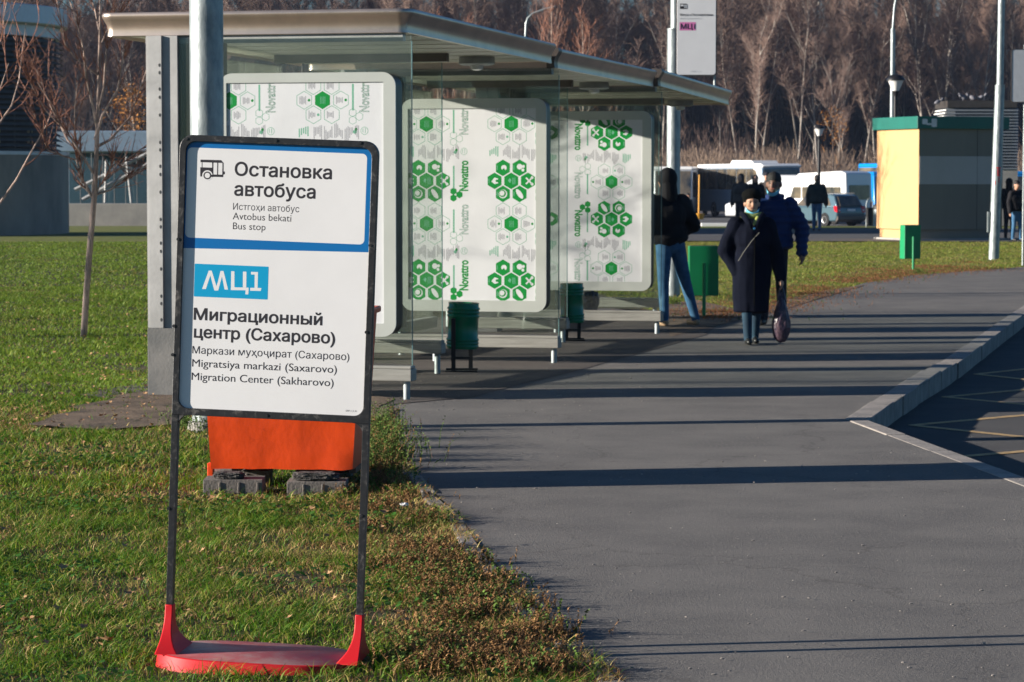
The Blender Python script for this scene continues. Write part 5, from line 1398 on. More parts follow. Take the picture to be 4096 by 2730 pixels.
def birch_proto(seed, h, lean, forks, white):
    rq = random.Random(seed); r = thing('birch_tree', 'x', 'tree', (0, 0, 0), 0, 'bare birches along the front of the wood')
    mt = MB(); A = []; Bn = []; W0 = []; W1 = []
    def limb(p, d, ln, rad, lev):
        q = [Vector(p)]; dd = Vector(d).normalized(); k = 7 if lev == 0 else 5
        for i in range(k):
            dd = (dd + Vector((rq.gauss(0, 0.05 + 0.03 * lev), rq.gauss(0, 0.05), 0.10 if lev else 0.02))).normalized(); q.append(q[-1] + dd * ln / k)
        mt.tube(q, [rad * (1 - 0.82 * i / k) for i in range(k + 1)], 6 if lev == 0 else 4, cap=False)
        nb = (forks if lev == 0 else 5 if lev == 1 else 0)
        for j in range(nb):
            t = (0.36 + 0.6 * (j + rq.random() * 0.7) / nb) if lev == 0 else rq.uniform(0.3, 0.95)
            i = min(int(t * k), k - 1); pp = q[i].lerp(q[i + 1], t * k - i); az = rq.uniform(0, 6.28); a = R(rq.uniform(16, 38))
            ax_ = (q[i + 1] - q[i]).normalized(); nd_ = ax_ * math.cos(a) + Vector((math.cos(az), math.sin(az), 0)) * math.sin(a)
            limb(pp, nd_, ln * (0.34 if lev == 0 else 0.5) * rq.uniform(0.7, 1.2), rad * (0.42 if lev == 0 else 0.5), lev + 1)
        nt = {0: 160, 1: 95, 2: 48}[lev]
        for j in range(nt):
            t = rq.uniform(0.42 if lev == 0 else 0.1, 1.0); i = min(int(t * k), k - 1); pp = q[i].lerp(q[i + 1], t * k - i)
            az = rq.uniform(0, 6.28); sp_ = rq.uniform(0.25, 0.9); u = Vector((math.cos(az) * sp_, math.sin(az) * sp_, rq.uniform(0.3, 1.0))).normalized(); l = rq.uniform(0.4, 1.3)
            m1 = pp + u * l * 0.55; e = m1 + (u + Vector((rq.gauss(0, .35), rq.gauss(0, .35), rq.uniform(-.5, .25)))).normalized() * l * 0.6
            A.append(pp); Bn.append(m1); W0.append(0.016); W1.append(0.011); A.append(m1); Bn.append(e); W0.append(0.011); W1.append(0.004)
    limb((0, 0, -0.3), (lean, rq.uniform(-.05, .05), 1), h, 0.115 if white else 0.10, 0)
    mt.build('trunk', 'birch_bark' if white else 'dark_bark', r, smooth=70, fixn=False)
    c = ribbons_simple('crown', np.array([list(p) for p in A]), np.array([list(p) for p in Bn]), np.array(W0), np.array(W1), 'birch_twigs', r)
    return r
protos = [birch_proto(100 + i, h, ln_, fk, wh) for i, (h, ln_, fk, wh) in enumerate(((18.5, 0.02, 7, 1), (17.0, -0.10, 6, 1), (19.0, 0.12, 8, 0), (16.5, 0.05, 6, 0), (18.0, -0.04, 9, 0), (15.5, 0.16, 5, 1)))]
rq = random.Random(99)
spots = []
# pale trunks the photograph picks out
for px, Y_, k, sc in ((3010, 236, 1, 1.0), (3030, 238, 5, 1.0), (3185, 232, 0, 1.02), (3262, 240, 5, .95), (3290, 231, 1, 1.0), (3345, 235, 5, .9), (3395, 229, 0, 0.72), (3430, 244, 5, 1.05), (3520, 240, 1, 1.0), (2960, 242, 0, .9), (2890, 246, 1, 1.0), (3700, 236, 0, 1.0), (3770, 234, 5, 1.0), (3830, 240, 1, 1.0), (3905, 233, 5, 1.0), (2640, 240, 0, .95), (2480, 243, 1, 1.0), (1860, 246, 0, 1.02), (2100, 240, 5, 1.0), (1240, 244, 1, 1.0), (560, 238, 0, 1.0), (470, 246, 5, 1.0)):
    spots.append((P(px, 700, Y_).x, Y_, k, sc, True))
for row, (Y_, dx, jit) in enumerate(((250, 2.3, 1.2), (262, 2.2, 1.3), (276, 2.2, 1.4), (292, 2.3, 1.5), (310, 2.6, 1.6))):
    x = -Y_ * 0.187 - 4
    while x < Y_ * 0.187 + 5:
        spots.append((x + rq.uniform(-jit, jit), Y_ + rq.uniform(-5, 5), rq.choice([2, 3, 4, 2, 3, 4, 0, 5]), rq.uniform(0.86, 1.10), False)); x += dx
used = set()
WL = ['pale birch leaning slightly, just right of the white route board', 'slanting pale birch close behind the one beside the route board', 'tall straight pale birch midway between route board and small lantern',
 'slanting forked pale birch above the coach front', 'straight pale birch above the head of the dark-haired man', 'leaning pale birch left of the small lantern', 'short bright birch above the small orange-leaved tree',
 'strongly leaning birch over the white minibus', 'pale birch left of the slim pole by the kiosk', 'birch rising above the end of the shelter roofs', 'slanting birch right beside the route board edge',
 'pale birch above the green kiosk roof corner', 'leaning birch above the left part of the kiosk roof', 'slanting birch above the pigeons', 'leaning birch beside the tall pole with red scrawl',
 'birch just left of the route board pole', 'pale birch above the farthest shelter roof', 'birch crown over the near end of the shelter roofs', 'leaning birch behind the thin curved lamp post', 'birch top right of the thick near pole',
 'pale birch behind the orange-leaved tree', 'leaning pale birch behind the young bare tree']
for i, (x, y, k, sc, white) in enumerate(spots[:299]):
    if k in used: o = copy_tree(protos[k])
    else: o = protos[k]; used.add(k)
    o.location = (x, y, gz(y)); o.scale = (sc, sc, sc * rq.uniform(0.94, 1.05)); o.rotation_euler = (0, 0, rq.choice([0, 0, 1, -1, 2]) * rq.uniform(0.2, 0.9))
    if white: o['label'] = WL[i]; o['group'] = 'pale birches at the wood edge'
    else: o['label'] = 'bare brown tree inside the dense far wood'; o['group'] = 'bare trees inside the wood'
# deep thicket filling the wood, denser below
def thicket(name, y0, y1, zmax, n, w, matname, label, zpow=1.0, ln=(0.8, 2.6), x_lo=None, x_hi=None, topn=None, kind='stuff'):
    Y = rng.uniform(y0, y1, n); X = (rng.uniform(-1, 1, n) if x_lo is None else rng.uniform(x_lo, x_hi, n)) * (Y * 0.187 + 3)
    top = zmax * (0.78 + 0.30 * fnoise(X, Y * 0.2, topn or 0.35, 77)); Z = top * rng.uniform(0, 1, n) ** zpow
    L = rng.uniform(*ln, n); th = rng.normal(0, 0.38, n); ph = rng.uniform(0, 6.28, n)
    A = np.stack([X, Y, gz_np(Y) + Z * 0.92 - 0.2], 1); th = th * (2.0 if 'under' in name else 1.0)
    B = A + np.stack([np.sin(th) * np.cos(ph) * L, np.sin(th) * np.sin(ph) * L, np.cos(th) * L], 1)
    o = ribbons_simple(name, A, B, np.full(n, w) * rng.uniform(0.5, 1.4, n), np.full(n, w * 0.35), matname)
    return tag(o, label, 'woodland', kind='stuff')
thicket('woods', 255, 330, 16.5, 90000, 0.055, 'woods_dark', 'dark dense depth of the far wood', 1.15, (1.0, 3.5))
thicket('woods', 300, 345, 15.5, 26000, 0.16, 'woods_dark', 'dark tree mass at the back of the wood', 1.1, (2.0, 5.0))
def bushes(name, n, y0, y1, hmin, hmax, per, w, matname, label):
    bx_ = rng.uniform(-1, 1, n); Yb_ = rng.uniform(y0, y1, n); Xb = bx_ * (Yb_ * 0.187 + 3); H = rng.uniform(hmin, hmax, n) * (0.9 + 0.25 * fnoise(Xb, Yb_ * 0, 0.25, 31))
    k = np.repeat(np.arange(n), per); m = len(k); az = rng.uniform(0, 6.283, m); el = np.abs(rng.normal(0, 0.42, m)); t = rng.uniform(0.0, 1.0, m) ** 0.8
    d = np.stack([np.sin(el) * np.cos(az), np.sin(el) * np.sin(az), np.cos(el)], 1); L = (H[k] * (1 - 0.35 * el))[:, None]
    base = np.stack([Xb[k] + rng.normal(0, 0.25, m), Yb_[k] + rng.normal(0, 0.25, m), gz_np(Yb_[k]) - 0.1], 1)
    A = base + d * L * t[:, None]; l = rng.uniform(0.25, 0.9, m)[:, None]
    B = A + (d + rng.normal(0, 0.33, (m, 3))) * l
    tag(ribbons_simple(name, A, B, w * rng.uniform(0.4, 1.3, m) * (1.3 - t), np.full(m, w * 0.25), matname), label, 'scrub', kind='stuff')
bushes('undergrowth', 230, 208, 226, 2.4, 5.6, 760, 0.032, 'brown_twigs', 'sunlit grey-brown shrubs in front of the wood')
bushes('undergrowth', 120, 222, 242, 4.0, 8.5, 380, 0.026, 'birch_twigs', 'taller reddish brushwood at the foot of the birches')
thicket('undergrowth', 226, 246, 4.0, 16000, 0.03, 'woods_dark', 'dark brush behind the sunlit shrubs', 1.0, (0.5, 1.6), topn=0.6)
# orange-leaved trees
def autumn(px, py, Y_, rad, label, n=1400):
    q = P(px, py, Y_); r = thing('autumn_tree', label, 'tree', (q.x, Y_, gz(Y_)))
    zc = q.z - gz(Y_); mt = MB(); mc = MB(); grow([(0, 0, -0.1), (0.1, 0, zc * 0.4), (0, 0, zc), (0.05, 0, zc + rad)], 0.07, int(px), 1, mt, mc, count=10, ratio=0.3, first=0.35)
    mt.build('trunk', 'dark_bark', r, fixn=False, smooth=60)
    V = []; F = []
    ra = random.Random(int(px))
    for i in range(n):
        while True:
            u = Vector((ra.uniform(-1, 1), ra.uniform(-1, 1), ra.uniform(-1, 1)))
            if u.length < 1: break
        f = noise.noise(u * 2.2 + Vector((px, 0, 0)))
        if f < -0.12: continue
        c = Vector((u.x * rad, u.y * rad, zc + u.z * rad * 1.1)); a = Vector((ra.gauss(0, 1), ra.gauss(0, 1), ra.gauss(0, 1))).normalized(); b = a.orthogonal().normalized(); sz = ra.uniform(0.03, 0.07)
        mc.add([c - a * sz, c + b * sz * 0.6, c + a * sz, c - b * sz * 0.6], [(0, 1, 2, 3)])
    mc.build('crown', 'orange_leaf', r, fixn=False)
autumn(515, 450, 128, 1.25, 'small tree with orange leaves behind the bare tree, above the glass entrance')
autumn(3330, 500, 210, 1.3, 'small orange-leaved tree before the wood near the small lantern', 700)

# ================================================================ PAVILION AND ENTRANCE (left)
Yp = 82.0; s0 = S(Yp); xr = (237 - 2048) / s0; RP = 5.2
r = thing('pavilion', 'round ventilation pavilion with dark louvres, pale rim and concrete base at the left edge', 'building', (xr - RP, Yp + 1.5, 0))
def pz(py): return 1.65 + (715 - py) / s0
def arcwall(mb, R0, R1, z0, z1, a0=-160, a1=20, n=60):
    vs = []; 
    for k in range(n + 1):
        a = R(a0 + (a1 - a0) * k / n); c_, s1 = math.cos(a), math.sin(a)
        vs += [(R0 * c_, R0 * s1, z0), (R1 * c_, R1 * s1, z0), (R1 * c_, R1 * s1, z1), (R0 * c_, R0 * s1, z1)]
    fs = [(4 * k + j, 4 * k + 4 + j, 4 * k + 4 + (j + 1) % 4, 4 * k + (j + 1) % 4) for k in range(n) for j in range(4)] + [(0, 1, 2, 3), (4 * n + 3, 4 * n + 2, 4 * n + 1, 4 * n)]
    mb.add(vs, fs); return mb
arcwall(MB(), RP - 0.3, RP, -0.1, pz(628)).build if False else None
arcwall(MB(), RP - 0.3, RP, -0.1, pz(622)).build('base_wall', 'pavilion_concrete', r, smooth=40)
arcwall(MB(), RP - 0.35, RP + 0.03, pz(622) + 0.002, pz(608)).build('ledge', 'pavilion_rim', r, smooth=40)
arcwall(MB(), RP - 0.9, RP - 0.6, pz(608), pz(150)).build('inner_wall', 'pavilion_inner', r, smooth=40)
arcwall(MB(), RP - 0.45, RP - 0.22, pz(152), pz(108)).build('soffit_ring', 'pavilion_rim', r, smooth=40)
MB().lathe([(RP + 0.0, pz(107)), (RP + 0.04, pz(102)), (RP + 0.02, pz(34)), (RP - 0.05, pz(30)), (0.1, pz(16))], n=80).build('roof_rim', 'pavilion_rim', r, smooth=30)
z = pz(168); k = 0
while z > pz(605):
    mb = MB(); n = 44; vs = []
    for q in range(n + 1):
        a = R(-150 + 165 * q / n); c_, s1 = math.cos(a), math.sin(a)
        vs += [((RP - 0.30) * c_, (RP - 0.30) * s1, z + 0.06), ((RP - 0.14) * c_, (RP - 0.14) * s1, z - 0.03)]
    mb.add(vs, [(2 * q, 2 * q + 1, 2 * q + 3, 2 * q + 2) for q in range(n)]); mb.build('slat', 'louvre' if False else 'cabinet_grey', r, smooth=30, fixn=False); z -= 0.155; k += 1
for a in range(-140, 10, 9):
    mb = MB(); c_, s1 = math.cos(R(a)), math.sin(R(a)); mb.tube([((RP - 0.36) * c_, (RP - 0.36) * s1, pz(607)), ((RP - 0.36) * c_, (RP - 0.36) * s1, pz(152))], 0.03, 6); mb.build('upright', 'cabinet_grey', r)
for px, py in ((12, 530), (12, 565), (108, 530), (108, 565)):  # pale plates imitate reflections behind the louvres
    x = (px + 12 - 2048) / s0 - (xr - RP); yy = -math.sqrt(max(0, (RP - 0.59) ** 2 - x * x)); mb = MB(); mb.box((x - 0.13, yy - 0.03, pz(py + 12)), (x + 0.13, yy - 0.01, pz(py - 12))); mb.build('painted_reflection', 'reflection_pale', r)

Ye = 104.0; s0 = S(Ye)
def ex(px): return (px - 2048) / s0
r = thing('metro_entrance', 'low glass station entrance with pale blue sloping roof and concrete parapet', 'building', (ex(430), Ye, gz(Ye)))
def EP(px, py, dy=0): q = P(px, py, Ye + dy); return Vector((q.x - ex(430), dy, q.z - gz(Ye)))
mb = MB(); mb.box((EP(180, 0).x, 0, -0.3), (EP(760, 0).x, 0.35, EP(0, 815).z)); mb.build('parapet', 'concrete', r, bev=0.02)
mb = MB(); mb.box((EP(180, 0).x, 2.2, EP(0, 605).z), (EP(760, 0).x, 5.0, EP(0, 520).z)); mb.build('roof', 'canopy_blue', r, bev=0.03)
mb = MB(); mb.box((EP(560, 0).x, 2.0, EP(0, 585).z), (EP(760, 0).x, 2.19, EP(0, 600).z)); mb.build('sunlit_edge', 'white_paint', r)  # added white strip imitates the sunlit part of the entrance
mb = MB(); mb.box((EP(180, 0).x, 4.0, 0.0), (EP(760, 0).x, 4.1, EP(0, 606).z)); mb.build('back_wall', 'canopy_blue', r)
for px in range(250, 760, 46):
    mb = MB(); mb.box((EP(px, 0).x, 1.2, 0), (EP(px + 43, 0).x, 1.23, EP(0, 612).z)); mb.build('pane', 'clear_pane', r)
    mb = MB(); mb.box((EP(px + 43.5, 0).x, 1.15, 0), (EP(px + 46, 0).x, 1.27, EP(0, 612).z)); mb.build('mullion', 'galv_light', r)
for (a, b) in (((300, 760), (600, 610)), ((330, 800), (620, 640))):
    mb = MB(); mb.tube([EP(*a, 0.7), EP(*b, 0.7)], 0.07, 8); mb.build('sloping_beam', 'galv_light', r, smooth=50)
for (a, b) in (((505, 625), (525, 812)), ((425, 640), (420, 812))):
    mb = MB(); mb.tube([EP(*a, 0.6), EP(*b, 0.6)], 0.045, 8); mb.build('strut', 'galv_light', r, smooth=50)

# ================================================================ VEHICLES
def wheel(parent, x, y, r_, w=0.22, side=1):
    mb = MB(); pr = [(r_ * 0.62, -w / 2), (r_ * 0.95, -w / 2), (r_, -w / 2 + 0.03), (r_, w / 2 - 0.03), (r_ * 0.95, w / 2), (r_ * 0.62, w / 2)]
    mb.lathe(pr, (0, 0, 0), 24, axis='Y'); t = mb.build('wheel', 'tyre', parent, loc=(x, y, r_), smooth=40)
    mb = MB(); mb.lathe([(r_ * 0.60, side * (w / 2 - 0.02)), (r_ * 0.5, side * (w / 2 + 0.004)), (r_ * 0.15, side * (w / 2 - 0.02)), (0.02, side * (w / 2 - 0.01))], (0, 0, 0), 20, axis='Y'); mb.build('rim', 'rim_metal', t, smooth=40)
def vehicle(name, label, cat, corner, heading, L, W, prof, bodymat, corner_local, Yv, group=None, bev=0.05):
    c, s1 = math.cos(heading), math.sin(heading); lx, ly = corner_local
    ox = corner.x - (c * lx - s1 * ly); oy = corner.y - (s1 * lx + c * ly)
    r = thing(name, label, cat, (ox, oy, gz(oy)), heading, group)
    mb = MB(); mb.prism(prof, -W / 2, W / 2, 'Y'); b = mb.build('body', bodymat, r, bev=bev, smooth=35)
    return r, b
def side_pane(r, poly, W, side, m='dark_window', name='window', lift=0.006):
    mb = MB(); y0 = side * (W / 2 - 0.01); y1 = side * (W / 2 + lift); mb.prism(poly, min(y0, y1), max(y0, y1), 'Y'); return mb.build(name, m, r)
def end_pane(r, poly, x, nx, m='dark_window', name='window', t=0.012, slope=0.0):
    """poly in (y,z); slab at x, outward nx"""
    mb = MB(); vs = [(x + slope * z * nx + d, y, z) for d in (0, nx * t) for y, z in poly]; n = len(poly)
    mb.add(vs, [tuple(range(n)), tuple(reversed(range(n, 2 * n)))] + [(i, i + n, (i + 1) % n + n, (i + 1) % n) for i in range(n)]); return mb.build(name, m, r)
# coach
L, W, H = 12.0, 2.5, 3.35
hd = math.atan2(-math.cos(R(16)), math.sin(R(16)))
r, b = vehicle('coach', 'white roofed coach with blue-grey flanks parked before the wood', 'coach', P(3055, 800, 168), hd, L, W, [(-L / 2, 0.35), (L / 2 - 0.05, 0.35), (L / 2, 1.0), (L / 2 - 0.12, 1.5), (L / 2 - 0.35, H - 0.25), (-L / 2 + 0.1, H - 0.25), (-L / 2, H - 0.6)], 'coach_blue', (L / 2, -W / 2), 168)
mb = MB(); mb.prism([(-L / 2 + 0.05, H - 0.249), (L / 2 - 0.30, H - 0.249), (L / 2 - 0.1, H - 0.12), (L / 2 - 0.6, H + 0.02), (-L / 2 + 0.2, H + 0.02)], -W / 2 - 0.03, W / 2 + 0.03, 'Y'); rf = mb.build('roof', 'vehicle_white', r, bev=0.05, smooth=35)
mb = MB(); mb.prism([(-1.0, H + 0.021), (3.2, H + 0.021), (2.8, H + 0.22), (-0.6, H + 0.25)], -0.85, 0.85, 'Y'); mb.build('roof_unit', 'vehicle_white', rf, bev=0.04)
for sd_ in (-1, 1):
    for k in range(6):
        x0 = -L / 2 + 0.3 + k * 1.75; side_pane(r, [(x0, 1.75), (x0 + 1.71, 1.75), (x0 + 1.71, H - 0.3), (x0, H - 0.3)], W, sd_)
    side_pane(r, [(L / 2 - 1.15, 1.45), (L / 2 - 0.62, 1.2), (L / 2 - 0.62, H - 0.3), (L / 2 - 1.15, H - 0.3)], W, sd_)
    side_pane(r, [(L / 2 - 0.60, 0.4), (L / 2 - 0.42, 0.4), (L / 2 - 0.42, H - 0.28), (L / 2 - 1.9, H - 0.28), (L / 2 - 1.3, H - 0.42), (L / 2 - 0.62, 2.2)], W, sd_, 'vehicle_white', 'pillar', 0.02)
    for x_ in (L / 2 - 2.7, -L / 2 + 3.2): wheel(r, x_, sd_ * (W / 2 - 0.1), 0.5, 0.26, sd_)
    mb = MB(); mb.tube([(L / 2 - 0.1, sd_ * (W / 2), H - 0.5), (L / 2 + 0.25, sd_ * (W / 2 + 0.15), H - 0.6), (L / 2 + 0.27, sd_ * (W / 2 + 0.17), H - 1.2)], [0.03, 0.05, 0.09], 8); mb.build('mirror', 'black_steel', r)
    end_pane(r, rrect(0.35, 0.22, 0.06, 3, sd_ * 0.95 - 0.175, 0.75), L / 2 - 0.0, 1, 'lamp_clear', 'headlight', 0.03)
end_pane(r, [(-1.15, 1.35), (1.15, 1.35), (1.12, H - 0.32), (-1.12, H - 0.32)], L / 2 + 0.09, 1, 'dark_window', 'windscreen', 0.02, slope=-0.105)
# white minibus seen from behind
L, W, H = 5.5, 2.0, 2.85
hd = math.atan2(math.cos(R(40)), -math.sin(R(40)))
r, b = vehicle('minibus', 'white high-roofed minibus seen from behind and its sunlit flank', 'van', P(3388, 800, 146), hd, L, W, [(-L / 2, 0.3), (L / 2, 0.35), (L / 2 + 0.05, 0.9), (L / 2 - 0.15, 1.15), (L / 2 - 0.75, 1.35), (L / 2 - 1.25, 2.1), (L / 2 - 1.9, H - 0.12), (-L / 2 + 0.5, H), (-L / 2 + 0.1, H - 0.12), (-L / 2 + 0.02, 1.0)], 'vehicle_white', (-L / 2, W / 2), 146, bev=0.07)
for sd_ in (-1, 1):
    for x0, x1 in ((-L / 2 + 0.45, -0.95), (-0.9, 0.55), (0.62, 1.45)): side_pane(r, [(x0, 1.38), (x1, 1.38), (x1 - (0.25 if x1 > 1 else 0), 2.0), (x0, 2.0)], W, sd_)
    for x_ in (L / 2 - 0.95, -L / 2 + 1.0): wheel(r, x_, sd_ * (W / 2 - 0.1), 0.34, 0.2, sd_)
    end_pane(r, rrect(0.10, 0.45, 0.03, 3, sd_ * 0.9 - 0.05, 0.75), -L / 2 + 0.04, -1, 'tail_red', 'tail_light', 0.05)
end_pane(r, rrect(1.55, 0.78, 0.08, 4, -0.775, 1.32), -L / 2 + 0.00, -1, 'dark_window', 'rear_window', 0.02, slope=-0.02)
end_pane(r, rrect(0.5, 0.11, 0.01, 2, -0.25, 0.80), -L / 2 - 0.005, -1, 'plate_white', 'number_plate', 0.03)
end_pane(r, circ(0.25, 1.16, 0.07, 12, 1.5, 1), -L / 2 - 0.005, -1, 'black_steel', 'handle', 0.03)
mb = MB(); mb.box((-L / 2 - 0.06, -W / 2 + 0.03, 0.28), (-L / 2 + 0.02, W / 2 - 0.03, 0.55)); mb.build('bumper', 'bronze_dark', r, bev=0.02)
mb = MB(); mb.box((-L / 2 - 0.001, -0.008, 0.6), (-L / 2 - 0.02 + 0.0, 0.008, H - 0.2)); 
# silver SUV
L, W, H = 4.6, 1.85, 1.68
hd = math.atan2(math.cos(R(33)), -math.sin(R(33)))
prof = [(-L / 2, 0.45), (-L / 2 + 0.12, 0.28), (L / 2 - 0.1, 0.28), (L / 2, 0.6), (L / 2 - 0.12, 0.85), (L / 2 - 1.15, 1.02), (L / 2 - 1.2, 1.04), (-L / 2 + 0.02, 1.02), (-L / 2 - 0.03, 0.72)]
r, b = vehicle('parked_car', 'silver-teal SUV with red tail lights parked beside the white minibus', 'car', P(3347, 850, 139), hd, L, W, prof, 'suv_silver', (-L / 2, W / 2), 139, bev=0.07)
mb = MB(); cab = [(-L / 2 + 0.04, 1.00), (L / 2 - 1.15, 1.00), (L / 2 - 1.95, H - 0.08), (L / 2 - 2.5, H), (-L / 2 + 0.75, H - 0.02), (-L / 2 + 0.40, H - 0.10)]
n = len(cab); vs = [(x, -W / 2 + 0.04 + (0.14 if z > 1.2 else 0), z) for x, z in cab] + [(x, W / 2 - 0.04 - (0.14 if z > 1.2 else 0), z) for x, z in cab]
mb.add(vs, [tuple(range(n)), tuple(reversed(range(n, 2 * n)))] + [(i, i + n, (i + 1) % n + n, (i + 1) % n) for i in range(n)]); mb.build('cabin', 'suv_silver', r, bev=0.05, smooth=35)
for sd_ in (-1, 1):
    for poly in ([(-L / 2 + 0.50, 1.07), (-L / 2 + 1.10, 1.07), (-L / 2 + 1.15, H - 0.14), (-L / 2 + 0.85, H - 0.2)], [(-L / 2 + 1.2, 1.06), (-0.2, 1.06), (-0.22, H - 0.12), (-L / 2 + 1.24, H - 0.12)], [(-0.14, 1.06), (0.95, 1.06), (0.42, H - 0.14), (-0.14, H - 0.11)]):
        mb = MB(); q = [(x, sd_ * (W / 2 - 0.045 - 0.12 * (z - 1.0) / 0.55 + 0.012), z) for x, z in poly] + [(x, sd_ * (W / 2 - 0.045 - 0.12 * (z - 1.0) / 0.55 - 0.03), z) for x, z in poly]
        m_ = len(poly); mb.add(q, [tuple(range(m_)), tuple(reversed(range(m_, 2 * m_)))] + [(i, i + m_, (i + 1) % m_ + m_, (i + 1) % m_) for i in range(m_)]); mb.build('window', 'dark_window', r)
    for x_ in (L / 2 - 0.9, -L / 2 + 0.95): wheel(r, x_, sd_ * (W / 2 - 0.08), 0.36, 0.22, sd_)
    mb = MB(); mb.prism([(-L / 2 - 0.045, 0.72), (-L / 2 + 0.20, 0.80), (-L / 2 + 0.26, 1.06), (-L / 2 - 0.01, 1.06)], min(sd_ * (W / 2 - 0.22), sd_ * (W / 2 + 0.01)), max(sd_ * (W / 2 - 0.22), sd_ * (W / 2 + 0.01)), 'Y'); tl = mb.build('tail_light', 'tail_red', r, bev=0.02)
    mb = MB(); mb.ell((-L / 2 - 0.045, sd_ * (W / 2 - 0.13), 0.84), (0.02, 0.05, 0.05), 10, 6); mb.build('reversing_lamp', 'lamp_clear', tl)
    mb = MB(); mb.box((-L / 2 + 0.5, sd_ * (W / 2 - 0.26) - 0.015, H + 0.0), (0.5, sd_ * (W / 2 - 0.26) + 0.015, H + 0.04)); mb.build('roof_rail', 'black_steel', r)
mb = MB(); mb.add([(-L / 2 + 0.02, -0.70, 1.06), (-L / 2 + 0.02, 0.70, 1.06), (-L / 2 + 0.36, 0.60, H - 0.14), (-L / 2 + 0.36, -0.60, H - 0.14), (-L / 2 - 0.01, -0.70, 1.07), (-L / 2 - 0.01, 0.70, 1.07), (-L / 2 + 0.33, 0.60, H - 0.12), (-L / 2 + 0.33, -0.60, H - 0.12)], [(0, 1, 2, 3), (7, 6, 5, 4), (0, 4, 5, 1), (1, 5, 6, 2), (2, 6, 7, 3), (3, 7, 4, 0)]); mb.build('rear_window', 'dark_window', r)
end_pane(r, rrect(0.52, 0.11, 0.01, 2, -0.26, 0.80), -L / 2 - 0.03, -1, 'plate_white', 'number_plate', 0.02)
mb = MB(); mb.prism([(-L / 2 - 0.06, 0.36), (-L / 2 + 0.1, 0.24), (-L / 2 + 0.2, 0.55), (-L / 2 - 0.06, 0.55)], -W / 2 + 0.02, W / 2 - 0.02, 'Y'); mb.build('bumper', 'bronze_dark', r, bev=0.02)
# small white bus facing us, pale bus, blue buses
def front_bus(label, px, Y_, W, H, L, yaw, mbody, mroof, glz=0.9, name='bus', group=None, corner=0):
    hd = math.atan2(-math.cos(yaw), math.sin(yaw)); c = P(px, 800, Y_)
    r, b = vehicle(name, label, 'bus', c, hd, L, W, [(-L / 2, 0.3), (L / 2, 0.3), (L / 2 + 0.03, 0.9), (L / 2 - 0.06, glz + 0.15), (L / 2 - 0.25, H - 0.2), (-L / 2, H - 0.2)], mbody, (L / 2, corner * W / 2), Y_, group)
    mb = MB(); mb.prism([(-L / 2, H - 0.199), (L / 2 - 0.22, H - 0.199), (L / 2 - 0.3, H), (-L / 2, H)], -W / 2 - 0.01, W / 2 + 0.01, 'Y'); mb.build('roof', mroof, r, bev=0.05)
    end_pane(r, [(-W / 2 + 0.1, glz + 0.1), (W / 2 - 0.1, glz + 0.1), (W / 2 - 0.12, H - 0.28), (-W / 2 + 0.12, H - 0.28)], L / 2 + 0.09, 1, 'dark_window', 'windscreen', 0.02, slope=-0.10)
    for sd_ in (-1, 1):
        end_pane(r, rrect(0.30, 0.18, 0.05, 3, sd_ * (W / 2 - 0.3) - 0.15, 0.62), L / 2 + 0.01, 1, 'lamp_clear', 'headlight', 0.04)
        for k in range(int((L - 1.2) / 1.3)): side_pane(r, [(L / 2 - 1.9 - k * 1.3, glz + 0.3), (L / 2 - 0.68 - k * 1.3, glz + 0.3), (L / 2 - 0.68 - k * 1.3, H - 0.35), (L / 2 - 1.9 - k * 1.3, H - 0.35)], W, sd_)
        for x_ in (L / 2 - 1.2, -L / 2 + 1.3): wheel(r, x_, sd_ * (W / 2 - 0.1), 0.40, 0.24, sd_)
    end_pane(r, [(-W / 2 + 0.3, 0.42), (W / 2 - 0.3, 0.42), (W / 2 - 0.3, 0.54), (-W / 2 + 0.3, 0.54)], L / 2 + 0.02, 1, 'black_steel', 'grille', 0.03)
    return r
front_bus('small white bus facing us with a dark windscreen, left of the coach', 2775, 183, 2.05, 2.9, 6.5, R(4), 'vehicle_white', 'vehicle_white', 1.0)
front_bus('pale bus almost hidden behind the stepped pole and last shelter', 2692, 172, 2.4, 3.2, 9, R(-6), 'pavilion_rim', 'vehicle_white', 1.0)
front_bus('bright blue bus peeping out left of the cream kiosk', 3497, 158, 2.5, 2.85, 9, R(8), 'vehicle_blue', 'vehicle_blue', 1.1, corner=-1)
front_bus('blue bus whose roof shows behind the white minibus and kiosk', 3420, 184, 2.55, 3.45, 11, R(-62), 'vehicle_blue', 'vehicle_blue', 1.2, corner=-1)
front_bus('blue bus at the right edge behind the standing people', 4064, 150, 2.5, 2.85, 9, R(5), 'vehicle_blue', 'vehicle_blue', 1.1, corner=-1)
# beige van roof between coach and minibus
L, W, H = 5.2, 2.0, 2.65; hd = math.atan2(math.cos(R(60)), -math.sin(R(60)))
r, b = vehicle('parked_van', 'beige van partly hidden behind the dark-haired man', 'van', P(3240, 800, 152), hd, L, W, [(-L / 2, 0.3), (L / 2, 0.35), (L / 2, 1.0), (L / 2 - 0.7, 1.25), (L / 2 - 1.3, 2.2), (L / 2 - 2.0, H), (-L / 2 + 0.1, H)], 'pavilion_rim', (-L / 2, W / 2), 152, bev=0.07)
for sd_ in (-1, 1):
    side_pane(r, [(-0.5, 1.4), (1.1, 1.4), (0.7, 2.1), (-0.5, 2.1)], W, sd_)
    for x_ in (L / 2 - 0.95, -L / 2 + 1.0): wheel(r, x_, sd_ * (W / 2 - 0.1), 0.34, 0.2, sd_)
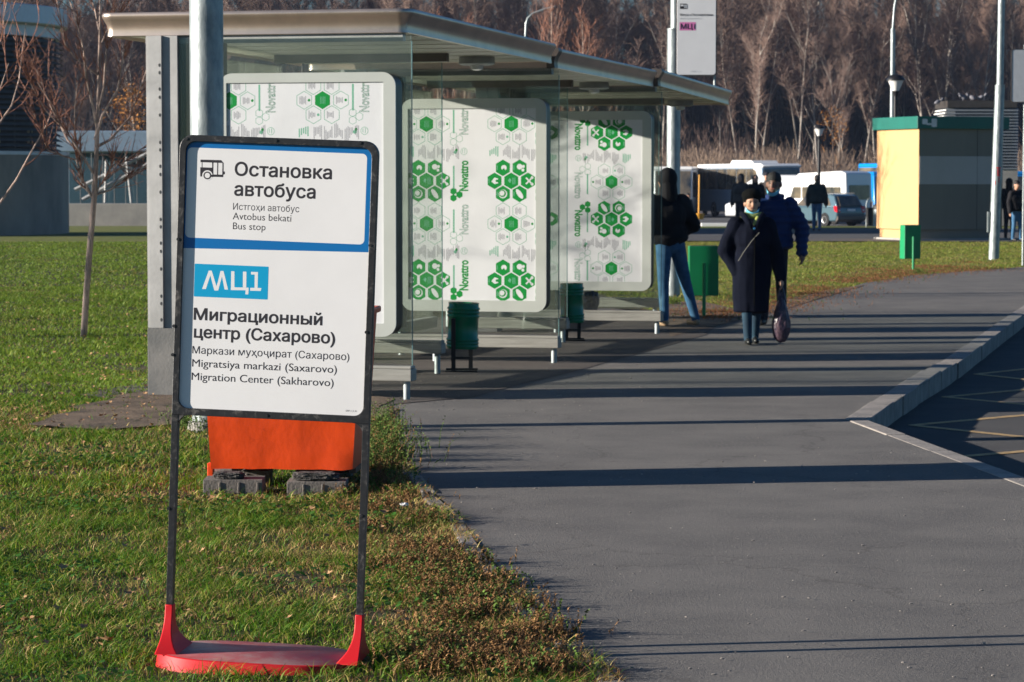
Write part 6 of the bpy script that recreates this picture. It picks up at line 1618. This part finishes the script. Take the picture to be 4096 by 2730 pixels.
# yellow barrier post in its bucket, and the pale block on the path
q = P(2795, 870, 120); s0 = S(120)
r = thing('barrier_post', 'yellow post standing in a yellow bucket before the small white bus', 'post', (q.x, 120, gz(120)))
zz0 = 1.65 - (878 - 715) / s0 - gz(120)
mb = MB(); mb.lathe([(0.20, zz0), (0.26, zz0 + 0.25), (0.24, zz0 + 0.26)], n=18); mb.build('bucket', 'yellow_paint', r, smooth=40)
mb = MB(); mb.tube([(0, 0, zz0 + 0.1), (0.02, 0, 1.65 + 15 / s0 - gz(120))], 0.035, 10); mb.build('post', 'yellow_paint', r, smooth=40)
q = G(2880, 905); s0 = S(q.y)
mb = MB(); mb.box((-0.65, 0, -0.1), (0.65, 0.4, 0.10)); o = mb.build('concrete_block', 'white_paint', None, loc=(q.x, q.y, q.z), bev=0.02); tag(o, 'low pale kerb block lying on the path behind the walking woman', 'block')

# ================================================================ PEOPLE
def blob(name, prims, mats, parent, voxel, smooth_it=3, loc=None):
    """prims: ('c', p0, r0, p1, r1, mi) capsule or ('e', centre, radii, mi[, rotx]) ellipsoid, fused into one continuous surface"""
    mb = MB()
    for p in prims:
        if p[0] == 'c':
            a, b = Vector(p[1]), Vector(p[3]); k = 6; pts = [a.lerp(b, i / k) for i in range(k + 1)]; d = (b - a).normalized()
            rr = [p[2] + (p[4] - p[2]) * i / k for i in range(k + 1)]
            pre = [(a - d * p[2] * f, p[2] * math.sqrt(max(0, 1 - f * f))) for f in (0.98, 0.8, 0.45)]; post = [(b + d * p[4] * f, p[4] * math.sqrt(max(0, 1 - f * f))) for f in (0.45, 0.8, 0.98)]
            mb.tube([q for q, _ in pre] + pts + [q for q, _ in post], [x for _, x in pre] + rr + [x for _, x in post], 12, 0)
        else:
            M = Matrix.Translation(Vector(p[1])) @ (Matrix.Rotation(p[4], 4, 'X') if len(p) > 4 else Matrix.Identity(4)); mb.ell((0, 0, 0), p[2], 16, 12, 0, M)
    o = mb.build(name, mats, parent)
    m = o.modifiers.new('r', 'REMESH'); m.mode = 'VOXEL'; m.voxel_size = voxel; m.use_smooth_shade = True
    m2 = o.modifiers.new('s', 'SMOOTH'); m2.iterations = smooth_it; m2.factor = 0.5
    me = evaluated_mesh(o); o.modifiers.clear(); old = o.data; o.data = me; bpy.data.meshes.remove(old)
    me.materials.clear()
    for x in ([mats] if isinstance(mats, str) else mats): me.materials.append(MATS[x])
    nP = len(me.polygons); C = np.zeros(nP * 3); me.polygons.foreach_get('center', C); C = C.reshape(-1, 3)
    if not isinstance(mats, str):
        best = np.full(nP, 1e9); idx = np.zeros(nP, int)
        for p in prims:
            if p[0] == 'c':
                a, b = np.array(p[1]), np.array(p[3]); d = b - a; t = np.clip(((C - a) @ d) / (d @ d + 1e-9), 0, 1)
                ds = np.linalg.norm(C - a - t[:, None] * d, axis=1) - (p[2] + (p[4] - p[2]) * t); mi = p[5]
            else:
                rr = np.array(p[2]); q = (C - np.array(p[1])); ds = (np.linalg.norm(q / rr, axis=1) - 1) * rr.min(); mi = p[3]
            m_ = ds < best; best[m_] = ds[m_]; idx[m_] = mi
        me.polygons.foreach_set('material_index', idx.astype(np.int32))
    me.polygons.foreach_set('use_smooth', [True] * nP); me.update()
    return o
def hand(prims, wr, d, side, s, mi, curl=0.6):
    """palm and five curled fingers from wrist wr along direction d"""
    d = Vector(d).normalized(); wr = Vector(wr); lat = Vector((0, 1, 0)) if abs(d.y) < 0.8 else Vector((0, 0, 1)); inn = Vector((-side, 0, 0))
    pc = wr + d * 0.045 * s; prims.append(('c', tuple(wr), 0.024 * s, tuple(wr + d * 0.07 * s), 0.032 * s, mi))
    for k, (f, ln) in enumerate(((-0.030, 0.062), (-0.010, 0.074), (0.012, 0.070), (0.032, 0.055))):
        b0 = wr + d * 0.085 * s + lat * f * s; m = b0 + (d + inn * 0.25 * curl) * ln * 0.5 * s; e = m + (d * (1 - curl) + inn * curl) * ln * 0.55 * s
        prims.append(('c', tuple(b0), 0.0095 * s, tuple(m), 0.009 * s, mi)); prims.append(('c', tuple(m), 0.009 * s, tuple(e), 0.0078 * s, mi))
    t0 = wr + d * 0.03 * s - lat * 0.03 * s; t1 = t0 + (d * 0.8 - lat * 0.8 + inn * 0.3) * 0.035 * s; t2 = t1 + (d + inn * 0.3) * 0.03 * s
    prims.append(('c', tuple(t0), 0.013 * s, tuple(t1), 0.011 * s, mi)); prims.append(('c', tuple(t1), 0.011 * s, tuple(t2), 0.009 * s, mi))
def person(label, loc, rz, H, top, bottom, skin='skin', shoes='shoe_black', voxel=0.012, stride=(0.0, 0.0), legx=(0.055, 0.055), arms=None, hood=None, hat=None, hair='hair_black',
           head_off=(0, 0), lean=0.0, jacket_len=0.47, bulk=1.0, hands=True, face=True, mask=None, extra=None, knees=(0, 0), group=None, neck=True):
    """facing -y in its own frame; x is its left-to-right as we see it from the front"""
    r = thing('person', label, 'person', loc, rz, group)
    h = H; hx, hy = head_off
    hz = 0.925 * h; pr = []
    hd = Vector((hx + lean * h, hy, hz))
    pr.append(('e', tuple(hd + Vector((0, 0.004 * h, 0.012 * h))), (0.046 * h, 0.056 * h, 0.058 * h), 0))
    pr.append(('e', tuple(hd + Vector((0, -0.016 * h, -0.028 * h))), (0.036 * h, 0.038 * h, 0.040 * h), 0))
    pr.append(('c', tuple(hd + Vector((0, -0.052 * h, 0.004 * h))), 0.006 * h, tuple(hd + Vector((0, -0.062 * h, -0.014 * h))), 0.0085 * h, 0))
    for sx in (-1, 1): pr.append(('e', tuple(hd + Vector((sx * 0.047 * h, 0.006 * h, -0.006 * h))), (0.008 * h, 0.014 * h, 0.020 * h), 0))
    for sx in (-1, 1): pr.append(('e', tuple(hd + Vector((sx * 0.020 * h, -0.036 * h, -0.014 * h))), (0.018 * h, 0.014 * h, 0.016 * h), 0))
    ch = Vector((lean * h * 0.8, 0, 0.80 * h))
    pr.append(('c', tuple(ch + Vector((0, 0.01, 0.02 * h))), 0.036 * h, tuple(hd + Vector((0, 0.004 * h, -0.03 * h))), 0.031 * h, 0))
    hip = Vector((0, 0, 0.52 * h))
    pr.append(('c', tuple(hip), 0.070 * h, tuple(hip + Vector((0, 0, 0.03 * h))), 0.072 * h, 2))
    pr.append(('c', tuple(hip + Vector((0, 0, 0.04 * h))), 0.072 * h, tuple(ch - Vector((0, 0, 0.07 * h))), 0.08 * h, 1))
    pr.append(('c', tuple(ch + Vector((-0.08 * h, 0, -0.02 * h))), 0.045 * h, tuple(ch + Vector((0.08 * h, 0, -0.02 * h))), 0.045 * h, 1))
    for k, sx in enumerate((-1, 1)):
        hp = hip + Vector((sx * 0.045 * h, 0, 0)); ft = Vector((sx * legx[k] * h, stride[k] * h, 0.045 * h)); kn = hp.lerp(ft, 0.5) + Vector((0, -knees[k] * h - 0.012 * h, 0))
        pr.append(('c', tuple(hp), 0.056 * h, tuple(kn), 0.038 * h, 2)); pr.append(('c', tuple(kn), 0.038 * h, tuple(ft), 0.028 * h, 2))
        pr.append(('c', tuple(ft + Vector((0, 0.012 * h, -0.022 * h))), 0.022 * h, tuple(ft + Vector((0, -0.085 * h, -0.024 * h))), 0.020 * h, 3))
    arms = arms or (((-0.15, 0.01, 0.64), (-0.16, -0.02, 0.48)), ((0.15, 0.01, 0.64), (0.16, -0.02, 0.48)))
    jk = []
    for k, sx in enumerate((-1, 1)):
        sh = ch + Vector((sx * 0.105 * h, 0, -0.015 * h)); el = Vector(arms[k][0]) * h; wr = Vector(arms[k][1]) * h
        pr.append(('c', tuple(sh), 0.034 * h, tuple(el), 0.026 * h, 1)); pr.append(('c', tuple(el), 0.026 * h, tuple(wr), 0.018 * h, 1))
        if hands: hand(pr, tuple(wr), wr - el, sx, h / 1.7, 0)
        jk.append(('c', tuple(sh), 0.050 * h * bulk, tuple(el), 0.043 * h * bulk, 0)); jk.append(('c', tuple(el), 0.043 * h * bulk, tuple(wr), 0.034 * h * bulk, 0))
        jk.append(('c', tuple(el.lerp(sh, 0.3)), 0.046 * h * bulk, tuple(el.lerp(sh, 0.25)), 0.046 * h * bulk, 0))
    body = blob('body', pr, [skin, top, bottom, shoes], r, voxel)
    # jacket or coat fitted over the body
    b = bulk
    jk += [('c', tuple(ch + Vector((-0.075 * h, 0.005 * h, -0.03 * h))), 0.056 * h * b, tuple(ch + Vector((0.075 * h, 0.005 * h, -0.03 * h))), 0.056 * h * b, 0),
           ('e', tuple(ch + Vector((0, 0, -0.10 * h))), (0.125 * h * b, 0.088 * h * b, 0.13 * h), 0), ('e', (lean * h * .4, 0, 0.60 * h), (0.112 * h * b, 0.085 * h * b, 0.12 * h), 0),
           ('c', tuple(ch + Vector((0, 0.012 * h, 0.0))), 0.052 * h, tuple(ch + Vector((0, 0.008 * h, 0.045 * h))), 0.047 * h, 0)]
    zz = 0.60
    while zz > jacket_len + 0.03:
        t = (0.60 - zz) / 0.3; jk.append(('e', (0, 0, zz * h), ((0.112 + 0.035 * t) * h * b, (0.086 + 0.03 * t) * h * b, 0.05 * h), 0)); zz -= 0.035
    if extra: jk += extra(h, ch, hd)
    j = blob('coat' if 'coat' in label else 'jacket', jk, top, r, voxel)
    # folds and quilting on the cloth
    me = j.data; seed = len(label) * 1.3
    nrms = [v.normal.copy() for v in me.vertices]
    for v, nrm in zip(me.vertices, nrms):
        q = v.co / h; f = noise.noise(Vector((q.x * 9 + seed, q.y * 9, q.z * 5))) * 0.010 + noise.noise(Vector((q.x * 26 + seed, q.y * 22, q.z * 13))) * 0.004
        if 'padded' in label: f += 0.0035 * math.sin(q.z * 150)
        v.co += nrm * f * h
    if hair and not hood:
        hr = [('e', tuple(hd + Vector((0, 0.006 * h, 0.030 * h))), (0.051 * h, 0.058 * h, 0.052 * h), 0), ('e', tuple(hd + Vector((0, 0.03 * h, 0.0))), (0.047 * h, 0.038 * h, 0.05 * h), 0)]
        if not hat: blob('hair', hr, hair, r, voxel * 0.8)
    if hood:
        hq = [('e', tuple(hd + Vector((0, 0.02 * h, 0.012 * h))), (0.062 * h, 0.062 * h, 0.072 * h), 0), ('c', tuple(hd + Vector((0, 0.028 * h, -0.03 * h))), 0.055 * h, tuple(ch + Vector((0, 0.025 * h, 0.03 * h))), 0.058 * h, 0)]
        blob('hood', hq, hood, r, voxel)
    if hat:
        blob('hat', [('e', tuple(hd + Vector((0, 0.012 * h, 0.050 * h))), (0.068 * h, 0.068 * h, 0.046 * h), 0), ('e', tuple(hd + Vector((0, 0.022 * h, 0.018 * h))), (0.060 * h, 0.060 * h, 0.045 * h), 0)], hat, r, voxel * 0.8)
    if face:
        for sx in (-1, 1):
            mb = MB(); mb.ell(tuple(hd + Vector((sx * 0.0185 * h, -0.0485 * h, 0.003 * h))), (0.0085 * h, 0.004 * h, 0.0032 * h), 10, 6); mb.build('eye', 'hair_black', r, smooth=60)
            mb = MB(); mb.tube([tuple(hd + Vector((sx * 0.009 * h, -0.053 * h, 0.012 * h))), tuple(hd + Vector((sx * 0.020 * h, -0.0525 * h, 0.0145 * h))), tuple(hd + Vector((sx * 0.030 * h, -0.047 * h, 0.011 * h)))], 0.0022 * h, 6); mb.build('eyebrow', 'hair_black', r)
        mb = MB(); mb.tube([tuple(hd + Vector((-0.014 * h, -0.0495 * h, -0.033 * h))), tuple(hd + Vector((0, -0.0545 * h, -0.0315 * h))), tuple(hd + Vector((0.014 * h, -0.0495 * h, -0.033 * h)))], 0.0032 * h, 8); mb.build('mouth', 'lips', r, smooth=60)
    if mask:
        mb = MB(); N = 9; vs = []
        for j_ in range(4):
            t = j_ / 3
            for i in range(N):
                a = R(-82 + 164 * i / (N - 1)); rx = (0.046 - 0.008 * t) * h; ry = (0.050 - 0.006 * t) * h
                zc = -0.030 - mask - 0.022 * t + 0.030 * (abs(math.sin(a)) ** 2.2) * (1 - 0.25 * t)
                vs.append(tuple(hd + Vector((math.sin(a) * rx, -0.014 * h - math.cos(a) * ry, zc * h))))
        mb.add(vs, [(j_ * N + i, j_ * N + i + 1, (j_ + 1) * N + i + 1, (j_ + 1) * N + i) for j_ in range(3) for i in range(N - 1)])
        m_ = mb.build('face_mask', 'mask_blue', r, smooth=60); so = m_.modifiers.new('t', 'SOLIDIFY'); so.thickness = 0.003
    return r, hd, ch
# woman in the long navy coat, walking towards us
g = G(3005, 1378)
def coat_extra(h, ch, hd):
    e = []
    for k in range(50):
        z = 0.62 - 0.40 * k / 49; t = k / 49; w_ = 0.118 + 0.012 * math.sin(t * math.pi); e.append(('e', (0.0, 0.0, z * h), (w_ * h, (0.088 + 0.008 * t) * h, (0.035 - 0.02 * t) * h), 0))
    return e
r, hd_, ch_ = person('woman in a long navy coat and black wool hat carrying a patterned bag towards us', g, R(3), 1.52, 'coat_navy', 'jeans_teal', voxel=0.0085, stride=(-0.05, 0.09), legx=(0.030, 0.035),
    arms=(((-0.180, 0.01, 0.61), (-0.100, -0.010, 0.47)), ((0.165, 0.0, 0.60), (0.185, -0.03, 0.44))), hat='hat_black', jacket_len=0.55, bulk=1.08, mask=0.030, extra=coat_extra, hands=True)
h = 1.52
mb = MB()
for i in range(18):
    a = R(-100 + 200 * i / 17); 
mb.tube([tuple(ch_ + Vector((math.sin(R(a)) * 0.062 * h, -0.010 * h - math.cos(R(a)) * 0.056 * h, (0.046 - 0.006 * math.cos(R(a * 3))) * h))) for a in range(-130, 131, 20)], [0.016 * h] * 14, 8)
mb.tube([tuple(ch_ + Vector(q) * h) for q in ((0.03, -0.075, 0.035), (0.015, -0.085, 0.01), (0.0, -0.088, -0.015))], [0.014 * h, 0.016 * h, 0.008 * h], 8); mb.build('scarf', 'scarf', r, smooth=60)
for sx in (-1, 1):      # coat collar and lapels
    mb = MB(); P0 = [(sx * 0.070, 0.02, 0.070), (sx * 0.085, -0.045, 0.045), (sx * 0.055, -0.092, 0.000), (sx * 0.010, -0.110, -0.050), (sx * 0.020, -0.108, 0.010), (sx * 0.050, -0.070, 0.060)]
    mb.add([tuple(ch_ + Vector(q) * h) for q in P0], [(0, 1, 5), (1, 2, 4, 5), (2, 3, 4)]); c_ = mb.build('collar', 'coat_navy', r, smooth=60); so = c_.modifiers.new('t', 'SOLIDIFY'); so.thickness = 0.014; so.offset = 0
mb = MB(); mb.ell(tuple(ch_ + Vector((0.0, -0.118 * h, -0.04 * h))), (0.013, 0.006, 0.014), 12, 8); mb.build('brooch', 'brooch', r, smooth=60)
mb = MB(); mb.tube([tuple(Vector(q) * h) for q in ((0.03, -0.135, 0.735), (-0.02, -0.136, 0.68), (-0.07, -0.133, 0.61), (-0.105, -0.125, 0.55))], 0.0038, 6); mb.build('bag_strap', 'strap_pale', r, smooth=60)
mb = MB(); mb.tube([(0.0, -0.145 * h, 0.72 * h), (-0.004, -0.152 * h, 0.60 * h), (-0.006, -0.156 * h, 0.45 * h), (-0.004, -0.150 * h, 0.26 * h)], 0.005, 6); mb.build('coat_placket', 'hat_black', r)
# the bag in her hand
wr = Vector((0.185, -0.03, 0.44)) * h; M3 = Matrix.Rotation(R(3), 3, 'Z'); wp_ = g + M3 @ (wr + Vector((0.01, -0.012, -0.075)))
o_ = thing('carrier_bag', 'dark patterned plastic carrier bag hanging from the hand of the walking woman', 'bag', wp_)
bz = -(1350 - 1140) / 403.0
mb = MB(); bmv = bmesh.new(); bmesh.ops.create_icosphere(bmv, subdivisions=5, radius=1)
for v in bmv.verts:
    q = v.co.copy(); t = (q.z + 1) / 2; w_ = 0.118 * (1 - t ** 1.3 * 0.80) ; k = 1 + 0.10 * noise.noise(q * 2.4) + 0.07 * noise.noise(q * 6) + 0.05 * abs(math.sin(math.atan2(q.y, q.x) * 5)) * t
    v.co = Vector((q.x * w_ * k, q.y * 0.075 * (1 - t * 0.5) * k, q.z * 0.25 * (1 + 0.05 * noise.noise(q * 4)) - 0.325))
me = bpy.data.meshes.new('bag_body'); bmv.to_mesh(me); bmv.free(); me.materials.append(MATS['bag_pattern']); [setattr(p, 'use_smooth', True) for p in me.polygons]
o = bpy.data.objects.new('bag_body', me); col.objects.link(o); o.parent = o_
for sx in (-1, 1):
    mb = MB(); mb.tube([(sx * 0.004, 0, 0.004), (sx * 0.018, -0.004, -0.06), (sx * 0.030, -0.006, -0.15)], [0.006, 0.010, 0.018], 8); mb.build('handle', 'bag_pattern', o_, smooth=60)
# dark-haired man in the blue padded jacket behind her
g = G(3092, 1300)
person('dark-haired man in blue padded jacket, mask under chin, behind the woman', g, R(-16), 1.72, 'jacket_blue', 'trousers_dark', skin='skin_dark', voxel=0.0095, stride=(-0.06, 0.07), legx=(0.05, 0.05),
    arms=(((-0.17, 0.01, 0.63), (-0.16, -0.06, 0.50)), ((0.185, 0.01, 0.63), (0.195, -0.03, 0.475))), bulk=1.12, mask=0.030, extra=lambda h, ch, hd: [('c', tuple(ch + Vector((-0.03 * h, 0.05 * h, 0.03 * h))), 0.035 * h, tuple(ch + Vector((0.03 * h, 0.05 * h, 0.03 * h))), 0.035 * h, 0)], jacket_len=0.47)
# man leaning at the last shelter, seen from behind
g = G(2680, 1305)
person('man in black hooded jacket and blue jeans standing with legs apart by the last shelter', g, R(205), 1.76, 'jacket_black', 'jeans', shoes='shoe_tan', voxel=0.0095, stride=(0.0, 0.02), legx=(0.185, 0.050), lean=0.030,
    arms=(((-0.145, 0.04, 0.64), (-0.05, -0.09, 0.57)), ((0.18, 0.02, 0.64), (0.12, -0.08, 0.56))), bulk=1.10, hood='jacket_black', face=False, jacket_len=0.50)
# background people
def bgp(label, px, Y_, H, rz, top, bottom, **k):
    q = P(px, 715, Y_); return person(label, (q.x, Y_, gz(Y_)), rz, H, top, bottom, voxel=k.pop('voxel', 0.02), **k)
bgp('man in dark green jacket and jeans, back turned, before the silver car', 3268, 86.5, 1.76, R(170), 'jacket_green', 'jeans', bulk=1.2, stride=(0.04, -0.05), face=False)
bgp('man in brown-grey coat and hood in the group left of the coach corner', 2962, 86, 1.80, R(-40), 'jacket_brown', 'trousers_dark', bulk=1.2, hood='jacket_brown')
bgp('person in black hooded jacket facing us behind the woman in the hat', 3022, 90, 1.76, R(10), 'jacket_black', 'trousers_dark', bulk=1.15, hood='jacket_black')
bgp('person in navy hat and grey coat just visible left of the dark-haired man', 3066, 96, 1.84, R(-20), 'jacket_brown', 'trousers_dark', hat='trousers_dark')
bgp('far man in dark jacket and jeans walking near the yellow post', 2752, 128, 1.78, R(35), 'jacket_brown', 'jeans', bulk=1.1, stride=(0.06, -0.06), voxel=0.028)
bgp('stooping man in black jacket and jeans at the right edge beyond the kiosk', 4068, 72.6, 1.60, R(30), 'jacket_black', 'jeans', bulk=1.15, lean=-0.02, head_off=(-0.02, -0.06), stride=(0.03, -0.04))
bgp('person in black standing between the kiosk and the stooping man', 4038, 74.5, 1.66, R(160), 'jacket_black', 'trousers_dark', bulk=1.1, hood='jacket_black', face=False)
# crumpled white paper by the pavement edge
bmv = bmesh.new(); bmesh.ops.create_icosphere(bmv, subdivisions=3, radius=1)
for v in bmv.verts: q = v.co.copy(); v.co = q * (1 + 0.5 * noise.noise(q * 3.1)); v.co.z *= 0.5
me = bpy.data.meshes.new('crumpled_paper'); bmv.to_mesh(me); bmv.free(); me.materials.append(MATS['paper'])
o = bpy.data.objects.new('crumpled_paper', me); col.objects.link(o); q = G(1618, 2052); o.location = (q.x, q.y, q.z + 0.04); o.scale = (0.020, 0.014, 0.016); tag(o, 'crumpled white paper in the weeds by the pavement edge', 'litter')

# ================================================================ AIR
hz = bpy.data.materials.new('air'); hz.use_nodes = True; hn = hz.node_tree; hn.nodes.clear()
ho = hn.nodes.new('ShaderNodeOutputMaterial'); hv = hn.nodes.new('ShaderNodeVolumePrincipled')
hv.inputs['Color'].default_value = (0.50, 0.66, 1.0, 1); hv.inputs['Density'].default_value = 0.00013; hv.inputs['Anisotropy'].default_value = 0.2
hn.links.new(hv.outputs[0], ho.inputs['Volume']); MATS['air'] = hz
mb = MB(); mb.box((-420, -70, -2.5), (420, 830, 26)); o = mb.build('haze', 'air'); tag(o, kind='stuff'); o['label'] = 'thin blue autumn haze over the car park and wood'; o['category'] = 'haze'
bpy.data.scenes.remove(tmp_scene)
